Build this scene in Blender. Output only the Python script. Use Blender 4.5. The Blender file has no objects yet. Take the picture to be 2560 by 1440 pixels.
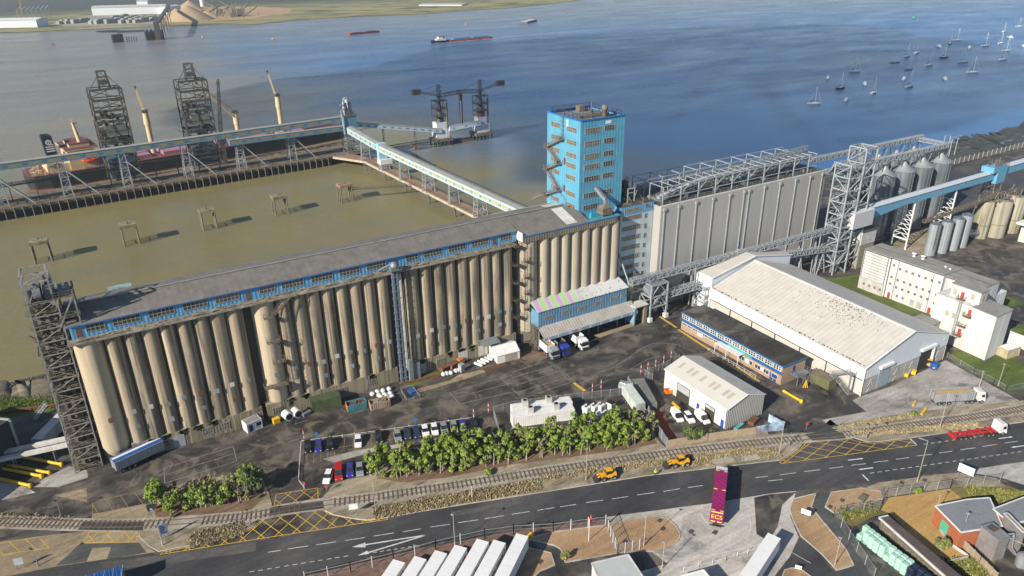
import bpy, math, random
from mathutils import Vector, Matrix
SC = bpy.context.scene
COL = SC.collection
R = math.radians
PI = math.pi

# ---------------------------------------------------------------- camera
CAM_H, FPX = 105.0, 1815.0
_p, _r, _y = R(24.34), R(.83), R(30.41)
_f = Vector((math.sin(_y)*math.cos(_p), math.cos(_y)*math.cos(_p), -math.sin(_p)))
_rt = Vector((math.cos(_y), -math.sin(_y), 0)); _dn = _f.cross(_rt)
_r2 = _rt*math.cos(_r) + _dn*math.sin(_r); _d2 = _dn*math.cos(_r) - _rt*math.sin(_r)
cam = bpy.data.cameras.new('camera'); cam.sensor_width = 36; cam.lens = 36*FPX/2560
cam.clip_start = 1; cam.clip_end = 40000
co = bpy.data.objects.new('camera', cam); COL.objects.link(co)
co.matrix_world = Matrix(((_r2.x, -_d2.x, -_f.x, 0), (_r2.y, -_d2.y, -_f.y, 0), (_r2.z, -_d2.z, -_f.z, CAM_H), (0, 0, 0, 1)))
SC.camera = co

# survey: a map sheet letter + sheet position gives the point of the site at height z
SHEET = {'c': 0, 'C': 360, 'd': 700, 'e': 1040}
def g(s, x, y, z=0.0):
    px = 640*(int(s[1])-1)+x/3.6; py = SHEET[s[0]]+y/3.6
    d = _r2*((px-1280)/FPX)+_d2*((py-720)/FPX)+_f
    t = (z-CAM_H)/d.z
    return Vector((d.x*t, d.y*t, z))

# ---------------------------------------------------------------- mesh builder
class MB:
    """collects shapes (world coordinates, or local ones when loc=True) into one mesh"""
    def __init__(s, loc=False):
        s.v = []; s.f = []; s.sm = []; s.loc = loc; s.mi = []; s.m = 0
    def face(s, pts, smooth=False):
        n = len(s.v); s.v += [tuple(p) for p in pts]; s.f.append(tuple(range(n, n+len(pts)))); s.sm.append(smooth); s.mi.append(s.m)
    def add(s, vs, fs, smooth=False):
        n = len(s.v); s.v += [tuple(p) for p in vs]
        for f in fs: s.f.append(tuple(i+n for i in f)); s.sm.append(smooth); s.mi.append(s.m)
    def hexa(s, P):
        s.add(P, [(0,3,2,1),(4,5,6,7),(0,1,5,4),(1,2,6,5),(2,3,7,6),(3,0,4,7)])
    def box(s, x0, y0, z0, x1, y1, z1):
        s.hexa([(x0,y0,z0),(x1,y0,z0),(x1,y1,z0),(x0,y1,z0),(x0,y0,z1),(x1,y0,z1),(x1,y1,z1),(x0,y1,z1)])
    def obox(s, c, dims, rz=0, z0=None):
        c = Vector(c); a, b, h = dims; cs, sn = math.cos(rz), math.sin(rz)
        base = c.z if z0 is None else z0
        q = [(-a/2,-b/2),(a/2,-b/2),(a/2,b/2),(-a/2,b/2)]
        q = [(c.x+x*cs-y*sn, c.y+x*sn+y*cs) for x, y in q]
        s.hexa([(x,y,base) for x, y in q]+[(x,y,base+h) for x, y in q])
    def beam(s, p, q, w, h=None):
        p = Vector(p); q = Vector(q); d = q-p
        if d.length < 1e-6: return
        d.normalize(); h = h or w
        up = Vector((0,0,1)) if abs(d.z) < .95 else Vector((1,0,0))
        a = d.cross(up).normalized()*(w/2); b = a.cross(d).normalized()*(h/2)
        s.hexa([p-a-b, p+a-b, p+a+b, p-a+b, q-a-b, q+a-b, q+a+b, q-a+b])
    def tube(s, p, q, r, n=8, r2=None, caps=True):
        p = Vector(p); q = Vector(q); d = (q-p)
        if d.length < 1e-6: return
        d.normalize(); r2 = r if r2 is None else r2
        up = Vector((0,0,1)) if abs(d.z) < .95 else Vector((1,0,0))
        a = d.cross(up).normalized(); b = a.cross(d).normalized()
        v = []
        for P, rr in ((p, r), (q, r2)):
            v += [P+(a*math.cos(2*PI*i/n)+b*math.sin(2*PI*i/n))*rr for i in range(n)]
        s.add(v, [(i,(i+1)%n,n+(i+1)%n,n+i) for i in range(n)], n > 5)
        if caps: s.add(v, [tuple(range(n-1,-1,-1)), tuple(range(n,2*n))])
    def pipe(s, pts, r, n=6):
        for a, b in zip(pts, pts[1:]): s.tube(a, b, r, n)
    def lathe(s, prof, c, n=16, a0=0., a1=2*PI):
        full = abs(a1-a0-2*PI) < 1e-6; k = n if full else n+1
        v = []
        for r, z in prof:
            v += [(c[0]+r*math.cos(a0+(a1-a0)*i/n), c[1]+r*math.sin(a0+(a1-a0)*i/n), c[2]+z if len(c) > 2 else z) for i in range(k)]
        fs = []
        for j in range(len(prof)-1):
            for i in range(n):
                i2 = (i+1) % k
                fs.append((j*k+i, j*k+i2, (j+1)*k+i2, (j+1)*k+i))
        s.add(v, fs, True)
    def prism(s, pts, z0, z1):
        n = len(pts); v = [(p[0],p[1],z0) for p in pts]+[(p[0],p[1],z1) for p in pts]
        s.add(v, [tuple(range(n-1,-1,-1)), tuple(range(n,2*n))]+[(i,(i+1)%n,n+(i+1)%n,n+i) for i in range(n)])
    def extr(s, prof, o, u, w, L):
        """profile [(a,z)] in the plane of direction u, extruded L along direction w from o"""
        o = Vector(o); u = Vector(u); w = Vector(w); n = len(prof)
        A = [o+u*a+Vector((0,0,z)) for a, z in prof]; B = [p+w*L for p in A]
        s.add(A+B, [tuple(range(n)), tuple(range(2*n-1,n-1,-1))]+[(i,n+i,n+(i+1)%n,(i+1)%n) for i in range(n)])
    def rail(s, pts, h=1.1, w=.06, step=2.2, mid=True):
        for a, b in zip(pts, pts[1:]):
            a = Vector(a); b = Vector(b); n = max(1, round((b-a).length/step))
            for k in range(n+1):
                p = a.lerp(b, k/n); s.beam(p, p+Vector((0,0,h)), w)
            s.beam(a+Vector((0,0,h)), b+Vector((0,0,h)), w)
            if mid: s.beam(a+Vector((0,0,h*.5)), b+Vector((0,0,h*.5)), w*.8)
    def truss(s, a, b, h, w, t, n, floor=True):
        """box girder between a and b (bottom centre line): four chords, zigzag sides"""
        a = Vector(a); b = Vector(b); d = (b-a).normalized(); sd = d.cross(Vector((0,0,1))).normalized()*(w/2); up = Vector((0,0,h))
        for q in (sd, -sd):
            s.beam(a+q, b+q, t); s.beam(a+q+up, b+q+up, t)
            for k in range(n):
                p0 = a.lerp(b, k/n)+q; p1 = a.lerp(b, (k+1)/n)+q
                s.beam(p0, p1+up, t*.7) if k % 2 else s.beam(p0+up, p1, t*.7)
                s.beam(p0, p0+up, t*.7)
        for k in range(n+1):
            p = a.lerp(b, k/n); s.beam(p-sd, p+sd, t*.7); s.beam(p-sd+up, p+sd+up, t*.7)
        if floor:
            s.hexa([a-sd+Vector((0,0,-.05)), a+sd+Vector((0,0,-.05)), b+sd+Vector((0,0,-.05)), b-sd+Vector((0,0,-.05)),
                    a-sd, a+sd, b+sd, b-sd])
    def lattice(s, base, top, n, t):
        """four legged braced tower: base, top = four points each"""
        B = [Vector(p) for p in base]; T = [Vector(p) for p in top]
        for i in range(4): s.beam(B[i], T[i], t)
        for k in range(n):
            for i in range(4):
                j = (i+1) % 4
                a0 = B[i].lerp(T[i], k/n); b0 = B[j].lerp(T[j], k/n); a1 = B[i].lerp(T[i], (k+1)/n); b1 = B[j].lerp(T[j], (k+1)/n)
                s.beam(a1, b1, t*.8)
                s.beam(a0, b1, t*.55) if (k+i) % 2 else s.beam(b0, a1, t*.55)
    def bounds(s):
        return [(min(v[i] for v in s.v), max(v[i] for v in s.v)) for i in range(3)]
    def build(s, name, mat, parent=None, **kw):
        if parent is not None: off = Vector((0,0,0)) if s.loc else parent_loc(parent)
        elif s.loc: off = Vector((0,0,0))
        else:
            b = s.bounds(); off = Vector(((b[0][0]+b[0][1])/2, (b[1][0]+b[1][1])/2, b[2][0]))
        me = bpy.data.meshes.new(name)
        me.from_pydata([(x-off.x, y-off.y, z-off.z) for x, y, z in s.v], [], s.f)
        me.polygons.foreach_set('use_smooth', s.sm)
        for m in (mat if isinstance(mat, (list, tuple)) else [mat]): me.materials.append(m)
        if isinstance(mat, (list, tuple)): me.polygons.foreach_set('material_index', s.mi)
        me.update()
        o = bpy.data.objects.new(name, me); COL.objects.link(o)
        if parent is not None: o.parent = parent
        elif not s.loc: o.location = off
        for k, v in kw.items(): o[k] = v
        return o
def parent_loc(p):
    v = Vector((0,0,0))
    while p is not None: v = v+Vector(p.location); p = p.parent
    return v
def thing(name, label, cat, loc=(0,0,0), rz=0, group=None):
    o = bpy.data.objects.new(name, None); COL.objects.link(o); o.location = loc; o.rotation_euler = (0,0,rz)
    o.empty_display_size = .5
    o['label'] = label; o['category'] = cat
    if group: o['group'] = group
    return o
def struct(mb, name, mat, kind='structure', **kw):
    return mb.build(name, mat, None, kind=kind, **kw)
def single(mb, name, mat, label, cat, group=None):
    o = mb.build(name, mat, None, label=label, category=cat)
    if group: o['group'] = group
    return o
def along(a, b): return math.atan2(b[1]-a[1], b[0]-a[0])
def kids(o): return [c for c in bpy.data.objects if c.parent == o]
KIDS = {}
def dup(root, loc, rz=0, label=None, group=None, swap=None, scale=None):
    """copy of a thing with its parts and their sub-parts; swap = {old material: new material}"""
    if root.name not in KIDS:
        KIDS[root.name] = [(c, kids(c)) for c in kids(root)]
    r = root.copy(); COL.objects.link(r); r.location = loc; r.rotation_euler = (0,0,rz)
    if scale: r.scale = (scale,)*3 if not isinstance(scale, tuple) else scale
    if label: r['label'] = label
    if group: r['group'] = group
    def cp(o, par):
        c = o.copy(); COL.objects.link(c); c.parent = par
        if swap and o.type == 'MESH':
            for i, sl in enumerate(o.material_slots):
                if sl.material and sl.material.name in swap:
                    c.material_slots[i].link = 'OBJECT'; c.material_slots[i].material = swap[sl.material.name]
        return c
    for ch, sub in KIDS[root.name]:
        c = cp(ch, r)
        for q in sub: cp(q, c)
    return r
def remove(root):
    for c in kids(root):
        for q in kids(c): bpy.data.objects.remove(q)
        bpy.data.objects.remove(c)
    bpy.data.objects.remove(root)

# ---------------------------------------------------------------- materials
class NT:
    def __init__(s, name):
        s.m = bpy.data.materials.new(name); s.m.use_nodes = True; s.n = s.m.node_tree.nodes; s.l = s.m.node_tree.links
        s.b = s.n['Principled BSDF']
    def new(s, t, **kw):
        n = s.n.new(t)
        for k, v in kw.items():
            if k in n.inputs: n.inputs[k].default_value = v
            else: setattr(n, k, v)
        return n
    def link(s, a, b): s.l.new(a, b)
    def pos(s, scale=(1,1,1), local=False, rot=0.):
        mp = s.new('ShaderNodeMapping'); mp.inputs['Scale'].default_value = scale; mp.inputs['Rotation'].default_value = (0,0,rot)
        if local: s.link(s.new('ShaderNodeTexCoord').outputs['Object'], mp.inputs['Vector'])
        else: s.link(s.new('ShaderNodeNewGeometry').outputs['Position'], mp.inputs['Vector'])
        return mp.outputs['Vector']
    def noise(s, vec, scale, detail=4., rough=.6, dist=0.):
        n = s.new('ShaderNodeTexNoise', Scale=scale, Detail=detail, Roughness=rough, Distortion=dist); s.link(vec, n.inputs['Vector']); return n.outputs['Fac']
    def ramp(s, fac, stops, interp='LINEAR'):
        r = s.new('ShaderNodeValToRGB'); r.color_ramp.interpolation = interp
        e = r.color_ramp.elements
        while len(e) > len(stops): e.remove(e[-1])
        while len(e) < len(stops): e.new(.5)
        for i, (p, c) in enumerate(stops):
            e[i].position = p; e[i].color = (c if len(c) == 4 else (*c, 1)) if isinstance(c, (tuple, list)) else (c, c, c, 1)
        s.link(fac, r.inputs['Fac']); return r.outputs['Color']
    def mix(s, fac, a, b, mode='MIX'):
        m = s.new('ShaderNodeMix', data_type='RGBA', blend_type=mode)
        for x, i in ((fac, 0), (a, 6), (b, 7)):
            if hasattr(x, 'is_output'): s.link(x, m.inputs[i])
            elif i == 0: m.inputs[0].default_value = x
            else: m.inputs[i].default_value = (*x, 1)
        return m.outputs[2]
    def math(s, op, a, b=0.):
        m = s.new('ShaderNodeMath', operation=op)
        for i, x in enumerate((a, b)):
            if hasattr(x, 'is_output'): s.link(x, m.inputs[i])
            else: m.inputs[i].default_value = x
        return m.outputs[0]
    def bump(s, h, strength=.3, dist=.1):
        b = s.new('ShaderNodeBump', Strength=strength, Distance=dist); s.link(h, b.inputs['Height']); s.link(b.outputs['Normal'], s.b.inputs['Normal']); return b
    def out(s, col=None, rough=.7, metal=0., spec=None):
        if col is not None:
            if hasattr(col, 'is_output'): s.link(col, s.b.inputs['Base Color'])
            else: s.b.inputs['Base Color'].default_value = (*col, 1)
        if hasattr(rough, 'is_output'): s.link(rough, s.b.inputs['Roughness'])
        else: s.b.inputs['Roughness'].default_value = rough
        s.b.inputs['Metallic'].default_value = metal
        if spec is not None: s.b.inputs['Specular IOR Level'].default_value = spec
        return s.m
def mul(c, k): return tuple(min(1, x*k) for x in c)
MATS = {}
def paint(name, c, rough=.55, metal=0., var=.25, scale=.6, dirt=None, dirt_amt=.35, local=False, spec=None):
    """painted or plain surface: patchy tone, and dirt in blotches of its own"""
    if name in MATS: return MATS[name]
    t = NT(name); p = t.pos(local=local)
    f = t.noise(p, scale, 5); col = t.ramp(f, [(.3, mul(c, 1-var)), (.7, mul(c, 1+var*.6))])
    if dirt:
        f2 = t.noise(t.pos((1,1,.35), local), scale*2.2, 6, .7); k = t.ramp(f2, [(.52, 0.), (.7, 1.)])
        col = t.mix(t.math('MULTIPLY', k, dirt_amt), col, dirt)
    MATS[name] = t.out(col, rough, metal, spec); return MATS[name]
def sheet(name, c, axis=0, pitch=.45, rough=.5, var=.2, dirt=(.12,.1,.08), dirt_amt=.3, streak=True, contrast=.75, bump=.6, metal=0.):
    """ribbed cladding: ribs repeat along world axis 0 or 1; run-off streaks"""
    if name in MATS: return MATS[name]
    t = NT(name); p = t.pos()
    w = t.new('ShaderNodeTexWave', wave_type='BANDS', bands_direction='X' if axis == 0 else 'Y', wave_profile='SIN', Scale=1/pitch*.314, Distortion=0.)
    t.link(p, w.inputs['Vector'])
    f = t.noise(p, .35, 5); col = t.ramp(f, [(.3, mul(c, 1-var)), (.7, mul(c, 1+var*.5))])
    if streak:
        f2 = t.noise(t.pos((1.2,1.2,.06)), 1.6, 5, .65); k = t.ramp(f2, [(.5, 0.), (.72, 1.)])
        col = t.mix(t.math('MULTIPLY', k, dirt_amt), col, dirt)
    col = t.mix(1., col, t.ramp(w.outputs['Fac'], [(.0, contrast), (.35, 1.)]), 'MULTIPLY')
    t.bump(w.outputs['Fac'], bump, .08)
    MATS[name] = t.out(col, rough, metal); return MATS[name]
random.seed(7)
# ---------------------------------------------------------------- light
AZ, EL = R(16.5), R(28.5)                       # shadows run 16.5 degrees from +X towards +Y
TOSUN = Vector((-math.cos(AZ)*math.cos(EL), -math.sin(AZ)*math.cos(EL), math.sin(EL)))
w = bpy.data.worlds.new('World'); SC.world = w; w.use_nodes = True
nt = w.node_tree; bg = nt.nodes['Background']
sky = nt.nodes.new('ShaderNodeTexSky'); sky.sky_type = 'NISHITA'; sky.sun_disc = False
sky.sun_elevation = EL; sky.sun_rotation = math.atan2(TOSUN.x, TOSUN.y) % (2*PI)
sky.air_density = 1.0; sky.dust_density = .25; sky.ozone_density = 3.5
nt.links.new(sky.outputs[0], bg.inputs[0]); bg.inputs[1].default_value = .082
sl = bpy.data.lights.new('sun', 'SUN'); sl.energy = 5.0; sl.angle = R(.53); sl.color = (1, .92, .80)
so = bpy.data.objects.new('sun', sl); COL.objects.link(so); so.rotation_euler = (-TOSUN).to_track_quat('-Z', 'Y').to_euler()
SC.view_settings.view_transform = 'Standard'; SC.view_settings.look = 'None'; SC.view_settings.exposure = .55; SC.view_settings.gamma = 1
SC.cycles.max_bounces = 5; SC.cycles.diffuse_bounces = 2; SC.cycles.glossy_bounces = 3; SC.cycles.transmission_bounces = 2
SC.cycles.use_denoising = True
SC.cycles.sample_clamp_indirect = 4
SC.cycles.caustics_reflective = False; SC.cycles.caustics_refractive = False
ZW = -5.0

# ---------------------------------------------------------------- water
def water_mat():
    t = NT('river_water'); p = t.pos()
    sx = t.new('ShaderNodeSeparateXYZ'); t.link(p, sx.inputs[0])
    big = t.noise(t.pos((.006,.011,.01), rot=.25), 1., 5, .62, .4)
    a = t.math('ADD', t.math('MULTIPLY', t.math('SUBTRACT', sx.outputs[1], 395.), .0075), t.math('MULTIPLY', t.math('SUBTRACT', big, .5), 2.2))
    basin = t.ramp(a, [(.0, 1.), (.9, 0.)])
    xr = t.math('ADD', t.math('ADD', t.math('MULTIPLY', t.math('SUBTRACT', sx.outputs[0], 150.), .0055), t.math('MULTIPLY', t.math('SUBTRACT', sx.outputs[1], 450.), .0006)), t.math('MULTIPLY', t.math('SUBTRACT', big, .5), 1.6))
    right = t.math('MULTIPLY', t.ramp(xr, [(.0, 0.), (1., 1.)]), t.ramp(t.math('MULTIPLY', t.math('SUBTRACT', sx.outputs[1], 800.), .0016), [(0., 1.), (1., .3)]))
    silt = t.ramp(t.noise(t.pos((.004,.012,.01), rot=.1), 1., 6, .6, .6), [(.3, (.235,.20,.145)), (.7, (.165,.16,.14))])
    olive = t.ramp(t.noise(t.pos((.03,.03,.03)), 1., 4), [(.35, (.20,.17,.07)), (.65, (.17,.155,.08))])
    col = t.mix(basin, silt, olive)
    col = t.mix(t.math('MULTIPLY', right, .86), col, (.004,.105,.30))  # blue of cloud shade and sky reflection put into the water colour
    wv = t.noise(t.pos((.55,.9,1.), rot=.35), .55, 3, .55, .3)
    wv2 = t.noise(t.pos((.7,1.,1.), rot=-.2), 1.9, 3, .6)
    h = t.math('ADD', wv, t.math('MULTIPLY', wv2, .35))
    gust = t.ramp(t.noise(t.pos((.008,.02,.01), rot=.15), 1., 4, .6), [(.3, .35), (.7, 1.)])
    b = t.bump(t.math('MULTIPLY', t.math('MULTIPLY', h, gust), t.ramp(basin, [(0., 1.), (1., .22)])), .8, 1.1)
    t.b.inputs['IOR'].default_value = 1.33
    return t.out(col, t.ramp(gust, [(.3, .16), (1., .3)]), 0., .2)
m = MB(loc=True); m.face([(-9000,150,ZW),(12000,150,ZW),(12000,14000,ZW),(-9000,14000,ZW)])
struct(m, 'water', water_mat())

# a cloud over the river, sunward of it: its shade, deepened by blue in the water colour, is the deep blue reach
CLOUD_T = .58                                    # light let through each skin of the cloud
def cloud():
    edge = [g('c1',1450,1000,ZW), g('c2',0,735,ZW), g('c2',700,655,ZW), g('c2',1100,590,ZW), g('c2',1350,505,ZW), g('c2',1600,432,ZW), g('c2',2304,362,ZW),
            g('c3',400,328,ZW), g('c3',900,302,ZW), g('c3',1300,262,ZW), g('c3',1900,234,ZW), g('c3',2250,215,ZW), g('c4',650,218,ZW), g('c4',1150,250,ZW), g('c4',1330,325,ZW), g('c4',1700,350,ZW),
            g('c4',2000,410,ZW), g('c4',2304,490,ZW), g('c4',2700,640,ZW), Vector((900,310,ZW)), Vector((600,285,ZW)), Vector((480,275,ZW)), Vector((340,268,ZW)), Vector((250,285,ZW)), Vector((200,330,ZW)), g('c3',60,1290,ZW), g('c2',2304,1230,ZW),
            g('c2',1900,1215,ZW), g('c2',1500,1165,ZW), g('c2',1000,1110,ZW), g('c2',300,1130,ZW), g('c1',1900,1180,ZW), g('c1',1550,1120,ZW)]
    up = 520.; off = TOSUN*(up/TOSUN.z)
    pts = []
    for a, b in zip(edge, edge[1:]+edge[:1]):
        n = max(1, int((b-a).length/14))
        for k in range(n):
            q = a.lerp(b, k/n); j = 5
            pts.append((q.x+random.uniform(-j,j)+off.x, q.y+random.uniform(-j,j)+off.y))
    cx = sum(p[0] for p in pts)/len(pts); cy = sum(p[1] for p in pts)/len(pts)
    m = MB(loc=True); n = len(pts)
    rings = [(1., 0.), (.9, 16.), (.62, 34.), (.3, 46.)]
    v = []
    for k, h in rings:
        for i, (x, y) in enumerate(pts):
            v.append((cx+(x-cx)*k, cy+(y-cy)*k, up+ZW+h*(1+.5*math.sin(i*.7)+.3*math.sin(i*1.9))))
    fs = [(i, (i+1) % n, n+(i+1) % n, n+i) for i in range(n)]
    for j in (1, 2): fs += [(j*n+i, j*n+(i+1) % n, (j+1)*n+(i+1) % n, (j+1)*n+i) for i in range(n)]
    m.add(v, fs+[tuple(range(n-1,-1,-1)), tuple(range(3*n,4*n))])
    cm = NT('thin_cloud'); cm.out((.8,.8,.8), .9); mx = cm.new('ShaderNodeMixShader'); mx.inputs[0].default_value = CLOUD_T; cm.link(cm.b.outputs[0], mx.inputs[1]); cm.link(cm.new('ShaderNodeBsdfTransparent').outputs[0], mx.inputs[2]); cm.link(mx.outputs[0], cm.n['Material Output'].inputs[0])
    struct(m, 'cloud', cm.m)
cloud()

# ---------------------------------------------------------------- ground materials
def ground_mat(name, dark, mid, pale, rough=.85, s=.09, tt=.56, fine=1.3, tan=None, wet=False):
    t = NT(name)
    f = t.noise(t.pos((1,1.6,1), rot=.3), s, 7, .66, .5); col = t.ramp(f, [(.34, dark), (.5, mid), (.68, pale)])
    f2 = t.noise(t.pos(), fine, 5, .7); col = t.mix(.55, col, t.ramp(f2, [(.3, .55), (.7, 1.3)]), 'MULTIPLY')
    st = t.noise(t.pos((.05,.9,1), rot=-.28), .9, 5, .7); col = t.mix(.5, col, t.ramp(st, [(.35, .6), (.65, 1.25)]), 'MULTIPLY')
    if tan:
        f3 = t.noise(t.pos(), s*1.7, 6, .7, .8); col = t.mix(t.ramp(f3, [(tt, 0.), (tt+.1, .75)]), col, tan)
    t.bump(f2, .25, .05)
    return t.out(col, t.ramp(f, [(.36, .38), (.55, rough)]) if wet else rough)
M_YARD = ground_mat('yard_asphalt', (.018,.018,.019), (.05,.046,.042), (.125,.11,.092), .8, .085, tan=(.17,.145,.11), wet=True, tt=.51)
M_ROAD = ground_mat('road_asphalt', (.034,.034,.036), (.055,.055,.057), (.095,.09,.085), .8, .045)
M_PATCH = ground_mat('pale_asphalt', (.06,.058,.056), (.085,.08,.076), (.13,.12,.11), .85, .12)
M_CONC = ground_mat('worn_concrete', (.18,.165,.145), (.36,.34,.31), (.48,.46,.43), .85, .06, tan=(.07,.066,.06))
M_PALE = ground_mat('pale_concrete', (.32,.295,.26), (.46,.43,.385), (.55,.52,.47), .85, .05, tan=(.17,.165,.155))
M_TANC = ground_mat('sandy_concrete', (.20,.155,.095), (.30,.235,.15), (.38,.31,.21), .85, .05, tan=(.12,.10,.075))
M_DARKSLAB = ground_mat('dark_slab', (.045,.05,.05), (.07,.075,.072), (.10,.10,.095), .85, .1)
M_DIRT = ground_mat('dry_verge', (.13,.11,.07), (.29,.24,.165), (.40,.34,.25), .95, .11, tan=(.10,.11,.045), fine=2.)
M_SOIL = ground_mat('red_soil', (.10,.06,.035), (.17,.10,.06), (.22,.15,.10), .95, .12, tan=(.12,.12,.05))
M_BALLAST = ground_mat('ballast', (.24,.21,.17), (.34,.30,.25), (.44,.40,.34), .95, .2, fine=3.)
M_GRAVEL = ground_mat('gravel', (.28,.17,.09), (.38,.245,.135), (.46,.32,.19), .95, .07, fine=2.4)
M_SAND = ground_mat('yellow_gravel', (.36,.22,.07), (.44,.275,.095), (.48,.32,.12), .95, .06, fine=2.)
M_GRASS = ground_mat('short_grass', (.05,.075,.012), (.085,.125,.018), (.13,.16,.03), .95, .1, tan=(.12,.085,.03), fine=1.8)
M_DRYG = ground_mat('long_grass', (.12,.10,.03), (.18,.15,.045), (.24,.20,.07), .95, .14, tan=(.09,.10,.025), fine=2.2)
M_WHITE = paint('line_white', (.62,.62,.60), .7, var=.35, scale=1.2, dirt=(.1,.1,.1), dirt_amt=.7)
M_YEL = paint('line_yellow', (.66,.40,.035), .7, var=.3, scale=1.4, dirt=(.1,.09,.07), dirt_amt=.7)
M_FADED = paint('line_faded', (.30,.29,.27), .8, var=.4, scale=1.5, dirt=(.05,.05,.05), dirt_amt=.9)

def area(name, pts, z, mat, kind='structure', **kw):
    m = MB(loc=True); m.face([(p[0], p[1], z) for p in pts])
    a = sum(pts[i][0]*pts[(i+1) % len(pts)][1]-pts[(i+1) % len(pts)][0]*pts[i][1] for i in range(len(pts)))
    if a < 0: m.f[0] = tuple(reversed(m.f[0]))
    return struct(m, name, mat, kind, **kw)
def G_(s): return [g(*p) for p in s]
# land: one slab with a river wall
land = [(-900,-300),(900,-300),(900,214),(478,213),(420,214),(300,226),(236,205),(-20,199),(-34.3,204),(-900,262)]
m = MB(loc=True); m.prism(land, -9, 0)
struct(m, 'ground', M_YARD)
# foreshore: beach at the left, weedy rocks at the right
def foreshore(name, top, low, mat, n=40, j=3.):
    m = MB(loc=True); A = []; B = []; Cc = []
    for k in range(n+1):
        t = k/n*(len(top)-1); i = min(int(t), len(top)-2); f = t-i
        a = Vector(top[i]).lerp(Vector(top[i+1]), f); b = Vector(low[i]).lerp(Vector(low[i+1]), f)
        b = Vector((b.x+random.uniform(-j,j), b.y+random.uniform(-j,j), b.z))
        A.append(a); B.append(a.lerp(b, .5)+Vector((0,0,random.uniform(-.4,.5)))); Cc.append(b)
    v = A+B+Cc; q = n+1
    m.add(v, [(i,i+1,q+i+1,q+i) for i in range(n)]+[(q+i,q+i+1,2*q+i+1,2*q+i) for i in range(n)], True)
    return struct(m, name, mat)
M_BEACH = ground_mat('beach', (.10,.09,.07), (.20,.165,.11), (.33,.25,.15), .9, .12, fine=1.6)
M_ROCK = ground_mat('weedy_foreshore', (.018,.02,.012), (.05,.052,.035), (.12,.11,.085), .6, .12, tan=(.045,.06,.02))
foreshore('beach', [(-120,228,-.6),(-34.5,205.5,-.4),(-22,201,-.4),(0,200,-.4)], [(-120,262,-5.4),(-36.5,233,-5.4),(-22,230.5,-5.4),(0,228,-5.4)], M_BEACH)
foreshore('foreshore', [(300,226,-.2),(420,214,-.2),(478,213,-.2),(900,214,-.2)], [(330,256,-5.3),(455,254,-5.3),(540,258,-5.3),(900,300,-5.3)], M_ROCK, 70, 6.)
# weed patches on the beach, tide pools at the right
for c, r1, r2, nm in ((g('d1',110,920,-4.6), 6.2, 3.2, 'seaweed'), (g('d1',430,850,-4.6), 4.4, 2.0, 'seaweed')):
    m = MB(loc=True)
    for k in range(260):
        a = random.uniform(0, 2*PI); q = math.sqrt(random.random()); x = c.x+math.cos(a)*q*r1; y = c.y+math.sin(a)*q*r2+.3*(x-c.x)*.3
        s = random.uniform(.15, .5); zz = -5.4+(232-y)*.17+.12
        m.lathe([(s, zz-.3), (s*.8, zz+.05), (.01, zz+.16)], (x, y), 5)
    struct(m, nm, M_ROCK, 'stuff')
M_POOL = NT('tide_pool'); M_POOL = M_POOL.out((.06,.07,.075), .06)
area('tide_pool', G_([('c4',1700,1400,-2.2),('c4',1900,1375,-2.2),('c4',1990,1400,-2.2),('c4',1830,1430,-2.2),('c4',1690,1440,-2.2),('c8',1660,145,-2.2),('c8',1650,110,-2.2)]), -1.6, M_POOL)
area('tide_pool', G_([('c4',1980,1330,-2.6),('c4',2130,1280,-2.6),('c4',2304,1230,-2.6),('c4',2420,1235,-2.6),('c4',2230,1290,-2.6),('c4',2060,1345,-2.6)]), -2.0, M_POOL)

# ---------------------------------------------------------------- yard, road, verges
Z1, Z2, Z3, Z4, Z5, Z6 = .006, .012, .018, .024, .030, .036
up_edge = [('e1',-700,1570),('e1',100,1437),('e1',500,1358),('e1',800,1312),('e1',1320,1243),('e1',1432,1250),('e1',2304,1127),('e2',600,1030),('e2',1190,932),('e2',1750,820),('e2',2304,735),
           ('e3',600,640),('e3',1200,545),('e3',1600,490),('e3',2304,415),('e4',100,412),('e4',330,235),('e4',430,150),('e4',560,30),('e4',700,150),('e4',780,205),('e4',900,240),('e4',1000,236),('e4',1280,200),('e4',1600,158),('e4',2304,58),('e4',3300,-95)]
lo_edge = [('e4',3300,250),('e4',2304,400),('e4',1500,515),('e4',980,585),('e4',620,640),('e4',250,672),('e4',0,695),('e3',1800,780),('e3',1250,852),('e3',840,905),('e3',0,1012),('e2',1500,1155),('e2',700,1345),('e2',300,1440),('e1',2304,1560),('e1',-700,1850)]
area('road', G_(up_edge+lo_edge), Z2, M_ROAD)
vergeA = [('e1',1430,1222),('e1',1330,1165),('e1',1255,1085),('e1',1265,1000),('e1',1330,880),('e1',1400,700),('e1',1700,590),('e1',2304,500),('e2',60,575),('e2',115,690),('e2',150,820),('e2',90,890),('e2',0,955),('e1',2290,990),('e1',2100,1085)]
vergeB = [('e2',620,852),('e2',700,890),('e2',850,922),('e2',1000,937),('e2',1190,912),('e2',1750,815),('e2',2304,730),('e3',600,636),('e3',1200,540),('e3',2304,410),('e4',100,402),('e4',275,300),('e4',330,225),('e4',405,165),('e4',300,150),('e4',0,170),
          ('e3',2304,130),('e3',1750,200),('e3',1380,285),('e3',1320,230),('e3',1240,60),('e3',0,110),('e2',2220,230),('e2',1900,260),('e2',1400,345),('e2',1020,490),('e2',1080,532),('e2',830,572),('e2',700,612),('e2',640,690),('e2',585,750)]
vergeC = [('d4',575,1332),('d4',700,1290),('d4',1250,1195),('d4',1480,1172),('d4',2304,1085),('d4',2900,1010),('e4',3300,-100),('e4',2304,54),('e4',1590,155),('e4',1280,197),('e4',1000,232),('e4',900,236),('e4',780,200),('e4',700,140)]
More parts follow.
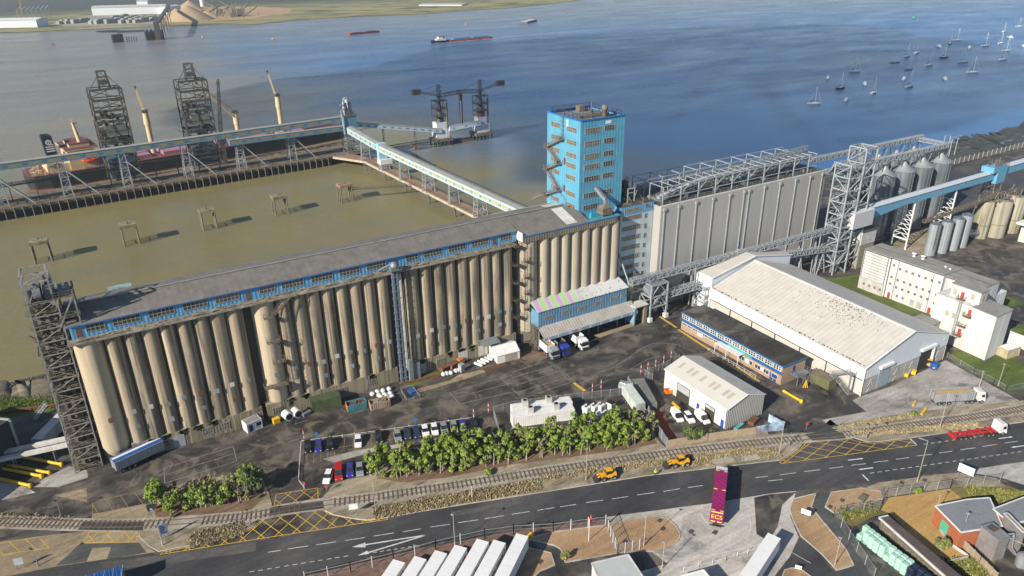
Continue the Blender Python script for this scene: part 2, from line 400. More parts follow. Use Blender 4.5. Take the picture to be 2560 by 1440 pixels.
for s in (vergeA, vergeB, vergeC): 
    m = MB(loc=True); pts = G_(s)
    a = sum(pts[i][0]*pts[(i+1) % len(pts)][1]-pts[(i+1) % len(pts)][0]*pts[i][1] for i in range(len(pts)))
    m.prism(pts if a > 0 else pts[::-1], 0, .1); struct(m, 'verge', M_DIRT)
ZV = .1
area('hedge_bed', G_([('e1',1400,800),('e1',1480,700),('e1',2304,560),('e2',60,620),('e2',70,740),('e1',2200,900),('e1',1500,950),('e1',1400,900)]), ZV+Z1, M_SOIL)
area('hedge_bed', G_([('e2',1080,560),('e2',1400,400),('e2',1900,300),('e2',2304,240),('e3',0,120),('e3',1200,70),('e3',1310,250),('e3',1000,310),('e3',0,440),('e2',1700,560),('e2',1300,600)]), ZV+Z1, M_SOIL)
# kerbs
def kerb(pts, w=.15, h=.13, name='kerb'):
    m = MB(loc=True)
    for a, b in zip(pts, pts[1:]): m.beam((a[0],a[1],h/2), (b[0],b[1],h/2), w, h)
    return struct(m, name, M_PALE)
kerb(G_(vergeA[:6][::-1]+[('e1',1700,1180),('e1',2100,1090),('e1',2290,993)]) if False else G_([('e1',1330,880),('e1',1265,1000),('e1',1255,1085),('e1',1330,1165),('e1',1430,1222),('e1',2100,1088),('e1',2290,993)]))
kerb(G_(vergeB[:12])); kerb(G_(vergeC[6:]))
# concrete hard standings
area('concrete_apron', G_([('d4',760,1085),('d4',835,1047),('d4',1100,960),('d4',1600,722),('d4',1900,885),('d4',2110,1000),('d4',2304,1110),('d4',1480,1170),('d4',1250,1195),('d4',890,1190)]), Z1, M_CONC)
area('concrete_apron', G_([('e1',-300,1230),('e1',0,1130),('e1',330,1085),('e1',520,1062),('e1',800,1036),('e1',1245,1030),('e1',1252,1090),('e1',1330,1175),('e1',1400,1226),('e1',1310,1240),('e1',800,1310),('e1',500,1356),('e1',100,1435),('e1',-300,1500)]), Z3, M_TANC)
area('concrete_apron', G_([('e1',400,560),('e1',620,450),('e1',785,490),('e1',790,555),('e1',520,640),('e1',300,640)]), Z1, M_CONC)
area('concrete_apron', G_([('e1',490,715),('e1',780,645),('e1',785,775)]), Z1, M_TANC)
area('concrete_apron', G_([('e1',-200,640),('e1',0,575),('e1',240,640),('e1',320,690),('e1',0,760),('e1',-200,800)]), Z1, M_CONC)
area('concrete_apron', G_([('e1',810,945),('e1',1300,925),('e1',1430,830),('e1',1300,790),('e1',960,860),('e1',840,880)]), Z1, M_TANC)
area('concrete_apron', G_([('d2',1440,985),('d2',1750,900),('d2',1830,850),('d2',2080,800),('d2',2060,830),('d2',1890,890),('d2',1765,925),('d2',1480,1012)]), Z1, M_TANC)
area('concrete_apron', G_([('d2',1280,925),('d2',1420,880),('d2',1640,820),('d2',1700,840),('d2',1430,960),('d2',1330,950)]), Z1, M_GRASS)
area('concrete_apron', G_([('d3',740,500),('d3',1060,395),('d3',1100,412),('d3',790,520)]), Z1, M_TANC)
area('concrete_apron', G_([('d3',80,690),('d3',210,640),('d3',300,655),('d3',320,690),('d3',100,720)]), Z1, M_SOIL)
area('dark_slab', G_([('e1',500,1350),('e1',610,1250),('e1',720,1150),('e1',1250,1140),('e1',1320,1230),('e1',960,1292),('e1',1000,1180),('e1',830,1190),('e1',780,1310)]), Z4, M_DARKSLAB)
area('concrete_apron', G_([('d4',470,1260),('d4',890,1185),('d4',1240,1195),('d4',690,1290),('d4',560,1310)]), Z2, M_CONC)
# grass at the right and beside the river wall
area('lawn', G_([('d4',1620,695),('d4',1700,615),('d4',1950,735),('d4',2060,660),('d4',2304,740),('d4',2600,800),('d4',2600,960),('d4',2304,990),('d4',2140,1000),('d4',1900,850)]), Z3, M_GRASS)
area('lawn', G_([('c8',350,1150),('c8',640,1110),('c8',800,1220),('c8',1080,1400),('d4',1590,345),('d4',1700,610),('d4',1580,430),('d4',800,120),('d4',540,-10)]), Z1, M_GRASS)
area('lawn', G_([('c8',1020,830),('c8',1500,690),('c8',1560,740),('c8',1300,860),('c8',1240,900)]), Z1, M_GRASS)
area('lawn', [(-120,232),(-34.5,210.5),(-20,203),(-20,197),(-34.5,200),(-120,218)], .05, M_GRASS)
area('footway', [(-22,190),(-10,180),(-60,180),(-60,199)], Z1, M_ROAD)
area('hard_standing', G_([('c8',1560,760),('c8',2400,800),('c8',2900,1400),('c8',2304,1200),('c8',1900,1080)]), Z1, M_CONC) if False else None
# gravel and paths south of the road
area('concrete_road', G_([('e3',840,908),('e3',1250,856),('e3',1800,784),('e4',0,700),('e4',250,676),('e4',200,900),('e4',270,1080),('e4',600,1440),('e4',900,1900),('e3',1000,1900),('e3',1000,1440),('e3',1400,1330)]), Z1, M_PALE)
area('asphalt_patch', G_([('e3',2180,735),('e4',0,706),('e4',255,683),('e4',130,800),('e4',85,1000),('e4',0,1130),('e3',2200,1060)]), Z3, M_YARD)
area('asphalt_patch', G_([('e4',280,1085),('e4',640,1440),('e4',900,1800),('e4',-200,1800),('e4',60,1440),('e4',200,1260)]), Z3, M_ROAD)
def island(name, s, mat, h=.12):
    pts = G_(s); a = sum(pts[i][0]*pts[(i+1) % len(pts)][1]-pts[(i+1) % len(pts)][0]*pts[i][1] for i in range(len(pts)))
    m = MB(loc=True); m.prism(pts if a > 0 else pts[::-1], 0, h); struct(m, name, mat); kerb(pts+pts[:1], .2, h+.05)
island('gravel_bed', [('e3',880,965),('e3',1300,905),('e3',1400,925),('e3',1470,985),('e3',1515,1060),('e3',1500,1120),('e3',1430,1180),('e3',1340,1215),('e3',960,1230),('e3',850,985)], M_GRAVEL)
island('gravel_bed', [('e3',150,1100),('e3',380,1045),('e3',850,985),('e3',950,1235),('e3',480,1320),('e3',440,1200),('e3',380,1165),('e3',130,1110)], M_GRAVEL)
island('gravel_bed', [('e3',150,1190),('e3',350,1235),('e3',385,1345),('e3',250,1400),('e3',100,1560),('e3',-100,1560)], M_GRAVEL)
island('gravel_bed', [('e4',225,750),('e4',430,700),('e4',390,820),('e4',500,960),('e4',700,1200),('e4',770,1345),('e4',620,1390),('e4',480,1240),('e4',300,1085),('e4',230,950),('e4',195,840)], M_GRAVEL)
island('gravel_bed', [('e4',570,690),('e4',840,650),('e4',1010,680),('e4',1030,750),('e4',600,880),('e4',515,820)], M_GRAVEL)
island('gravel_bed', [('e4',130,1440),('e4',150,1390),('e4',220,1370),('e4',300,1385),('e4',400,1460),('e4',500,1700),('e4',100,1700)], M_GRAVEL)
area('footpath', G_([('e4',430,705),('e4',565,690),('e4',510,820),('e4',590,900),('e4',960,1500),('e4',800,1500),('e4',640,1410),('e4',775,1350),('e4',700,1190),('e4',500,955),('e4',395,820)]), Z4, M_DARKSLAB)
area('footpath', G_([('e2',-100,1560),('e2',700,1380),('e2',1500,1190),('e2',2304,1035),('e3',840,925),('e3',850,985),('e3',380,1045),('e3',140,1100),('e2',2304,1100),('e2',1500,1300),('e2',1100,1440),('e2',1000,1560)]), Z1, paint('red_paving', (.17,.10,.075), .9, var=.4, scale=.9))
area('verge', G_([('e4',850,655),('e4',1000,600),('e4',1500,530),('e4',1720,510),('e4',2060,560),('e4',2150,640),('e4',1750,640),('e4',1600,650),('e4',1010,740),('e4',990,700)]), .05, M_DIRT)
area('concrete_apron', G_([('e4',1720,500),('e4',2304,410),('e4',2800,330),('e4',2800,600),('e4',2304,620),('e4',2060,545)]), Z3, M_CONC)
area('yellow_gravel', G_([('e4',1015,845),('e4',1060,740),('e4',1640,655),('e4',1750,750),('e4',1560,800),('e4',1480,930),('e4',1620,1140),('e4',1800,1270),('e4',1620,1320),('e4',1400,1180),('e4',1100,880)]), Z4, M_SAND)
area('rough_grass', G_([('e4',1640,650),('e4',1760,640),('e4',2050,590),('e4',2304,680),('e4',2600,720),('e4',2600,800),('e4',2304,790),('e4',1750,750)]), Z3, M_DRYG, 'stuff')
area('rough_grass', G_([('e4',1250,1100),('e4',1800,1280),('e4',2050,1300),('e4',2000,1600),('e4',1500,1600),('e4',1400,1300)]), Z2, M_DRYG, 'stuff')
area('rough_grass', G_([('e4',600,900),('e4',800,830),('e4',1010,770),('e4',1100,870),('e4',960,900),('e4',760,1000)]), Z2, M_DRYG, 'stuff')

# ---------------------------------------------------------------- painted markings
def line(m, a, b, w, z):
    a = Vector((a[0],a[1],z)); b = Vector((b[0],b[1],z)); d = (b-a).normalized(); n = Vector((-d.y,d.x,0))*(w/2)
    m.face([a-n, b-n, b+n, a+n])
def clip_line(p, d, poly):
    ts = []
    n = len(poly)
    for i in range(n):
        a = poly[i]; b = poly[(i+1) % n]; e = (b[0]-a[0], b[1]-a[1]); den = d[0]*e[1]-d[1]*e[0]
        if abs(den) < 1e-9: continue
        t = ((a[0]-p[0])*e[1]-(a[1]-p[1])*e[0])/den; u = ((a[0]-p[0])*d[1]-(a[1]-p[1])*d[0])/den
        if 0 <= u < 1: ts.append(t)
    ts.sort(); return list(zip(ts[::2], ts[1::2]))
def hatch(m, poly, d, sp, w, z):
    d = Vector((d[0],d[1],0)).normalized(); n = Vector((-d.y,d.x,0))
    k = [n.dot(Vector((p[0],p[1],0))) for p in poly]; t = min(k)+sp*.6
    while t < max(k):
        p = n*t
        for a, b in clip_line(p, d, poly):
            if b-a > .5: line(m, p+d*a, p+d*b, w, z)
        t += sp
def box_marking(s, d1, d2, sp, w=.16, z=Z5, edge=True, name='box_marking', mat=None):
    poly = G_(s); m = MB(loc=True)
    if edge:
        for a, b in zip(poly, poly[1:]+poly[:1]): line(m, a, b, w, z)
    hatch(m, poly, g(*d1[1])-g(*d1[0]), sp, w, z+.003)
    if d2: hatch(m, poly, g(*d2[1])-g(*d2[0]), sp, w, z+.006)
    struct(m, name, mat or M_YEL)
bs = (('e2',190,895),('e2',405,1045)); fs = (('e2',65,1090),('e2',290,885))
box_marking([('e1',1440,1247),('e2',0,1110),('e2',1188,930),('e2',1180,917),('e2',1000,945),('e2',800,914),('e2',650,882),('e2',602,848),('e2',500,852),('e2',110,908),('e2',0,975),('e1',2290,1003),('e1',2110,1092),('e1',1460,1228)], bs, fs, 2.7, .16)
box_marking([('e2',162,822),('e2',560,748),('e2',556,648),('e2',182,705)], bs, fs, 2.6, .13)
box_marking([('e1',748,1143),('e1',1222,1133),('e1',1248,1040),('e1',806,1046)], (('e1',800,1055),('e1',870,1138)), (('e1',870,1138),('e1',960,1050)), 2.6, .14)
box_marking([('e1',832,944),('e1',1300,918),('e1',1425,840),('e1',1340,650),('e1',834,782)], (('e1',985,725),('e1',1130,945)), None, 2.6, .1, mat=paint('line_worn_yellow', (.36,.27,.10), .8, var=.4, dirt=(.06,.06,.05), dirt_amt=.8))
box_marking([('e1',-60,1158),('e1',345,1090),('e1',445,1188),('e1',90,1240),('e1',-60,1262)], (('e1',260,1105),('e1',365,1200)), None, 2.2, .12)
box_marking([('e4',105,413),('e4',290,300),('e4',345,240),('e4',460,215),('e4',640,190),('e4',722,205),('e4',830,235),('e4',950,250),('e4',1275,206),('e4',1338,262),('e4',112,430)], (('e4',375,235),('e4',800,320)), (('e4',190,420),('e4',460,218)), 2.5, .14)
m = MB(loc=True)
for s, L in (('e2', [(105,1227,222,1210),(285,1198,470,1170),(540,1160,722,1133),(802,1122,978,1095),(1058,1082,1242,1053),(1320,1043,1487,1016),(1570,1000,1745,975),(1815,962,2000,935),(2058,925,2230,898)]),
             ('e3', [(0,885,160,860),(228,850,380,826),(433,818,575,797),(665,780,820,758),(900,747,1045,725),(1125,712,1285,688),(1363,680,1510,655),(1583,645,1717,626),(2190,555,2304,543)]),
             ('e4', [(0,585,130,572),(107,530,252,511),(322,501,470,484),(550,472,676,457),(750,444,882,430),(950,418,1083,402),(1150,390,1270,374),(1340,360,1475,345),(1540,333,1660,318),(1730,305,1867,287),(1930,275,2065,255),(2130,243,2248,228)])):
    for a, b, c, d in L: line(m, g(s,a,b), g(s,c,d), .15, Z5)
for a, b, n in ((('e2',-60,1405),('e2',862,1253),12), (('e2',1052,1230),('e2',1490,1163),7), (('e4',918,516),('e4',2500,290),24), (('e4',1400,256),('e4',2150,147),12)):
    A, B = g(*a), g(*b)
    for k in range(n): line(m, A.lerp(B, k/n), A.lerp(B, (k+.55)/n), .15, Z5)
def arrow(sh, hd):
    line(m, g(*sh[0]), g(*sh[1]), .3, Z5); pts = [Vector((*g(*p)[:2], Z5+.003)) for p in hd]
    n = (pts[1]-pts[0]).cross(pts[2]-pts[0]); m.face(pts if n.z > 0 else pts[::-1])
arrow((('e2',1525,1073),('e2',980,1160)), (('e2',985,1139),('e2',862,1181),('e2',986,1182)))
arrow((('e2',1525,1074),('e2',1010,1230)), (('e2',1000,1214),('e2',913,1257),('e2',1022,1241)))
arrow((('e4',720,399),('e4',832,385)), (('e4',826,376),('e4',860,383),('e4',834,394)))
arrow((('e4',946,466),('e4',840,480)), (('e4',842,471),('e4',810,484),('e4',850,487)))
arrow((('e4',2076,204),('e4',2176,191)), (('e4',2168,182),('e4',2204,188),('e4',2176,199)))
arrow((('e4',2330,264),('e4',2216,280)), (('e4',2218,271),('e4',2182,284),('e4',2224,287)))
arrow((('e3',1765,978),('e3',1700,892)), (('e3',1676,905),('e3',1684,878),('e3',1712,888)))
line(m, g('e4',850,528), g('e4',905,583), .35, Z5); line(m, g('e4',1280,205), g('e4',1338,262), .3, Z5+.004)
for s, L in (('e3', [(2130,865,2148,960),(2148,960,2140,1060),(1440,1335,2304,1140)]), ('e4', [(215,1230,385,1325)])):
    for a, b, c, d in L: line(m, g(s,a,b), g(s,c,d), .12, Z5)
struct(m, 'road_marking', M_WHITE)
m = MB(loc=True)
for s, L in (('d2', [(1740,1015,2304,855),(1740,1015,1835,1115),(1790,1062,2304,925),(1835,1115,2304,1010),(2190,865,2280,960)]),
             ('d3', [(0,830,290,735),(0,880,365,775),(0,960,415,825),(40,1015,480,880),(95,1065,535,918),(330,738,535,918),(348,735,572,920),(0,975,90,1068),(600,935,715,885),(850,868,918,835),(680,985,860,905)]),
             ('e1', [(1475,470,2100,275),(2100,275,2130,405),(1490,530,2115,335),(1475,470,1485,610),(1485,605,2128,408)]), ('e2', [(345,75,465,38)])):
    for a, b, c, d in L: line(m, g(s,a,b), g(s,c,d), .13, Z3)
for pl in ([(770,835),(900,795),(1050,700),(1180,605),(1260,575),(1350,568),(1480,580),(1660,650)], [(1060,805),(1120,770),(1220,715),(1320,690),(1420,686),(1560,695)]):
    for a, b in zip(pl, pl[1:]): line(m, g('d3',*a), g('d3',*b), .11, Z3)
struct(m, 'yard_marking', M_FADED)
m = MB(loc=True)
line(m, g('d3',556,925), g('d3',655,1000), .9, Z3); line(m, g('d3',1495,445), g('d3',1780,630), .7, Z3); line(m, g('d3',2020,780), g('d3',2230,915), .5, Z3)
line(m, g('d3',1330,330), g('d3',1480,430), .7, Z3+.004)
struct(m, 'yard_marking', M_YEL)
# car park: bay lines and paler strip
m = MB(loc=True)
for a, b, c, d in ((440,330,2060,80),(560,490,1020,400),(840,570,1080,525),(885,310,2010,150)): line(m, g('e2',a,b), g('e2',c,d), .1, Z3)
for k in range(20):
    x = 470+k*82; y = 235-k*13.2
    if x < 2050: line(m, g('e2',x,y+20), g('e2',x-8,y+115), .09, Z3+.004)
for k in range(8): x = 460+k*62; line(m, g('e2',x,350-k*8), g('e2',x-6,430-k*8), .09, Z3+.004)
struct(m, 'bay_marking', paint('line_worn_yellow', (.36,.27,.10), .8))
area('car_park_strip', G_([('e2',600,385),('e2',900,310),('e2',2010,152),('e2',1960,180),('e2',1060,320),('e2',700,420)]), Z1, M_CONC)
for s in ([('e3',0,800),('e3',275,755),('e3',265,700),('e3',0,745)], [('e2',1760,905),('e2',2304,815),('e2',2304,775),('e2',1755,860)], [('e1',900,1318),('e1',1440,1256),('e1',2304,1134),('e1',2304,1215),('e1',1500,1330),('e1',950,1390)]):
    area('road_patch', G_(s), Z2+.0025, M_PATCH)
# ---------------------------------------------------------------- materials for the terminal
def concrete(name, pale, mid, dark, amt=.8, lifts=True, s=1.):
    t = NT(name)
    f = t.noise(t.pos((1,1,.25)), .35*s, 5, .6); col = t.ramp(f, [(.3, mid), (.65, pale)])
    rnd = t.new('ShaderNodeObjectInfo').outputs['Random']; col = t.mix(.6, col, t.ramp(rnd, [(0., .62), (1., 1.12)]), 'MULTIPLY')
    st = t.noise(t.pos((1.,1.,.022)), 1.05*s, 6, .68, .15); k = t.ramp(t.math('ADD', st, t.math('MULTIPLY', t.math('SUBTRACT', rnd, .5), .12)), [(.43, 0.), (.56, 1.)])
    zf = t.noise(t.pos((.25,.25,.08)), 1., 3, .6)
    k = t.math('MULTIPLY', t.math('MULTIPLY', k, t.ramp(zf, [(.3, .4), (.55, 1.)])), amt)
    col = t.mix(k, col, dark)
    st2 = t.noise(t.pos((3.,3.,.05)), 1., 4, .7); col = t.mix(t.math('MULTIPLY', t.ramp(st2, [(.66, 0.), (.74, 1.)]), .35), col, mul(pale, 1.25))
    if lifts:
        w = t.new('ShaderNodeTexWave', wave_type='BANDS', bands_direction='Z', wave_profile='SAW', Scale=.26, Distortion=.6); w.inputs['Detail'].default_value = 2
        t.link(t.pos(), w.inputs['Vector']); col = t.mix(.35, col, t.ramp(w.outputs['Fac'], [(.0, .72), (.12, 1.), (1., .93)]), 'MULTIPLY')
    t.bump(f, .2, .1)
    return t.out(col, .9)
M_SILO = concrete('silo_concrete', (.50,.40,.275), (.37,.305,.22), (.10,.09,.07), .9)
M_SILOC = concrete('pale_silo_concrete', (.56,.46,.32), (.50,.41,.285), (.22,.19,.13), .35)  # paler, less streaked tone for the first cell of two blocks
M_HH = concrete('headhouse_concrete', (.50,.43,.325), (.42,.36,.275), (.26,.215,.16), .4)
M_PLINTH = concrete('plinth_concrete', (.40,.33,.22), (.30,.25,.17), (.055,.06,.03), .8, False, 1.6)
M_LEDGE = ground_mat('weathered_ledge', (.10,.09,.06), (.28,.25,.19), (.42,.39,.32), .9, .5, tan=(.10,.11,.04))
M_BLUE = sheet('blue_cladding', (.11,.33,.56), 0, .9, .5, .12, contrast=.7, dirt=(.10,.14,.17), dirt_amt=.25)
M_TBLUE = sheet('tower_blue_cladding', (.095,.335,.49), 0, 1.1, .5, .18, contrast=.84, dirt=(.16,.30,.38), dirt_amt=.45, bump=.35)
M_TBLUEY = sheet('tower_blue_cladding_side', (.095,.335,.49), 1, 1.1, .5, .15, contrast=.9, dirt=(.2,.36,.44), dirt_amt=.4, bump=.3)
M_PBLUE = paint('pale_blue_panel', (.20,.40,.55), .5, dirt=(.3,.33,.35))
M_DBLUE = paint('deep_blue_paint', (.02,.14,.42), .5)
M_ROOFG = sheet('gallery_roof_sheet', (.165,.152,.135), 0, 1.6, .75, .3, contrast=.94, dirt=(.25,.23,.20), dirt_amt=.4, bump=.12)
M_SKIRT = sheet('grey_ribbed_skirt', (.23,.205,.15), 0, .85, .8, .2, contrast=.42, dirt=(.08,.07,.05), dirt_amt=.5)
M_PALES = paint('pale_roof_sheet', (.58,.56,.52), .6, dirt=(.35,.33,.3))
M_TEAL = paint('teal_roof', (.075,.235,.30), .7, var=.25, scale=.4, dirt=(.2,.25,.24))
M_STEEL = paint('galvanised_steel', (.26,.285,.305), .5, .35, var=.25, scale=1.2)
M_LSTEEL = paint('light_steel', (.37,.40,.425), .5, .2, var=.2, scale=1.2)
M_DSTEEL = paint('dark_weathered_steel', (.085,.078,.068), .7, .2, var=.45, scale=1.5, dirt=(.22,.19,.15), dirt_amt=.6)
M_BSTEEL = paint('brown_weathered_steel', (.16,.135,.10), .75, .1, var=.4, scale=1.3, dirt=(.35,.31,.25), dirt_amt=.7)
M_RUST = paint('rusty_steel', (.17,.07,.035), .85, var=.5, scale=1.3, dirt=(.07,.05,.04), dirt_amt=.7)
M_WHITEP = paint('white_paint', (.70,.70,.68), .5, var=.08, dirt=(.4,.38,.34), dirt_amt=.3)
M_BLACK = paint('black_paint', (.015,.015,.016), .6)
def glass(name, c, r=.12):
    t = NT(name); f = t.noise(t.pos(), .9, 3); col = t.ramp(f, [(.35, mul(c, .6)), (.65, mul(c, 1.5))]); return t.out(col, r, 0., .6)
M_GLASS = glass('window_glass', (.05,.055,.055)); M_OGLASS = glass('dusty_window_glass', (.12,.12,.10), .3)
M_FRAME = paint('window_frame', (.32,.31,.275), .6, dirt=(.2,.19,.17))
WCACHE = {}
def window(parent, o, u, w, h, nx, nz, frame=None, pane=None, name='window', t=.09, d=.10):
    """window w x h centred at world o in the wall direction u (unit, horizontal); outward is u x z"""
    frame = frame or M_FRAME; pane = pane or M_GLASS
    key = (round(w,2), round(h,2), nx, nz, frame.name, pane.name, t)
    if key not in WCACHE:
        m = MB(loc=True)
        for a in (-w/2, w/2): m.box(a-t/2, -d, -h/2-t/2, a+t/2, 0, h/2+t/2)
        for a in (-h/2, h/2): m.box(-w/2+t/2, -d, a-t/2, w/2-t/2, 0, a+t/2)
        for k in range(1, nx): x = -w/2+w*k/nx; m.box(x-t/2, -d*.8, -h/2+t/2, x+t/2, -.02, h/2-t/2)
        for k in range(1, nz): z = -h/2+h*k/nz; m.box(-w/2+t/2, -d*.6, z-t/3, w/2-t/2, -.025, z+t/3)
        p = MB(loc=True); p.box(-w/2+.01, -.045, -h/2+.01, w/2-.01, -.005, h/2-.01)
        f = m.build(name, frame, parent=None); q = p.build('pane', pane, f)
        WCACHE[key] = (f.data, q.data); bpy.data.objects.remove(q); bpy.data.objects.remove(f)
    fd, pd = WCACHE[key]
    f = bpy.data.objects.new(name, fd); COL.objects.link(f); f.parent = parent
    f.location = Vector(o)-parent_loc(parent); f.rotation_euler = (0,0,math.atan2(u[1], u[0]))
    q = bpy.data.objects.new('pane', pd); COL.objects.link(q); q.parent = f
    return f
def panel(parent, name, o, u, w, h, mat, d=.08, **kw):
    """flat panel (door, hatch, plate) on a wall"""
    m = MB(); u = Vector((u[0],u[1],0)); n = u.cross(Vector((0,0,1))); o = Vector(o)
    a = u*(w/2); z = Vector((0,0,h/2))
    m.hexa([o-a-z+n*d, o+a-z+n*d, o+a-z, o-a-z, o-a+z+n*d, o+a+z+n*d, o+a+z, o-a+z])
    return m.build(name, mat, parent, **kw)
XU = (1,0); YU = (0,-1)                          # walls facing -Y; walls facing -X

# ---------------------------------------------------------------- main grain silo
SI = thing('grain_silo', 'long concrete grain silo of ribbed cylinders with a blue windowed gallery on top', 'silo', (43,166,0))
Y0 = 163.65
blocks = [[-12,-6,-2.42,1.17,4.76,8.35,11.94,15.53,19.12,23.2], [25.0,30.8,34.39,37.98,41.57,45.16,48.75,52.34,55.93,59.5], [63.7,68.3,71.88,75.47,79.05,82.64,86.22,89.81,93.4,96.95]]
HZ = (8.3, 12.4)
for bi, e in enumerate(blocks):
    for i, (a, b) in enumerate(zip(e, e[1:])):
        r = (b-a)/2; c = (a+b)/2; z0 = 4.2
        m = MB()
        if bi == 0 and i == 0:
            m.lathe([(r*.55,1.6),(r*.8,2.6),(r,4.4),(r,31.95)], (c, Y0+r*.95), 26, PI*.92, PI*2.02)
        else: m.lathe([(r,z0),(r,31.95)], (c, Y0+r), 18, PI*.95, PI*2.05)
        cell = m.build('silo_cell', M_SILOC if (i == 0 and bi < 2) else M_SILO, SI)
        hz = HZ if i % 2 else HZ[1:]
        yy = Y0+(0 if not (bi == 0 and i == 0) else -.15)
        for z in hz:
            panel(cell, 'hatch', (c+.25, yy-.02, z+(.3 if i % 3 else -.3)), XU, 1.0, 1.15, [M_STEEL, M_PALES, M_RUST, M_STEEL, M_LSTEEL][(i*2+bi+int(z)) % 5], .12)
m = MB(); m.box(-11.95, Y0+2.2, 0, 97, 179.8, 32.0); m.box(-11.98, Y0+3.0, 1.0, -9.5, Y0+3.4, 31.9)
m.build('core_wall', paint('recess_shade_concrete', (.07,.062,.05), .95), SI)  # recess shade put into the wall colour
# plinths, each with its windows and doors
for a, b in ((-6.2,23.3), (24.4,59.6), (63.5,97.2)):
    m = MB(); m.box(a, Y0+.02, 0, b, Y0+2.3, 4.25)
    m.extr([(0,4.25),(1.1,4.25),(1.1,4.7)], (a,Y0+.3,0), (0,1,0), (1,0,0), b-a)
    m.build('plinth', M_PLINTH, SI)
for x in (.2, 10.2, 14.0, 22.0, 27.0, 36.2, 43.8, 52.0, 72.5, 91.0): window(SI, (x, Y0+.015, 2.0), XU, 2.4, 1.9, 4, 2, pane=M_OGLASS)
for x in (3.6, 66.5): panel(SI, 'door', (x, Y0+.015, 1.6), XU, 2.6, 3.1, M_LSTEEL)
for x in (79.5, 86.0): panel(SI, 'door', (x, Y0+.015, 1.7), XU, 2.9, 3.3, M_PALES)
m = MB()
for x in (-2.4, 1.1, 4.8, 8.3, 12, 30.6, 34.3, 52.2, 66.9, 75.4, 79.2, 82.5):           # moss hanging from the plinth tops
    for k in range(26):
        a = x+random.gauss(0,.5); z = 4.3-abs(random.gauss(0,.7)); s = random.uniform(.12,.32)
        m.box(a-s, Y0-.06, z-s, a+s, Y0+.03, z+s*.6)
m.build('moss', paint('dark_moss', (.035,.042,.015), .95, var=.6, scale=2.), SI)
# slab, ledge, pipework and hand rail
m = MB(); m.box(-12.6, 163.1, 31.95, 97.6, 165.6, 32.35); m.build('slab', M_LEDGE, SI)
m = MB()
for x0, x1 in ((-12.4,97.4),): m.rail([(x0,163.2,32.35),(x1,163.2,32.35)], 1.05, .06, 2.4)
for k in range(150):
    x = random.uniform(-11.5,97); L = random.uniform(.5,3); y = random.uniform(163.5,165.2)
    m.beam((x,y,32.35+random.uniform(.1,.4)), (min(97.3,x+L),y+random.uniform(-.3,.3),32.35+random.uniform(.1,.5)), random.uniform(.08,.3))
m.build('ledge_pipework', M_LEDGE, SI)
m = MB(); m.box(-11.6,165.4,32.35,98.6,179.6,35.55); m.build('gallery_wall', M_BLUE, SI)
m = MB()
def roof_prof(m, x0, x1, y0, z0, yr, zr, y1, z1, t=.16):
    m.add([(x0,y0,z0),(x1,y0,z0),(x1,yr,zr),(x0,yr,zr),(x0,y1,z1),(x1,y1,z1),
           (x0,y0,z0+t),(x1,y0,z0+t),(x1,yr,zr+t),(x0,yr,zr+t),(x0,y1,z1+t),(x1,y1,z1+t)],
          [(3,2,1,0),(4,5,2,3),(6,7,8,9),(9,8,11,10),(0,1,7,6),(5,4,10,11),(0,6,9,3),(3,9,10,4),(1,2,8,7),(2,5,11,8)])
roof_prof(m, -12.1, 98.9, 164.95, 35.52, 172.5, 37.5, 180.1, 36.0)
m.build('gallery_roof', M_ROOFG, SI)
m = MB(); m.box(-12.1,172.2,37.72,120,172.8,37.85); m.build('ridge_cap', paint('ridge_grey', (.24,.23,.21), .8), SI)
m = MB(); m.add([(-11.62,165.4,35.5),(-11.62,172.5,37.4),(-11.62,179.6,35.95)], [(0,1,2)]); m.add([(98.62,165.4,35.5),(98.62,172.5,37.4),(98.62,179.6,35.95)], [(0,2,1)]); m.build('gable', M_BLUE, SI)
m = MB(); m.box(-12.1,164.85,35.42,98.9,165.0,35.62); m.build('gutter', M_DBLUE, SI)
for a, b in ((-8.6,-5.1),(-3.4,1.9),(3.7,8.9),(10.8,16),(17.8,23),(27.8,31.3),(33,38.2),(40.2,45.4),(47.3,52.5),(54.4,59.5),(65.2,68.5),(70.3,75.5),(77.5,82.7),(84.6,89.8),(93.6,96.9)):
    window(SI, ((a+b)/2, 165.39, 34.35), XU, b-a, 1.7, max(4, round((b-a)/.87)), 2, t=.12)
for x in (-10.1, 25.0, 62.3, 91.6): panel(SI, 'door', (x, 165.4, 33.5), XU, 1.0, 2.1, M_RUST)
m = MB(); m.box(-3.,179.7,34.6,2.,181.8,36.5); m.build('roof_panel', paint('patchwork_panel', (.22,.36,.38), .6, var=.5, scale=.5, dirt=(.5,.42,.35), dirt_amt=.8), SI)
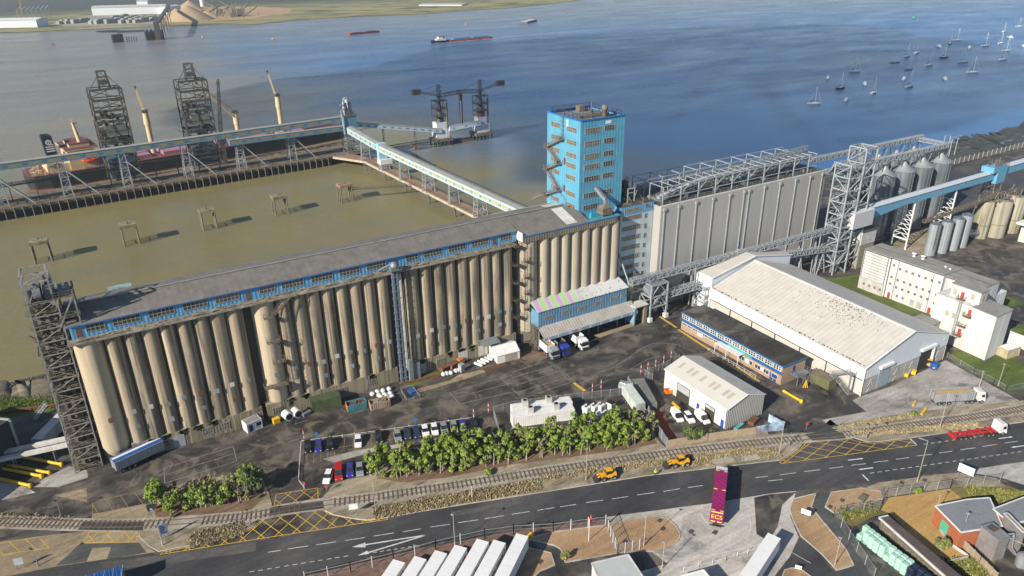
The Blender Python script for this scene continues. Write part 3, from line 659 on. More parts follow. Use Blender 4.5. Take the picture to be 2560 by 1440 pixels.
# cat ladders, landings and stairs on the cell faces
def ladder(m, x, y, z0, z1, w=.6, cage=True):
    for s in (-w/2, w/2): m.beam((x+s,y,z0), (x+s,y,z1), .07)
    z = z0
    while z < z1: m.beam((x-w/2,y,z), (x+w/2,y,z), .05); z += .6
    if cage:
        z = z0+2
        while z < z1:
            for p, q in (((-.4,0),(-.4,-.7)),((-.4,-.7),(.4,-.7)),((.4,-.7),(.4,0))): m.beam((x+p[0],y+p[1],z), (x+q[0],y+q[1],z), .05)
            z += 1.3
def landing(m, x0, x1, y0, y1, z, rail=True):
    m.box(x0, y0, z-.08, x1, y1, z)
    if rail: m.rail([(x0,y1,z),(x0,y0,z),(x1,y0,z),(x1,y1,z)], 1.1, .06, 1.6)
def stair(m, a, b, w=.9, n=None):
    a = Vector(a); b = Vector(b); d = Vector((b.x-a.x, b.y-a.y, 0)).normalized(); s = Vector((-d.y, d.x, 0))*(w/2)
    for q in (s, -s):
        m.beam(a+q, b+q, .09, .28); u = Vector((0,0,1.05)); m.beam(a+q+u, b+q+u, .06); m.beam(a+q+u*.5, b+q+u*.5, .05)
        for k in range(5): p = a.lerp(b, k/4)+q; m.beam(p, p+u, .05)
    n = n or max(3, int(abs(b.z-a.z)/.28))
    for k in range(n):
        p = a.lerp(b, (k+.5)/n); m.hexa([p-s-d*.13-Vector((0,0,.02)), p-s+d*.13-Vector((0,0,.02)), p+s+d*.13-Vector((0,0,.02)), p+s-d*.13-Vector((0,0,.02)), p-s-d*.13, p-s+d*.13, p+s+d*.13, p+s-d*.13])
m = MB()
stair(m, (29.2,163.0,28.0), (34.2,163.0,32.3)); landing(m, 27.2,29.4,162.4,163.8,28.0)
ladder(m, 28.4,162.7,21.5,28); landing(m, 27.0,30.2,162.2,163.9,21.5); ladder(m, 29.6,162.7,15.8,21.5); landing(m, 27.6,30.6,162.2,163.9,15.8); ladder(m, 28.2,162.7,9.5,15.8)
landing(m, 24.6,30.4,162.0,163.9,9.5); ladder(m, 25.0,162.6,.2,9.5)
m.build('stairway', M_BSTEEL, SI)
m = MB(); x = 97.6
for z0, z1 in ((4.5,10),(10,15.5),(15.5,21),(21,26.5),(26.5,32.2)): ladder(m, x-.3+(z0 % 2)*.6,162.6,z0,z1); landing(m, x-1.2,x+1.2,162.1,163.9,z1-.4)
m.build('stairway', M_DSTEEL, SI)
# elevator ducts in the recess between the second and third block
EL_ = thing('bucket_elevator', 'blue grey twin duct bucket elevator running up the recess of the long silo', 'elevator', (60.8,162.8,0))
m = MB()
for x in (60.2, 61.3): m.box(x-.3,162.5,0,x+.3,163.1,33.2)
for k in range(16): m.box(59.7,162.4,1+k*2,61.8,163.2,1.15+k*2)
m.build('duct', paint('blue_grey_steel', (.17,.22,.27), .5, .2, dirt=(.08,.08,.08)), EL_)
m = MB(); m.box(59.6,162.3,33.2,61.9,163.4,34.1); m.lathe([(1.05,34.1),(1.0,34.7),(.6,35.2),(.05,35.3)], (60.75,162.85), 12); m.build('head_casing', M_STEEL, EL_)
m = MB(); m.tube((61,164,34.5),(57,164.3,33.2),.3,8); m.rail([(58.9,161.9,33.2),(62.6,161.9,33.2)],1.,.06); m.box(58.9,161.9,33.1,62.6,163.4,33.2); m.build('platform', M_STEEL, EL_)
m = MB(); m.box(62.2,161.6,0,63.3,162.6,6.5); m.box(63.0,162.0,0,65.5,163.5,5.0); m.build('boot_casing', M_STEEL, EL_)
m = MB()
for i, x in enumerate((62.6,)): m.box(x,164.5,2,x+.5,164.9,31)
m.build('pale_strip', M_PALES, EL_)

# ---------------------------------------------------------------- headhouse silo
HH = thing('headhouse_silo', 'cleaner concrete silo block of rounded cells under a grey ribbed skirt beside the blue tower', 'silo', (117,170,0))
e = [99.4,104.95]+[104.95+3.655*k for k in range(1,9)]
for a, b in zip(e, e[1:]):
    r = (b-a)/2; m = MB(); m.lathe([(r,4),(r,32.9)], ((a+b)/2, 162.35+r), 18, PI*.95, PI*2.05 if b < 134 else PI*2.4); m.build('silo_cell', M_HH, HH)
m = MB(); m.box(99.6,164.6,0,133.4,187,33.6); m.build('core_wall', M_HH, HH)
m = MB()
pts = [(99.1,176),(99.1,162.2)]+[(131.6+2.1*math.sin(k*PI/12), 164.3-2.1*math.cos(k*PI/12)) for k in range(0,7)]+[(133.7,176)]
for p, q in zip(pts, pts[1:]): m.face([(p[0],p[1],32.6),(q[0],q[1],32.6),(q[0],q[1],34.5),(p[0],p[1],34.5)], False)
m.face([(p[0],p[1],32.6) for p in pts][::-1]); m.build('skirt', M_SKIRT, HH)
m = MB()
for p, q in zip(pts, pts[1:]): m.beam((p[0],p[1],34.55),(q[0],q[1],34.55),.22,.2)
m.build('eaves_trim', M_DBLUE, HH)
m = MB(); m.add([(99.0,162.1,34.6),(122.2,162.1,34.6),(122.2,168.3,36.35),(119.5,172.5,37.6),(99.0,172.5,37.6)], [(0,1,2,3,4)])
m.add([(99.0,172.5,37.6),(119.5,172.5,37.6),(119.5,180,36.1),(99.0,180,36.1)], [(0,1,2,3)]); m.add([(99.0,162.1,34.6),(99.0,172.5,37.6),(99.0,172.5,34.6)], [(0,1,2)]); m.build('roof', M_ROOFG, HH)
m = MB(); m.add([(114.5,163.3,34.98),(118.3,163.3,34.98),(118.4,171.6,37.36),(114.5,171.6,37.36)], [(0,1,2,3)]); m.add([(114.5,173.5,37.45),(119.4,173.5,37.45),(119.4,178,36.6),(114.5,178,36.6)], [(0,1,2,3)]); m.build('roof_panel', M_PALES, HH)
m = MB(); m.box(119.0,162.3,34.5,133.6,168.6,34.72); m.build('flat_roof', M_TEAL, HH)
m = MB(); m.box(98.8,162.2,33.0,99.0,165.4,35.6); m.build('end_panel', paint('white_panel', (.6,.62,.63), .5), HH)
m = MB(); ladder(m, 99.9,161.9,8,32,cage=False)
for z in (12,17,22,27): landing(m, 99.2,101.0,161.5,162.4,z)
m.build('cat_ladder', M_DSTEEL, HH)

# ---------------------------------------------------------------- blue tower
BT = thing('tower', 'tall bright blue clad elevator tower with rows of windows', 'tower', (130.3,177,0))
TX0, TX1, TY0, TY1, TZ0, TZ1 = 122.25, 138.3, 168.4, 185.6, 34.6, 63.0
m = MB()
m.m = 0; m.face([(TX0,TY0,TZ0),(TX1,TY0,TZ0),(TX1,TY0,TZ1),(TX0,TY0,TZ1)]); m.face([(TX1,TY1,TZ0),(TX0,TY1,TZ0),(TX0,TY1,TZ1),(TX1,TY1,TZ1)])
m.m = 1; m.face([(TX0,TY1,TZ0),(TX0,TY0,TZ0),(TX0,TY0,TZ1),(TX0,TY1,TZ1)]); m.face([(TX1,TY0,TZ0),(TX1,TY1,TZ0),(TX1,TY1,TZ1),(TX1,TY0,TZ1)])
m.build('cladding', [M_TBLUE, M_TBLUEY], BT)
m = MB(); m.box(TX0+.1,TY0+.1,0,TX1-.1,TY1-.1,TZ0); m.build('lower_shaft', M_HH, BT)
m = MB(); m.box(TX0+.2,TY0+.2,TZ1-.9,TX1-.2,TY1-.2,TZ1-.6); m.build('roof', paint('grey_blue_roof', (.17,.20,.24), .8, var=.35, scale=.5, dirt=(.3,.27,.22), dirt_amt=.6), BT)
m = MB()
for a, b in (((TX0,TY0),(TX1,TY0)),((TX1,TY0),(TX1,TY1)),((TX1,TY1),(TX0,TY1)),((TX0,TY1),(TX0,TY0))):
    m.beam((*a,TZ1+.02),(*b,TZ1+.02),.5,.35)
m.build('parapet_cap', M_DBLUE, BT)
m = MB()
for a, b in (((TX0+1,TY0+.7),(TX1-1,TY0+.7)),((TX1-1,TY0+.7),(TX1-1,TY1-1)),((TX1-1,TY1-1),(TX0+1,TY1-1)),((TX0+1,TY1-1),(TX0+1,TY0+.7))):
    m.rail([(*a,TZ1-.6),(*b,TZ1-.6)], 2.0, .1, 2.2)
m.build('roof_rail', paint('dark_purple_rail', (.05,.035,.05), .7), BT)
m = MB()
m.box(TX0+3,TY0+5,TZ1-.6,TX1-2,TY0+5.3,TZ1+.1); m.tube((TX0+6,TY0+3,TZ1),(TX1-3,TY1-3,TZ1+.5),.12,6); m.tube((TX0+3,TY0+9,TZ1),(TX1-2,TY0+8,TZ1),.12,6)
m.lathe([(.85,-.6),(.85,1.3),(1.0,1.4),(.95,2.2),(.7,2.8),(.1,2.9)], (TX0+11,TY0+3.4,TZ1), 12)
m.box(TX0+9,TY1-4,TZ1-.6,TX0+11,TY1-2,TZ1+1.3); m.tube((TX1-4,TY1-6,TZ1-.6),(TX1-4,TY1-6,TZ1+2.8),.18,6)
m.build('roof_plant', M_BSTEEL, BT)
rows = (59.8,56.05,52.25,49.15,45.55,40.5,36.8)
for i, z in enumerate(rows):
    window(BT, (126.6,TY0-.005,z), XU, 5.3, 1.45, 6, 2, pane=M_OGLASS if i < 4 else M_GLASS, t=.1)
    if i < 6: window(BT, (132.6,TY0-.005,z+.12), XU, 3.6, 1.45, 4, 2, t=.1)
    window(BT, (TX0-.005,172.7,z), YU, 4.8, 1.4, 5, 2, pane=M_OGLASS, t=.1)
    window(BT, (TX0-.005,181.0,z), YU, 4.4, 1.4, 5, 2, pane=M_OGLASS, t=.1)
panel(BT, 'notice', (132.2,TY0-.01,61.6), XU, 2.0, .9, M_WHITEP)
panel(BT, 'pale_patch', (TX0-.01,174.9,61.3), YU, .9, 2.0, paint('pale_patch', (.45,.55,.58), .5))
m = MB(); ladder(m, 0,0,0,0.1); m = MB()
for s in (-.35,.35): m.beam((TX0-.3,177+s,56.5),(TX0-.3,177+s,64.2),.1)
for k in range(13): m.beam((TX0-.3,176.65,56.8+k*.6),(TX0-.3,177.35,56.8+k*.6),.06)
for k in range(6):
    z = 58+k*1.2
    for p, q in (((-.3,176.5),(-1.1,176.5)),((-1.1,176.5),(-1.1,177.5)),((-1.1,177.5),(-.3,177.5))): m.beam((TX0+p[0],p[1],z),(TX0+q[0],q[1],z),.07)
def tstair(m, y0, z0, y1, z1):
    a = Vector((TX0-.9,y0,z0)); b = Vector((TX0-.9,y1,z1))
    stair(m, a, b, 1.0)
fl = [(177.0,56.3),(184.5,52.7),(178.0,48.8),(184.8,45.6),(178.0,40.4),(185.2,37.2)]
for (ya, za), (yb, zb) in zip(fl, fl[1:]): tstair(m, ya, za, yb, zb)
for y, z in fl:
    m.box(TX0-1.7,y-.9,z-.12,TX0,y+.9,z); m.rail([(TX0,y-.9,z),(TX0-1.7,y-.9,z),(TX0-1.7,y+.9,z),(TX0,y+.9,z)],1.1,.07,1.)
m.beam((TX0-1.2,178,40.4),(TX0,174.4,37.5),.1)
stair(m, (TX0-.9,186,37.2),(TX0-.9,193,33.5),1.0)
m.build('fire_stair', paint('brown_grey_stair', (.20,.16,.14), .75, var=.4, dirt=(.4,.37,.33)), BT)
for y, z in fl[2::2]: panel(BT, 'door', (TX0-.02,y-2.,z+1.0), YU, .9, 2.0, paint('maroon_door', (.16,.03,.04), .6))
# dust collector on the teal roof
DC = thing('dust_collector', 'rusty box dust collector with grey duct on the teal roof below the tower', 'duct box', (129.2,164.6,34.7))
m = MB(); m.box(127.6,163.4,35.2,131.0,166.2,37.3); m.build('casing', M_BSTEEL, DC)
m = MB(); m.add([(127.6,163.4,37.3),(131,163.4,37.3),(131,166.2,37.3),(127.6,166.2,37.3),(129,164.4,38.3),(129.8,164.4,38.3),(129.8,165.2,38.3),(129,165.2,38.3)], [(0,1,5,4),(1,2,6,5),(2,3,7,6),(3,0,4,7),(4,5,6,7)]); m.build('hood', M_BSTEEL, DC)
m = MB()
for x in (127.7,130.9):
    for y in (163.5,166.1): m.beam((x,y,34.7),(x,y,35.3),.2)
for x in (128.7,129.9): m.beam((x,163.37,35.2),(x,163.37,37.3),.15)
m.build('leg', M_BSTEEL, DC)
m = MB(); m.box(129.0,164.2,38.2,130.0,165.2,39.6); m.beam((129.4,164.7,39.5),(128.2,168.2,42.6),1.0); m.build('duct', M_STEEL, DC)
m = MB(); m.extr([(0,0),(4.2,0),(.3,1.5)], (124.2,164.8,34.72), (1,0,0), (0,1,0), .9)
single(m, 'roof_chute', paint('turquoise_paint', (.02,.33,.45), .4), 'bright turquoise sloping chute lying on the teal roof at the foot of the tower', 'chute')

# ---------------------------------------------------------------- white annex between tower and concrete box
AN = thing('annex', 'narrow white annex with a blue band and rows of broken windows between two silos', 'building', (142.5,167,0))
m = MB(); m.box(136.0,165.3,0,149.0,185,32.8); m.build('wall', paint('annex_white', (.42,.50,.53), .6, var=.2, scale=.3, dirt=(.33,.35,.34), dirt_amt=.6), AN)
m = MB(); m.box(135.9,165.2,32.8,149.1,185.1,35.4); m.build('blue_band', M_BLUE, AN)
for z in (31.75,28.4,25.15,21.9,18.6,15.3,12.2):
    window(AN, (140.4,165.28,z), XU, 7.2, 1.35, 9, 2, pane=M_OGLASS if z < 27 else M_GLASS)
    window(AN, (146.0,165.28,z-.4), XU, .95, 1.4, 1, 2)
window(AN, (140.6,165.18,34.2), XU, 6.6, 1.1, 9, 1, pane=M_OGLASS); window(AN, (146.1,165.18,34.5), XU, .9, 1.2, 1, 2)
m = MB(); m.box(136,165.4,35.4,149,184.9,35.5); m.build('roof', M_DSTEEL, AN)
RP = thing('roof_plant', 'tangle of dark rusty pipes and frames on the roof beside the blue tower', 'machinery', (142,174,35.5))
m = MB()
for k in range(80):
    a = Vector((random.uniform(138.6,148),random.uniform(166,184),random.uniform(35.6,38))); b = a+Vector((random.choice((0,0,random.uniform(-4,4))),random.choice((0,random.uniform(-3,3))),random.choice((0,random.uniform(.5,2.6)))))
    m.beam(a, b, random.uniform(.12,.3))
m.build('pipework', M_BSTEEL, RP)
m = MB()
for x, y, w_, h in ((140,176,3.4,7.5),(142.6,178.5,2.6,9),(140.5,181,3,6),(144.8,175,1.8,5)): m.box(x-w_/2,y-w_/2,35.5,x+w_/2,y+w_/2,35.5+h); m.rail([(x-w_/2,y-w_/2,35.5+h),(x+w_/2,y-w_/2,35.5+h),(x+w_/2,y+w_/2,35.5+h)],1.1,.08,1.2)
m.build('casing', M_DSTEEL, RP)
m = MB()
for x, y in ((141,168.5),(143.4,168.2)): m.beam((x,y,35.5),(x,y,40),.25)
m.beam((141,168.5,40),(143.4,168.2,40),.25); m.beam((141,168.5,38.6),(143.4,168.2,38.6),.18); m.build('portal', M_LSTEEL, RP)

# ---------------------------------------------------------------- concrete box silo and the steelwork on its roof
M_BOX = concrete('box_concrete', (.44,.425,.40), (.40,.385,.36), (.335,.32,.295), .5, False, .5)
BX = thing('box_silo', 'smooth grey concrete silo block with thin downpipes and steelwork along its roof', 'silo', (188,172,0))
m = MB(); m.box(149.2,162.0,0,226.6,182.0,34.4); m.build('wall', M_BOX, BX)
m = MB(); m.box(149.2,162.0,34.4,226.6,162.4,34.75); m.box(149.2,181.6,34.4,226.6,182,34.75); m.build('parapet', M_PALES, BX)
m = MB(); m.box(149.4,162.4,34.4,226.4,181.6,34.5); m.build('roof', M_DSTEEL, BX)
for x in (150.5,156.5,163.9,171.3,178.9,185.5,187.9,195.3,202.9,210.9,218.5,224.9):
    m = MB(); m.box(x-.16,161.7,2,x+.16,161.99,33.2); m.box(x-.45,161.5,33.0,x+.45,161.99,33.9); m.build('downpipe', M_LSTEEL, BX)
RS = thing('roof_conveyor', 'galvanised steel frames and covered conveyors along the roof of the grey concrete silo', 'conveyor', (188,171,34.6))
m = MB()
xs = [151+3.75*k for k in range(20)]
for k, x in enumerate(xs):
    zt = 40.0 if k < 11 else 40.8
    m.beam((x,163.3,zt),(x,170.0,zt),.22)
    if k % 2 == 0:
        m.beam((x,163.6,34.5),(x,163.6,zt),.3); m.beam((x,169.8,34.5),(x,169.8,zt),.26); m.beam((x,163.6,zt-3.2),(x+3.75,163.6,zt-.2),.16)
    if k % 2 == 0:
        m.beam((x,178.6,34.5),(x,178.6,40.2),.26); m.beam((x,172.6,34.5),(x,172.6,40.2),.26); m.beam((x,172.2,40.2),(x,179,40.2),.24)
for y, z in ((163.6,40.0),(169.8,40.0),(172.6,40.2),(178.6,40.2),(178.6,38.2),(163.6,36.6)): m.beam((151,y,z),(222.4,y,z),.22)
m.build('frame', M_LSTEEL, RS)
m = MB()
m.truss((151.2,166,35.2),(170,166,38.4),1.5,2.4,.2,12); m.truss((170,166,38.4),(222,166.2,38.6),1.5,2.4,.2,30)
m.truss((151,175.5,36.4),(222,175.5,36.4),1.4,2.0,.18,36); m.truss((196,168,39.6),(222,168,41.6),1.3,1.8,.18,14)
m.build('conveyor_truss', M_STEEL, RS)
m = MB()
for (a, b) in (((151.2,166,36.1),(170,166,39.3)),((170,166,39.3),(222,166.2,39.5)),((151,175.5,37.2),(222,175.5,37.2))): m.beam(a, b, 1.3, .9)
m.build('belt_cover', paint('pale_grey_cover', (.42,.45,.48), .5, .1), RS)
m = MB()
for k in range(22): x = 152+k*3.3; m.box(x,164.2+random.uniform(0,8),34.5,x+random.uniform(.6,1.6),165.6+random.uniform(0,8),34.5+random.uniform(.6,2.0))
m.rail([(149.4,162.6,34.75),(226.2,162.6,34.75)],1.1,.06,3.6)
m.build('machinery', M_STEEL, RS)
# ---------------------------------------------------------------- lettering
TCACHE = {}
def text_data(s, size, depth=.02, shear=0.):
    k = (s, size, shear)
    if k not in TCACHE:
        cu = bpy.data.curves.new('t', 'FONT'); cu.body = s; cu.size = size; cu.align_x = 'CENTER'; cu.align_y = 'CENTER'; cu.extrude = depth; cu.resolution_u = 3; cu.shear = shear
        o = bpy.data.objects.new('t', cu); COL.objects.link(o); bpy.context.view_layer.update()
        TCACHE[k] = bpy.data.meshes.new_from_object(o.evaluated_get(bpy.context.evaluated_depsgraph_get())); bpy.data.objects.remove(o)
    return TCACHE[k]
def letters(parent, s, o, u, size, mat, name='lettering', up=(0,0,1), loc=False, shear=0., depth=.02):
    me = text_data(s, size, depth, shear).copy(); me.materials.clear(); me.materials.append(mat)
    ob = bpy.data.objects.new(name, me); COL.objects.link(ob); ob.parent = parent
    u = Vector(u).normalized() if len(u) == 3 else Vector((u[0],u[1],0)).normalized(); v = Vector(up); n = u.cross(v)
    off = Vector((0,0,0)) if (loc or parent is None) else parent_loc(parent)
    ob.matrix_local = Matrix.Translation(Vector(o)-off) @ Matrix(((u.x,v.x,n.x,0),(u.y,v.y,n.y,0),(u.z,v.z,n.z,0),(0,0,0,1)))
    return ob

# ---------------------------------------------------------------- loading building with numbered bays
LB = thing('loading_building', 'blue loading building with a green and lilac streaked roof and numbered lorry bays', 'building', (117.5,160,0))
M_LBLUE = sheet('loading_blue_cladding', (.13,.27,.40), 0, .95, .55, .12, contrast=.6, dirt=(.08,.14,.2), dirt_amt=.2)
def streak_roof():
    t = NT('streaked_roof'); p = t.pos()
    sx = t.new('ShaderNodeSeparateXYZ'); t.link(p, sx.inputs[0])
    w = t.new('ShaderNodeTexWave', wave_type='BANDS', bands_direction='X', wave_profile='SIN', Scale=.1, Distortion=2.2); w.inputs['Detail'].default_value = 3; w.inputs['Detail Scale'].default_value = .35
    t.link(t.pos((1,.35,1), rot=.55), w.inputs['Vector'])
    col = t.ramp(w.outputs['Fac'], [(.3, (.33,.52,.24)), (.52, (.50,.52,.46)), (.75, (.48,.30,.50))])
    far = t.ramp(t.math('MULTIPLY', t.math('SUBTRACT', sx.outputs[0], 113.), .09), [(0., 0.), (1., 1.)])
    col = t.mix(far, col, (.56,.56,.56))
    sp = t.noise(t.pos((1,1,1)), 1.35, 3, .6); k = t.math('MULTIPLY', t.ramp(sp, [(.62, 0.), (.66, 1.)]), t.ramp(far, [(.1, .12), (.8, 1.)]))
    col = t.mix(k, col, (.045,.05,.03)); return t.out(col, .7)
m = MB(); m.box(101.5,158,7.2,134.1,164.5,12.2); m.build('wall', M_LBLUE, LB)
m = MB(); m.add([(101.2,157.75,12.25),(134.4,157.75,12.25),(134.4,163.6,14.1),(101.2,163.6,14.1),(101.2,157.75,12.4),(134.4,157.75,12.4),(134.4,163.6,14.25),(101.2,163.6,14.25)], [(0,1,5,4),(4,5,6,7),(1,2,6,5),(3,0,4,7),(0,3,2,1)])
m.add([(101.5,158,12.2),(101.5,163.6,12.2),(101.5,163.6,14.1)], [(0,1,2),(2,1,0)]); m.build('roof', streak_roof(), LB)
m = MB(); m.add([(101.3,154.75,5.15),(135.9,154.75,5.15),(135.9,157.99,7.25),(101.3,157.99,7.25),(101.3,154.75,5.3),(135.9,154.75,5.3),(135.9,157.99,7.4),(101.3,157.99,7.4)], [(4,5,6,7),(0,3,2,1),(0,1,5,4),(1,2,6,5),(3,0,4,7)]); m.build('canopy', sheet('canopy_sheet', (.40,.37,.33), 0, .9, .8, .2, contrast=.8, dirt=(.2,.18,.15), dirt_amt=.5), LB)
m = MB(); m.box(101.3,154.55,4.35,135.9,154.74,5.25); m.build('fascia', paint('fascia_blue', (.22,.33,.41), .5, dirt=(.3,.33,.35)), LB)
for i, x in enumerate((133.6,129.7,125.6,121.8,117.9,114.2,110.6,106.6,103.1)):
    pl = panel(LB, 'number_plate', (x,154.54,4.8), XU, .8, .8, M_WHITEP, .04)
    letters(pl, str(i+1), (x,154.48,4.8), XU, .95, M_BLACK, 'number')
panel(LB, 'red_notice', (112.4,154.54,4.9), XU, .9, .5, paint('notice_red', (.45,.06,.07), .5), .04)
m = MB(); m.box(101.5,162.0,0,134.1,162.4,7.2); m.box(101.5,158,0,101.8,162.2,7.2); m.build('bay_wall', paint('bay_shade_concrete', (.09,.08,.07), .9), LB)  # shade under the canopy put into the bay wall colour
for x in (101.6,108.4,112.3,116.0,119.6,123.2,130.5,134.0):
    m = MB(); m.box(x-.16,157.7,0,x+.16,158.0,7.2); m.build('post', M_STEEL, LB)
for x in (103.4,109.5,115.5,121.5,127.5): window(LB, (x+1.6,157.99,9.7), XU, 2.7, 1.15, 5, 2, pane=M_OGLASS)
window(LB, (132.4,157.99,9.9), XU, 1.3, 1.3, 3, 2, pane=M_OGLASS)
m = MB(); ladder(m, 101.0,158.4,0,7); landing(m, 99.8,101.4,157.6,160,7.0); m.rail([(100,157.6,2.5),(101.4,157.6,2.5)],1.,.06)
for k in range(14): a = Vector((random.uniform(97.5,101),random.uniform(157.5,161),random.uniform(.2,5))); m.beam(a, a+Vector((random.choice((0,1.6)),0,random.choice((0,2.2)))), .16)
m.build('side_stair', M_BSTEEL, LB)
# pump house and steel portal to its right
PH = thing('pump_house', 'narrow pale sided plant house with a dark doorway between loading bays and steel portal', 'plant house', (137.5,157,0))
m = MB(); m.box(134.9,154.7,0,135.2,158,6.3); m.box(138.6,154.8,0,139.9,158,6.3); m.box(135.2,157.6,0,138.6,158,6.3); m.build('wall', M_PLINTH, PH)
m = MB(); m.box(134.6,154.4,6.3,140.0,158.2,6.6); m.build('roof', M_PALES, PH)
m = MB(); m.box(134.9,154.5,3.6,135.2,154.69,6.3); m.box(134.4,154.4,1,134.8,158,5.9); m.build('side_panel', M_PBLUE, PH)
CB = thing('chute_hopper', 'cream hopper box on a dirty concrete pier with a long pipe rising to the annex', 'hopper', (136.4,160,0))
m = MB(); m.lathe([(1.1,0),(1.1,9.4)], (136.9,160.2), 12); m.build('pier', M_PLINTH, CB)
m = MB(); m.box(134.6,158.6,9.4,139.6,161.6,9.7); m.rail([(134.6,158.6,9.7),(139.6,158.6,9.7),(139.6,161.6,9.7)],1.,.07); m.build('platform', M_BSTEEL, CB)
m = MB(); m.box(135.4,159,9.7,137.2,160.8,12.2); m.box(137.3,159.4,9.7,138.4,160.8,11.4); m.build('hopper', paint('cream_steel', (.46,.41,.29), .7, var=.3, dirt=(.1,.09,.07), dirt_amt=.8), CB)
m = MB(); m.tube((136.3,159.9,12.1),(136.0,164.6,19.6),.3,8); m.tube((136.0,164.6,19.6),(135.6,165.1,21),.4,8,.3); m.build('chute_pipe', M_STEEL, CB)
GT = thing('conveyor_gate', 'braced galvanised steel portal tower on white concrete feet carrying conveyors', 'steel tower', (144.3,157,0))
m = MB()
L4 = [(141,154.6),(147.6,154.6),(147.6,160),(141,160)]
for x, y in L4: m.beam((x,y,.9),(x,y,12.3),.45)
for z in (4.6,8.2,12.2):
    for a, b in zip(L4, L4[1:]+L4[:1]): m.beam((*a,z),(*b,z),.35)
for z0, z1 in ((4.6,8.2),(8.2,12.2)):
    m.beam((141,154.6,z0),(144.3,154.6,z1),.24); m.beam((147.6,154.6,z0),(144.3,154.6,z1),.24); m.beam((141,154.6,z0),(141,160,z1),.24); m.beam((147.6,160,z0),(147.6,154.6,z1),.24)
m.beam((147.6,154.6,1),(147.6,158,5),.2); m.beam((141,154.7,5),(147.4,154.7,9.5),.3)
m.build('frame', M_LSTEEL, GT)
for x, y in L4: m = MB(); m.box(x-.65,y-.65,0,x+.65,y+.65,1.4); m.build('foot', M_WHITEP, GT)
m = MB()
m.box(141.4,155.2,8.2,147.2,159.4,8.35); m.box(141.2,154.9,12.2,147.4,159.8,12.4)
for k in range(14): x = random.uniform(141.5,146); y = random.uniform(155.3,158.6); z = random.choice((8.35,12.4)); m.box(x,y,z,x+random.uniform(.4,1.6),y+random.uniform(.4,1.2),z+random.uniform(.5,1.6))
m.box(141.0,154.9,9.4,142.6,159.5,11.6); m.build('machinery', M_STEEL, GT)
CV = thing('conveyor_bridge', 'galvanised upper conveyor bridge along the foot of the grey concrete silo', 'conveyor', (184,155,12))
m = MB(); m.truss((136,158.6,12.6),(162,156.6,13.4),1.7,1.8,.2,14); m.truss((162,156.6,13.4),(224,151.4,15.6),1.7,1.8,.2,32); m.build('truss', M_LSTEEL, CV)
m = MB(); m.beam((136,158.6,13.6),(162,156.6,14.4),1.4,.8); m.beam((162,156.6,14.4),(224,151.4,16.6),1.4,.8); m.build('belt_cover', M_STEEL, CV)
m = MB(); m.rail([(136,157.7,14.4),(162,155.7,15.2),(224,150.5,17.4)],1.,.06,2.6); m.build('handrail', M_LSTEEL, CV)
m = MB()
for x, y, z in ((160.2,156.6,13.3),(207,152.8,15),(215,152.2,15.2)):
    for s in (-.8,.8): m.beam((x,y+s,0),(x,y+s,z),.3)
    m.beam((x,y-.8,2),(x,y+.8,z-1),.15)
m.build('leg', M_LSTEEL, CV)
CW = thing('conveyor_bridge', 'short galvanised lower conveyor running from the steel portal into the white shed', 'conveyor', (154.5,156.5,6))
m = MB(); m.truss((147.6,156.4,6.1),(161,154.6,7.2),1.9,2.2,.22,9); m.build('truss', M_LSTEEL, CW)
m = MB(); m.beam((147.6,156.4,7.0),(161,154.6,8.1),1.5,.9); m.build('belt_cover', M_STEEL, CW)
m = MB(); m.rail([(147.6,155.4,8.3),(161,153.6,9.4)],1.,.06,1.8); m.build('handrail', M_LSTEEL, CW)
CX = thing('conveyor_bridge', 'galvanised conveyor sloping from the shed head house down to the lattice tower', 'conveyor', (214,152,6))
m = MB(); m.truss((199.2,152.4,10.4),(230,151.4,7.2),1.7,1.9,.2,20); m.build('truss', M_LSTEEL, CX)
m = MB(); m.beam((199.2,152.4,11.4),(230,151.4,8.2),1.4,.8); m.build('belt_cover', M_STEEL, CX)
m = MB()
for x in (206,218,229):
    m.beam((x-2.2,151.2,0),(x,151.2,8.2),.28); m.beam((x+2.2,151.2,0),(x,151.2,8.2),.28); m.beam((x-2.2,153,0),(x,153,8.2),.28); m.beam((x+2.2,153,0),(x,153,8.2),.28); m.beam((x-1.2,151.2,4),(x+1.2,151.2,4),.2)
m.build('leg', M_LSTEEL, CX)
BT2 = thing('transfer_tower', 'low galvanised steel frame full of chutes against the white shed wall', 'steel tower', (163.5,153,0))
m = MB(); m.lattice([(160.4,150.8,0),(166.6,150.8,0),(166.6,155.6,0),(160.4,155.6,0)], [(160.4,150.8,8.3),(166.6,150.8,8.3),(166.6,155.6,8.3),(160.4,155.6,8.3)], 3, .32); m.build('frame', M_LSTEEL, BT2)
m = MB()
for k in range(16): x = random.uniform(161,165.4); y = random.uniform(151,154); z = random.uniform(2,7); m.box(x,y,z,x+random.uniform(.4,1.3),y+random.uniform(.4,1.3),z+random.uniform(.3,1))
m.beam((161,152,8),(165.6,154,3),.7); m.build('machinery', M_LSTEEL, BT2)
M_GRAVELB = thing('weigh_bin', 'square galvanised weigh bin hanging behind the upper conveyor bridge', 'bin', (155.4,160.2,5))
m = MB(); m.add([(152,158.8,10.2),(159,158.8,10.6),(159,161.6,10.6),(152,161.6,10.2),(154.2,159.8,6.2),(157,159.8,6.2),(157,160.6,6.2),(154.2,160.6,6.2)], [(0,1,2,3),(4,7,6,5),(0,4,5,1),(1,5,6,2),(2,6,7,3),(3,7,4,0)]); m.build('hopper', paint('pale_olive_steel', (.33,.33,.27), .6), M_GRAVELB)
m = MB()
for x in (152.3,158.7):
    for y in (159,161.4): m.beam((x,y,0),(x,y,10.2),.25)
m.build('frame', M_STEEL, M_GRAVELB)

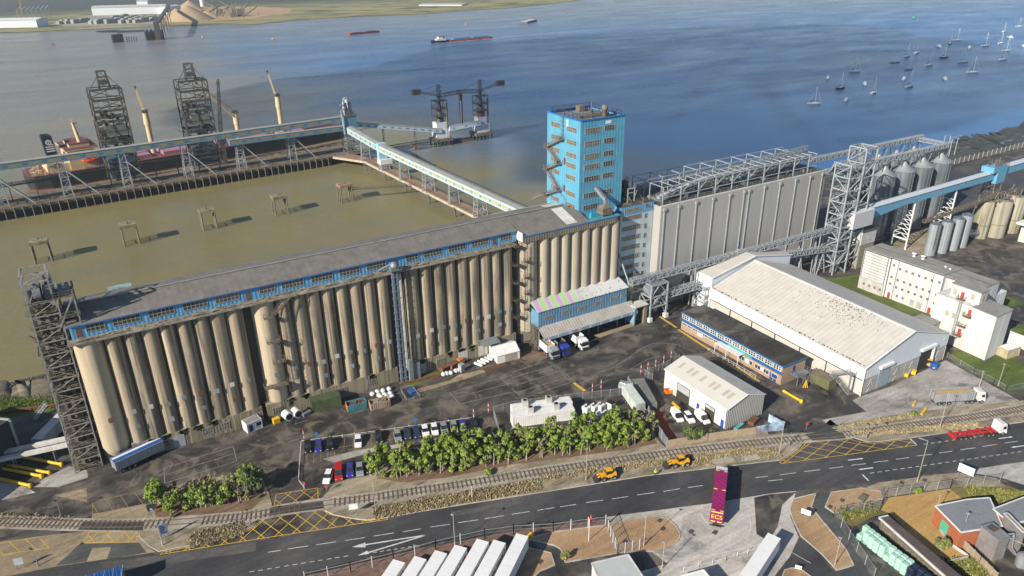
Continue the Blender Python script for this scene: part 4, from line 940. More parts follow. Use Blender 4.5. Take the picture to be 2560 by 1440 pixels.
# ---------------------------------------------------------------- big white shed
SH = thing('storage_shed', 'big white storage shed with a pale pitched roof and two roller doors', 'shed', (178,120,0))
A, B, Cc, Dd = Vector((159.2,92.7,0)), Vector((195.6,92.3,0)), Vector((198.6,149.6,0)), Vector((162.0,149.9,0))
def S(u, v, z): p = (A*(1-u)+B*u)*(1-v)+(Dd*(1-u)+Cc*u)*v; return Vector((p.x,p.y,z))
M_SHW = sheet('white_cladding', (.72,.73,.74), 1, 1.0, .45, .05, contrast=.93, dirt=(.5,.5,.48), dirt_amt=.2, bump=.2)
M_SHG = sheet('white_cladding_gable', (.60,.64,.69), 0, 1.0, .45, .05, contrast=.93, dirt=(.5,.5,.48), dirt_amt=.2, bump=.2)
M_SHR = sheet('shed_roof_sheet', (.55,.52,.47), 1, 1.5, .55, .12, contrast=.9, dirt=(.40,.37,.32), dirt_amt=.5, bump=.2)
M_PANEL = paint('grey_push_wall', (.36,.35,.33), .85, var=.2, dirt=(.2,.19,.17), dirt_amt=.5)
ez, az, cz = 8.4, 14.0, 4.7
m = MB()
for (u0,v0),(u1,v1) in (((0,1),(0,0)),((1,0),(1,1)),((1,1),(0,1))): m.face([S(u0,v0,cz),S(u1,v1,cz),S(u1,v1,ez),S(u0,v0,ez)])
m.build('side_cladding', M_SHW, SH)
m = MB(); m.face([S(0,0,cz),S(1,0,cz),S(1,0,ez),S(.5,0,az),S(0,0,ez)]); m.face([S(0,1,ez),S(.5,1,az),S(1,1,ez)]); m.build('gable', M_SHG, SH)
m = MB()
e = .012
m.face([S(-e,-.006,ez),S(.5,-.006,az+.12),S(.5,1,az+.12),S(-e,1,ez)][::-1]); m.face([S(1+e,-.006,ez),S(.5,-.006,az+.12),S(.5,1,az+.12),S(1+e,1,ez)])
m.build('roof', M_SHR, SH)
m = MB(); m.beam(S(.5,-.006,az+.2),S(.5,1,az+.2),.7,.14); m.beam(S(-e,-.006,ez+.05),S(.5,-.006,az+.15),.3,.18); m.beam(S(1+e,-.006,ez+.05),S(.5,-.006,az+.15),.3,.18); m.beam(S(-e,0,ez-.05),S(-e,1,ez-.05),.3,.25); m.build('trim', M_WHITEP, SH)
m = MB()
for (u0,v0),(u1,v1) in (((.004,1),(.004,0)),((.996,0),(.996,1))): m.face([S(u0,v0,0),S(u1,v1,0),S(u1,v1,cz-.35),S(u0,v0,cz-.35)])
m.build('push_wall', paint('cream_push_wall', (.52,.49,.43), .85, var=.12, dirt=(.3,.28,.25)), SH)
doors = [(.178,.305),(.665,.825)]
m = MB(); k0 = 0.012
for a, b in ((k0,.178),(.305,.665),(.825,.988)):
    n = max(1, round((b-a)/.18))
    for i in range(n):
        p, q = a+(b-a)*i/n+.004, a+(b-a)*(i+1)/n-.004
        for z0, z1 in ((.15,1.75),(1.95,4.35)):
            P, Q = S(p,0,0), S(q,0,0); m.hexa([P+Vector((0,.0,z0)), Q+Vector((0,0,z0)), Q+Vector((0,.3,z0)), P+Vector((0,.3,z0)), P+Vector((0,0,z1)), Q+Vector((0,0,z1)), Q+Vector((0,.3,z1)), P+Vector((0,.3,z1))])
            c = P.lerp(Q,.5); m.beam(c+Vector((0,-.05,z1-.3)), c+Vector((-1,-.05,z0+.1)), .14); m.beam(c+Vector((0,-.05,z1-.3)), c+Vector((1,-.05,z0+.1)), .14)
m.build('gable_push_wall', M_PANEL, SH)
m = MB(); m.face([S(.01,.008,0),S(.99,.008,0),S(.99,.008,cz),S(.01,.008,cz)]); m.build('inner_dark', paint('void_shade', (.02,.02,.022), .9), SH)  # dark sheet stands in for the unlit inside of the shed
for i, (a, b) in enumerate(doors):
    zt = 6.4
    if i == 0:
        m = MB(); P, Q = S(a,0,0), S(b,0,0); m.hexa([P+Vector((0,-.06,0)),Q+Vector((0,-.06,0)),Q+Vector((0,.2,0)),P+Vector((0,.2,0)),P+Vector((0,-.06,zt)),Q+Vector((0,-.06,zt)),Q+Vector((0,.2,zt)),P+Vector((0,.2,zt))]); m.build('roller_door', paint('roller_grey', (.27,.33,.37), .5, var=.08), SH)
    else:
        m = MB(); P, Q = S(a,0,0), S(b,0,0); m.face([P+Vector((0,-.04,cz-.1)),Q+Vector((0,-.04,cz-.1)),Q+Vector((0,-.04,zt)),P+Vector((0,-.04,zt))]); m.face([P+Vector((0,-.03,0)),Q+Vector((0,-.03,0)),Q+Vector((0,-.03,zt)),P+Vector((0,-.03,zt))]); m.build('dark_doorway', paint('void_shade', (.02,.02,.022), .9), SH)  # dark sheets stand in for the unlit inside behind the door
        m = MB(); c = S(b-.012,0,0); m.beam(c+Vector((0,-.2,0)),c+Vector((0,-.2,zt)),.9,.3); m.build('door_frame', M_WHITEP, SH)
    m = MB(); m.beam(S(a-.012,0,zt+.3)+Vector((0,-.35,0)), S(b+.012,0,zt+.3)+Vector((0,-.35,0)), .7, .7); m.build('roller_box', M_WHITEP, SH)
for v in (.04,.2,.36,.52,.68,.84):
    p = S(0,v,0)+Vector((-.12,0,0)); m = MB(); m.beam(p, p+Vector((0,0,cz)), .18); m.build('downpipe', paint('navy_pipe', (.03,.05,.14), .5), SH)
p = S(0,0,0)+Vector((-.05,-.1,0)); m = MB(); m.beam(p, p+Vector((0,0,ez)), .22); m.build('downpipe', M_WHITEP, SH)
for u, v in ((.93,-.002),): panel(SH, 'wall_lamp', S(u,v,7.4)+Vector((0,-.05,0)), XU, .4, .3, M_WHITEP, .2)
m = MB(); sheds = []
for k in range(230):                                             # gulls' specks on the roof near the ridge
    v = max(.12, min(.6, random.gauss(.33,.11))); u = .5-abs(random.gauss(0,.11)); u = max(.08, u)
    p = S(u, v, ez+(az-ez)*u/.5+.16); s = random.uniform(.05,.1); m.box(p.x-s,p.y-s,p.z-.02,p.x+s,p.y+s,p.z+.12)
for k in range(90):
    v = random.random(); p = S(.005, v, ez+.2); s = random.uniform(.08,.16); m.box(p.x-s,p.y-s,p.z-.05,p.x+s,p.y+s,p.z+.18)
struct(m, 'flock_of_birds', M_DSTEEL, 'stuff')
# head house of the shed
SA = thing('shed_head_house', 'taller white gabled block at the far end of the white storage shed', 'building', (180.5,153.5,0))
x0, x1, xr, y0, y1, e2, a2 = 162.3, 199.0, 181.2, 150.3, 157.2, 11.8, 15.2
m = MB(); m.face([(x0,y1,0),(x0,y0,0),(x0,y0,e2),(x0,y1,e2)]); m.face([(x1,y0,0),(x1,y1,0),(x1,y1,e2),(x1,y0,e2)]); m.build('side_cladding', M_SHW, SA)
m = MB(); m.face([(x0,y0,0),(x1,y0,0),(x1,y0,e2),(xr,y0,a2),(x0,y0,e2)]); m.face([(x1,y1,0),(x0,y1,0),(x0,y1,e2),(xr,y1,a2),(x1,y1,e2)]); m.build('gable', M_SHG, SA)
m = MB(); m.face([(x0-.3,y0-.3,e2),(xr,y0-.3,a2+.1),(xr,y1+.3,a2+.1),(x0-.3,y1+.3,e2)]); m.face([(xr,y0-.3,a2+.1),(x1+.3,y0-.3,e2),(x1+.3,y1+.3,e2),(xr,y1+.3,a2+.1)]); m.build('roof', M_SHR, SA)
m = MB(); m.beam((x0-.3,y0-.3,e2),(xr,y0-.3,a2+.1),.3,.25); m.beam((xr,y0-.3,a2+.1),(x1+.3,y0-.3,e2),.3,.25); m.beam((x0-.3,y0-.3,e2),(x0-.3,y1+.3,e2),.3,.25); m.build('trim', M_WHITEP, SA)
# stairs at the shed corner
ST = thing('fire_stair', 'galvanised steel fire stair at the near corner of the white shed', 'stair', (157,98,0))
m = MB(); stair(m, (157.4,94.5,0),(157.4,99.6,2.9)); m.box(156.8,99.6,2.8,158.2,101.0,2.9); stair(m, (157.9,100.4,2.9),(157.9,96.2,5.6)); m.box(157.0,94.6,5.5,158.9,96.2,5.6); m.rail([(158.8,94.6,5.6),(157,94.6,5.6),(157,96.2,5.6)],1.1,.06,1.); m.rail([(156.8,99.6,2.9),(156.8,101,2.9),(158.2,101,2.9)],1.1,.06,1.)
for x, y in ((156.9,99.7),(158.2,100.9),(157.1,94.7),(158.7,96)): m.beam((x,y,0),(x,y,5.5 if y < 97 else 2.8),.14)
m.build('flight', M_STEEL, ST)
def louvre_box(name, label, cat, x0, y0, x1, y1, h, mat, rot=0, door=True, ribs='y', group=None, roofmat=None):
    """site container or cabin: ribbed walls, frame, roof, door"""
    c = ((x0+x1)/2, (y0+y1)/2, 0); a, b = (x1-x0)/2, (y1-y0)/2
    t = thing(name, label, cat, c, rot, group)
    m = MB(loc=True); m.box(-a,-b,.15,a,b,h-.05); n = int(2*a/.55)
    for k in range(n):
        x = -a+.2+k*(2*a-.4)/max(1,n-1)
        for s in (-1,1): m.box(x-.09,s*(b+.02)-.03,.25,x+.09,s*(b+.02)+.03,h-.2)
    n = int(2*b/.55)
    for k in range(n):
        y = -b+.2+k*(2*b-.4)/max(1,n-1)
        for s in (-1,1): m.box(s*(a+.02)-.03,y-.09,.25,s*(a+.02)+.03,y+.09,h-.2)
    m.build('body', mat, t)
    m = MB(loc=True)
    for sx in (-1,1):
        for sy in (-1,1): m.box(sx*a-.1,sy*b-.1,0,sx*a+.1,sy*b+.1,h)
    for z in (.05,h-.16):
        for s in (-1,1): m.box(-a,s*b-.08,z,a,s*b+.08,z+.16); m.box(s*a-.08,-b,z,s*a+.08,b,z+.16)
    m.build('frame', mat, t)
    m = MB(loc=True); m.box(-a+.1,-b+.1,h-.05,a-.1,b-.1,h+.02)
    n = int(2*a/.5)
    for k in range(n): x = -a+.3+k*(2*a-.6)/max(1,n-1); m.box(x-.08,-b+.15,h+.02,x+.08,b-.15,h+.06)
    m.build('roof', roofmat or mat, t)
    if door:
        m = MB(loc=True); m.box(-a-.07,-b+.25,.3,-a-.03,-.03,h-.3); m.build('door', mat, t); m = MB(loc=True); m.box(-a-.07,.03,.3,-a-.03,b-.25,h-.3); m.build('door', mat, t)
    return t
p = g('d4',540,960); louvre_box('container', 'olive container with a rusty ribbed roof behind mesh fencing by the shed wall', 'container', p.x-1.6,p.y-1.2,p.x+1.4,p.y+5.2,2.7, paint('olive_drab', (.13,.13,.06), .7, dirt=(.08,.07,.04)), door=False, roofmat=M_BSTEEL)

# ---------------------------------------------------------------- long brick office with blue bands
OF = thing('office_block', 'long low office of tan brick with blue bands and a dark flat roof', 'office', (150,126,0))
ox0, ox1, oy0, oy1 = 145.9, 155.0, 107.2, 145.6
def brick(name, c, mortar, sc=2.2):
    t = NT(name); b = t.new('ShaderNodeTexBrick', Scale=sc); b.inputs['Color1'].default_value = (*c,1); b.inputs['Color2'].default_value = (*mul(c,.75),1); b.inputs['Mortar'].default_value = (*mortar,1); b.inputs['Mortar Size'].default_value = .012
    mp = t.new('ShaderNodeMapping'); t.link(t.new('ShaderNodeNewGeometry').outputs['Position'], mp.inputs[0]); mp.inputs['Rotation'].default_value = (PI/2,0,0); t.link(mp.outputs[0], b.inputs['Vector'])
    f = t.noise(t.pos(), .8, 5); col = t.mix(.5, b.outputs['Color'], t.ramp(f, [(.3,.7),(.7,1.15)]), 'MULTIPLY'); return t.out(col, .9)
M_TAN = brick('tan_brick', (.40,.265,.175), (.4,.34,.28)); M_REDB = brick('orange_brick', (.42,.115,.04), (.33,.2,.14))
m = MB(); m.box(ox0,oy0,0,ox1,oy1,5.6); m.build('wall', M_TAN, OF)
m = MB(); m.box(ox0-.12,oy0+.0,3.0,ox0-.01,oy1,3.9); m.build('blue_band', paint('office_blue', (.015,.11,.30), .45, dirt=(.05,.1,.2)), OF)
m = MB(); m.box(ox0-.14,117.5,3.02,ox0-.122,126.5,3.88); m.build('turquoise_band', paint('office_turquoise', (.05,.36,.36), .45), OF)
m = MB(); m.box(ox0-.3,oy0-.3,5.55,ox1+.3,oy1+.3,5.9); m.build('fascia', paint('office_trim', (.03,.15,.34), .5), OF)
m = MB(); m.box(ox0-.1,oy0-.1,5.9,ox1+.1,oy1+.1,5.96); m.build('roof', ground_mat('mossy_felt', (.022,.022,.018), (.05,.046,.04), (.15,.14,.125), .9, .11, tan=(.055,.055,.015)), OF)
n = 13
for k in range(n): y = oy1-1.6-k*2.92; window(OF, (ox0-.012,y,4.72), YU, 2.5, 1.35, 3, 2, frame=M_WHITEP, t=.14)
for k in range(9): y = oy1-1.5-k*2.2; window(OF, (ox0-.012,y,2.35), YU, 1.9, .8, 3, 1, frame=M_WHITEP)
for k in range(5): y = 121-k*2.9; window(OF, (ox0-.012,y,1.7), YU, 2.0, 1.3, 2, 1, frame=M_WHITEP)
for y, w_, c in ((137.5,2.2,M_WHITEP),(119,1.3,M_WHITEP),(113.6,1.0,M_WHITEP)): panel(OF, 'notice', (ox0-.02,y,1.7), YU, w_, 1.1, c)
for y in (109.2,110.4): panel(OF, 'door', (ox0-.02,y,1.2), YU, .9, 2.2, paint('door_blue', (.02,.06,.22), .5))
window(OF, (ox0-.012,109.6,4.72), YU, 2.5, 1.35, 3, 2, frame=M_WHITEP)
panel(OF, 'door', (ox0+4.6,oy0-.01,3.6), XU, .9, 2.0, paint('door_blue', (.02,.06,.22), .5))
m = MB(); m.box(143.6,120.4,3.1,145.75,129.5,3.25)
for y in (120.6,125,129.3): m.beam((143.8,y,0),(143.8,y,3.1),.14)
m.rail([(142.9,113,0),(142.9,131,0)],1.1,.06,2.); m.build('porch', M_WHITEP, OF)
m = MB(); m.box(149.2,104.6,2.5,154.4,107.1,2.62); m.rail([(149.2,107,2.6),(149.2,104.6,2.6),(154.4,104.6,2.6),(154.4,107,2.6)],1.1,.07,1.2); stair(m, (150.4,104.9,2.6),(154.4,103.6,0))
for x in (149.4,151.8,154.2): m.beam((x,104.7,0),(x,104.7,2.5),.14)
m.build('outside_stair', M_STEEL, OF)

# ---------------------------------------------------------------- white workshop
WS = thing('workshop', 'white gabled workshop with grey rooflights and two open roller doorways', 'workshop', (124.7,111.5,0))
wx0, wx1, wxr, wy0, wy1, we, wa = 118.6,131.2,124.9,100.4,122.6,5.9,7.9
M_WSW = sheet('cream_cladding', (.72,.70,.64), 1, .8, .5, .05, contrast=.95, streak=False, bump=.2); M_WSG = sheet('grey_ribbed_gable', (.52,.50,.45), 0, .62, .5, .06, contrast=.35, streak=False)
m = MB(); m.face([(wx0,wy1,0),(wx0,wy0,0),(wx0,wy0,we),(wx0,wy1,we)]); m.face([(wx1,wy0,0),(wx1,wy1,0),(wx1,wy1,we),(wx1,wy0,we)]); m.build('side_wall', M_WSW, WS)
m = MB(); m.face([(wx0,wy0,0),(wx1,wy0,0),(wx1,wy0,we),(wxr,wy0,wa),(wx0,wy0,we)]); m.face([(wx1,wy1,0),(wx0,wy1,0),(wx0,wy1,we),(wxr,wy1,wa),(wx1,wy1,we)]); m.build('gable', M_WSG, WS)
M_WSR = sheet('workshop_roof', (.54,.52,.47), 1, .8, .5, .05, contrast=.95, streak=False, bump=.15)
m = MB(); m.face([(wx0-.25,wy0-.25,we),(wxr,wy0-.25,wa+.1),(wxr,wy1+.25,wa+.1),(wx0-.25,wy1+.25,we)]); m.face([(wxr,wy0-.25,wa+.1),(wx1+.25,wy0-.25,we),(wx1+.25,wy1+.25,we),(wxr,wy1+.25,wa+.1)]); m.build('roof', M_WSR, WS)
def slope(x): return we+(wa+.1-we)*(x-wx0+.25)/(wxr-wx0+.25) if x < wxr else we+(wa+.1-we)*(wx1+.25-x)/(wx1+.25-wxr)
M_RL = paint('rooflight', (.40,.375,.31), .35, var=.1)
for y in (103.0,104.6,107.6,109.2,112.4,115.4,117.0,120.2):
    for a, b in ((120.9,123.2),) + (((126.6,129.0),) if int(y) % 2 else ()):
        m = MB(); m.add([(a,y-.45,slope(a)+.03),(b,y-.45,slope(b)+.03),(b,y+.45,slope(b)+.03),(a,y+.45,slope(a)+.03)], [(0,1,2,3)]); m.build('rooflight', M_RL, WS)
m = MB(); m.beam((wx0-.2,wy0-.2,we),(wxr,wy0-.2,wa+.1),.2,.2); m.beam((wxr,wy0-.2,wa+.1),(wx1+.2,wy0-.2,we),.2,.2); m.beam((wx0-.25,wy0-.2,we-.05),(wx0-.25,wy1+.2,we-.05),.2,.2); m.build('trim', M_WHITEP, WS)
for y0, y1, zt in ((113.2,117.6,4.3),(104.4,107.4,3.6)):
    m = MB(); m.box(wx0-.02,y0,0,wx0+.02,y1,zt); m.build('dark_doorway', paint('brown_dim_interior', (.05,.04,.03), .9), WS)  # dim inside of the workshop put into a dark brown sheet
    m = MB(); m.box(wx0-.06,y0,zt*.52 if y0 > 110 else zt*.75,wx0-.025,y1,zt); m.build('roller_shutter', paint('shutter_grey', (.4,.42,.42), .5), WS)
    m = MB(); m.box(wx0-.1,y0-.15,0,wx0+.05,y0,zt+.15); m.box(wx0-.1,y1,0,wx0+.05,y1+.15,zt+.15); m.box(wx0-.1,y0,zt,wx0+.05,y1,zt+.15); m.build('door_frame', M_DSTEEL, WS)
for y in (109.9,101.6): panel(WS, 'door', (wx0-.01,y,1.1), YU, .95, 2.1, paint('door_royal_blue', (.02,.08,.42), .5))
m = MB(); m.tube((wx0-.12,wy0+.1,0),(wx0-.12,wy0+.1,we),.1,6); m.build('downpipe', paint('navy_pipe', (.03,.05,.14), .5), WS)

# ---------------------------------------------------------------- white flour mill building at the right
ML = thing('mill_building', 'long white rendered building with rows of small square windows and a flat grey roof', 'building', (224,118,0))
M_REND = concrete('white_render', (.66,.67,.67), (.60,.61,.61), (.36,.34,.29), .55, False, .8)
M_FLAT = paint('grey_felt_roof', (.24,.235,.215), .9, var=.2, scale=.3, dirt=(.33,.33,.31), dirt_amt=.6)
secs = [(219.3,127.2,228.3,136.8,14.0),(219.7,109.6,229.4,127.0,14.05),(220.6,98.2,229.6,109.4,13.6)]
for x0, y0, x1, y1, h in secs:
    m = MB(); m.box(x0,y0,0,x1,y1,h); m.build('wall', M_REND, ML); m = MB(); m.box(x0-.15,y0-.1,h,x1+.15,y1+.1,h+.3); m.build('roof', M_FLAT, ML)
m = MB(); m.box(229.5,98.5,0,236.5,110.5,9); m.build('rear_wing', M_REND, ML)
m = MB()
for x0, y0, x1, y1, h in secs: m.box(x0-.18,y0-.1,h-.25,x0-.02,y1+.1,h+.02); m.box(x0+4.5,y0,h+.3,x0+4.7,y1,h+.36)
m.build('parapet_edge', M_DSTEEL, ML)
for z in (10.9,7.0,4.4):
    for k in range(6): window(ML, (219.69,123.6-k*2.15,z+.3), YU, .75, .8, 2, 2, frame=M_PANEL, t=.08)
for y, zs in ((125.9,(11.8,7.6,5.2)),(110.5,(11.4,7.1,4.2))):
    for z in zs: window(ML, (219.69,y,z), YU, .75, .8, 2, 2, frame=M_PANEL)
for y in (122.7,120.7): window(ML, (219.69,y,1.9), YU, .7, .75, 2, 2, frame=M_PANEL)
for k in range(4): window(ML, (218.79,134.4-k*2.0,2.2), YU, .75, .8, 2, 2, frame=M_PANEL)
panel(ML, 'door', (219.68,125.6,1.1), YU, .95, 2.1, paint('red_door', (.42,.06,.05), .5)); panel(ML, 'door', (219.68,111.6,1.1), YU, .95, 2.1, paint('red_door', (.42,.06,.05), .5))
for y, w_ in ((117.6,1.2),(115.1,1.8)): panel(ML, 'shutter', (219.68,y,1.5), YU, w_, 2.2, M_PANEL)
m = MB(); m.box(218.8,127.6,0,219.25,136.4,4.4); m.build('plinth_wall', paint('stained_render', (.45,.44,.40), .9, dirt=(.2,.19,.15)), ML)
m = MB()
for z in range(5,14): m.tube((219.1,127.6,z),(219.1,136.6,z),.06,5)
for y in (127.8,136.4): m.tube((219.0,y,0),(219.0,y,13.8),.09,5)
m.build('wall_pipes', M_BSTEEL, ML)
m = MB()
for y in (109.5,112.6,124.4,127.1): m.tube((219.6,y,0),(219.6,y,13.6),.08,5)
m.build('downpipe', M_DSTEEL, ML)
for x, y in ((225.9,123.6),(226.0,120.6)): m = MB(); m.lathe([(.55,14.3),(.55,15.3),(.8,15.35),(.8,15.6),(.1,15.7)], (x,y), 10); m.build('roof_vent', M_WHITEP, ML)
for x, y in ((225.2,112.6),(224.6,110.8)): m = MB(); m.lathe([(.3,14.3),(.3,14.7),(.55,14.7),(.1,15)], (x,y), 8); m.build('roof_vent', M_WHITEP, ML)
SB = thing('stair_block', 'tall white block with red doors and a caged ladder at the mill end', 'building', (211,93,0))
P4 = [(204.9,85.9),(213.4,86.1),(215.2,103.8),(206.4,103.9)]
m = MB(); m.prism(P4, 0, 13.6); m.build('wall', M_REND, SB)
m = MB(); m.prism([(208.0,92.6),(212.2,92.9),(215.6,101.3),(208.2,101)], 13.6, 17.4); m.build('upper_storey', M_REND, SB)
m = MB(); m.prism([(204.7,85.7),(213.6,85.9),(214.4,93.2),(205.4,93.0)], 13.6, 13.8); m.prism([(207.8,92.4),(212.4,92.7),(215.8,101.5),(208.0,101.2)], 17.4, 17.6); m.build('roof', M_FLAT, SB)
for y, z, c in ((97.5,14.9,'d'),(94.6,15.6,'s'),(99.8,15.2,'s'),(93.2,11.7,'d'),(99.4,9.0,'s'),(97.4,9.0,'s'),(94.6,5.0,'d')):
    x = (208.0+.02*(y-92.6)-.02) if z > 13.6 else 204.9+1.5*(y-85.9)/18-.02
    panel(SB, 'door' if c == 'd' else 'shutter', (x,y,z), YU, .95, 2.0 if c == 'd' else 1.6, paint('red_door', (.42,.06,.05), .5) if c == 'd' else paint('tan_shutter', (.38,.34,.24), .6))
for x in (209.4,211.2): panel(SB, 'shutter', (x,92.62,15.4), XU, 1.0, 1.7, paint('tan_shutter', (.38,.34,.24), .6))
m = MB()
for y, z in ((97.3,13.9),(93.4,10.6),(94.2,7.2),(94.8,4.0)): x = 204.9+1.5*(y-85.9)/18-.05 if z < 13.6 else 207.9; m.box(x-1.1,y-1.1,z-.1,x,y+1.1,z); m.rail([(x,y-1.1,z),(x-1.1,y-1.1,z),(x-1.1,y+1.1,z),(x,y+1.1,z)],1.0,.06,1.)
x = 204.6
for s in (-.3,.3): m.beam((x,95.9+s,0),(x,95.9+s,14.5),.08)
for k in range(30): m.beam((x,95.6,.5+k*.48),(x,96.2,.5+k*.48),.05)
m.build('fire_escape', M_BSTEEL, SB)
LK = thing('link_building', 'low grey flat roofed link between the shed and the tall white block', 'building', (204,103,0))
m = MB(); m.box(200.2,100.6,0,206.2,106.4,5.4); m.build('wall', M_PANEL, LK); m = MB(); m.box(200.0,100.4,5.4,206.4,106.6,5.7); m.build('roof', M_FLAT, LK)
for y in (102.,104.2): window(LK, (200.19,y,3.6), YU, .8, 1.8, 1, 2)
p = g('d4',2150,680); c = louvre_box('cabin', 'cream site cabin with a white roof beside the white block', 'cabin', p.x-2.2,p.y-1.4,p.x+2.8,p.y+1.6,2.8, paint('cream_cabin', (.42,.36,.23), .6), R(-8), door=False, roofmat=M_WHITEP)
LW = thing('low_building', 'low white walled building with a green mossy flat roof at the right edge', 'building', (226,83,0))
m = MB(); m.box(220.6,76,0,250,88,4.2); m.build('wall', M_REND, LW); m = MB(); m.box(220.3,75.8,4.2,250.2,88.2,4.5); m.build('roof', M_GRASS, LW)
m = MB(); m.box(220.5,80,0,220.58,83,4.1); m.build('brick_panel', M_REDB, LW)
CL = thing('intake_house', 'square concrete intake house with a dark slate roof behind the white mill', 'building', (236,149,0))
m = MB(); m.box(232.6,147.2,0,240.6,152.6,14.2); m.build('wall', concrete('intake_concrete', (.40,.36,.27), (.31,.27,.19), (.16,.13,.09), .6, False), CL)
m = MB(); m.prism([(232.2,146.8),(241,146.8),(241,153),(232.2,153)], 14.2, 14.5); m.build('roof', M_DSTEEL, CL)
m = MB(); m.box(232.5,147.1,9.2,240.7,147.19,14.1); m.box(232.5,147.2,9.2,232.59,152.6,14.1); m.build('upper_cladding', M_PALES, CL)

# ---------------------------------------------------------------- lattice elevator tower and steel silos
LT = thing('lattice_tower', 'tall galvanised lattice tower with chutes in front of the steel silos', 'steel tower', (226,151.5,0))
m = MB()
m.lattice([(220.4,148,0),(226.4,147.4,0),(226.4,154,0),(220.4,154,0)], [(220.4,148,40),(226.4,147.4,40),(226.4,154,40),(220.4,154,40)], 9, .45)
m.lattice([(226.6,147.6,0),(232.6,147.6,0),(232.6,154,0),(226.6,154,0)], [(226.6,147.6,45),(232.6,147.6,45),(232.6,154,45),(226.6,154,45)], 9, .45)
m.build('frame', M_LSTEEL, LT)
m = MB()
for z in (6,10.5,15,19.5,24,29,34,38): m.box(220.6,148,z-.1,226.2,153.8,z); m.rail([(220.6,148,z),(226.2,147.8,z)],1.,.07,1.8)
for z in (16,24,33,40.5): m.box(226.8,147.8,z-.1,232.4,153.8,z); m.rail([(226.8,147.8,z),(232.4,147.8,z)],1.,.07,1.8)
m.build('platform', M_STEEL, LT)
m = MB()
for k in range(46): x = random.uniform(221,231); y = random.uniform(148.4,152.4); z = random.uniform(8,38); m.box(x,y,z,x+random.uniform(.5,1.7),y+random.uniform(.5,1.5),z+random.uniform(.5,2.2))
for x, y in ((222.2,150),(223.6,151),(225,149.6),(228.4,150.4),(230.4,151.6)): m.box(x-.3,y-.3,0,x+.3,y+.3,39)
m.beam((223,149,20),(226,148,8),.7); m.beam((226,148,8),(222,147.6,4),.7); m.beam((228,150,33),(224,149,22),.6); m.beam((230,150,40),(226,149,30),.6); m.box(228.4,149.5,40.5,230.6,151.5,42.6)
m.build('machinery', M_STEEL, LT)
CORR = NT('corrugated_silo_steel'); f = CORR.noise(CORR.pos((1,1,.04)), .9, 3, .6); cc = CORR.ramp(f, [(.35, (.20,.24,.28)), (.65, (.42,.46,.49))])
wv = CORR.new('ShaderNodeTexWave', wave_type='BANDS', bands_direction='Z', wave_profile='SIN', Scale=.27); CORR.link(CORR.pos(), wv.inputs['Vector']); cc = CORR.mix(.25, cc, CORR.ramp(wv.outputs['Fac'], [(0.,.55),(.2,1.)]), 'MULTIPLY'); M_CORR = CORR.out(cc, .38, .75)
M_CONE = paint('silo_cone_steel', (.26,.28,.29), .55, .3, var=.1)
spots = [(267.7,165.3),(280.2,165.3),(292.7,165.3),(305.6,165.4),(270.5,178.5),(283,178.6),(295.2,178.8),(307.6,178.9)]
lab = ['first steel silo of the near row beside the lattice tower', 'second steel silo of the near row from the lattice tower', 'third steel silo of the near row from the lattice tower', 'fourth and last steel silo of the near row by the shore']
for i, (x, y) in enumerate(spots):
    t = thing('steel_silo', 'corrugated cone topped '+(lab[i] if i < 4 else lab[i-4].replace('near row', 'far row')), 'silo', (x,y,0), 0, 'corrugated steel grain silos')
    m = MB(); m.lathe([(4.35,.4),(4.35,26.0)], (x,y), 28); m.build('wall', M_CORR, t)
    m = MB(); m.lathe([(4.55,25.9),(.7,28.9),(.7,29.3),(.05,29.4)], (x,y), 28); m.build('cone_roof', M_CONE, t)
    m = MB(); m.lathe([(4.7,0),(4.7,.5),(4.3,.5)], (x,y), 20); m.build('base', M_PANEL, t)
    m = MB()
    for k in range(14): a = 2*PI*k/14; m.beam((x+4.4*math.cos(a),y+4.4*math.sin(a),.5),(x+4.4*math.cos(a),y+4.4*math.sin(a),25.9),.12)
    for z in (6,12,18): m.lathe([(4.42,z),(4.5,z+.1),(4.42,z+.2)], (x,y), 24)
    m.build('stiffener', M_STEEL, t)
CS = thing('silo_walkway', 'galvanised conveyor walkways on trestles above the corrugated steel silos', 'conveyor', (268,171,29))
m = MB()
m.truss((222,154.6,38.2),(236,165.3,31.8),1.6,2.0,.2,8); m.truss((232,165.3,31.6),(311,165.4,31.6),1.6,2.0,.2,44); m.truss((224,178.6,37.5),(240,178.6,32.2),1.6,2.,.2,8); m.truss((240,178.6,32.0),(312,178.9,32.0),1.6,2.,.2,40)
m.truss((309,165,31.6),(309,179,31.6),1.4,2.,.2,8); m.build('truss', M_LSTEEL, CS)
m = MB(); m.beam((232,165.3,32.3),(311,165.4,32.3),1.2,.7); m.beam((240,178.6,32.7),(312,178.9,32.7),1.2,.7); m.build('belt_cover', M_STEEL, CS)
m = MB()
for x, y in spots:
    for s in (-1,1): m.beam((x+s*2.6,y-.6,27.4),(x+s*4.4,y-.6,31.6),.2); m.beam((x+s*2.6,y+.6,27.4),(x+s*4.4,y+.6,31.6),.2); m.beam((x+s*.3,y,29.2),(x+s*4.2,y,31.6),.16)
m.build('trestle', M_STEEL, CS)
m = MB()
for x in (308,312):
    for y in (163.8,167): m.beam((x,y,28),(x,y,36),.25)
m.beam((306,163.8,35.8),(314.5,163.8,35.8),.4); m.beam((308,167,35.8),(312,167,35.8),.25); m.build('head_frame', M_LSTEEL, CS)
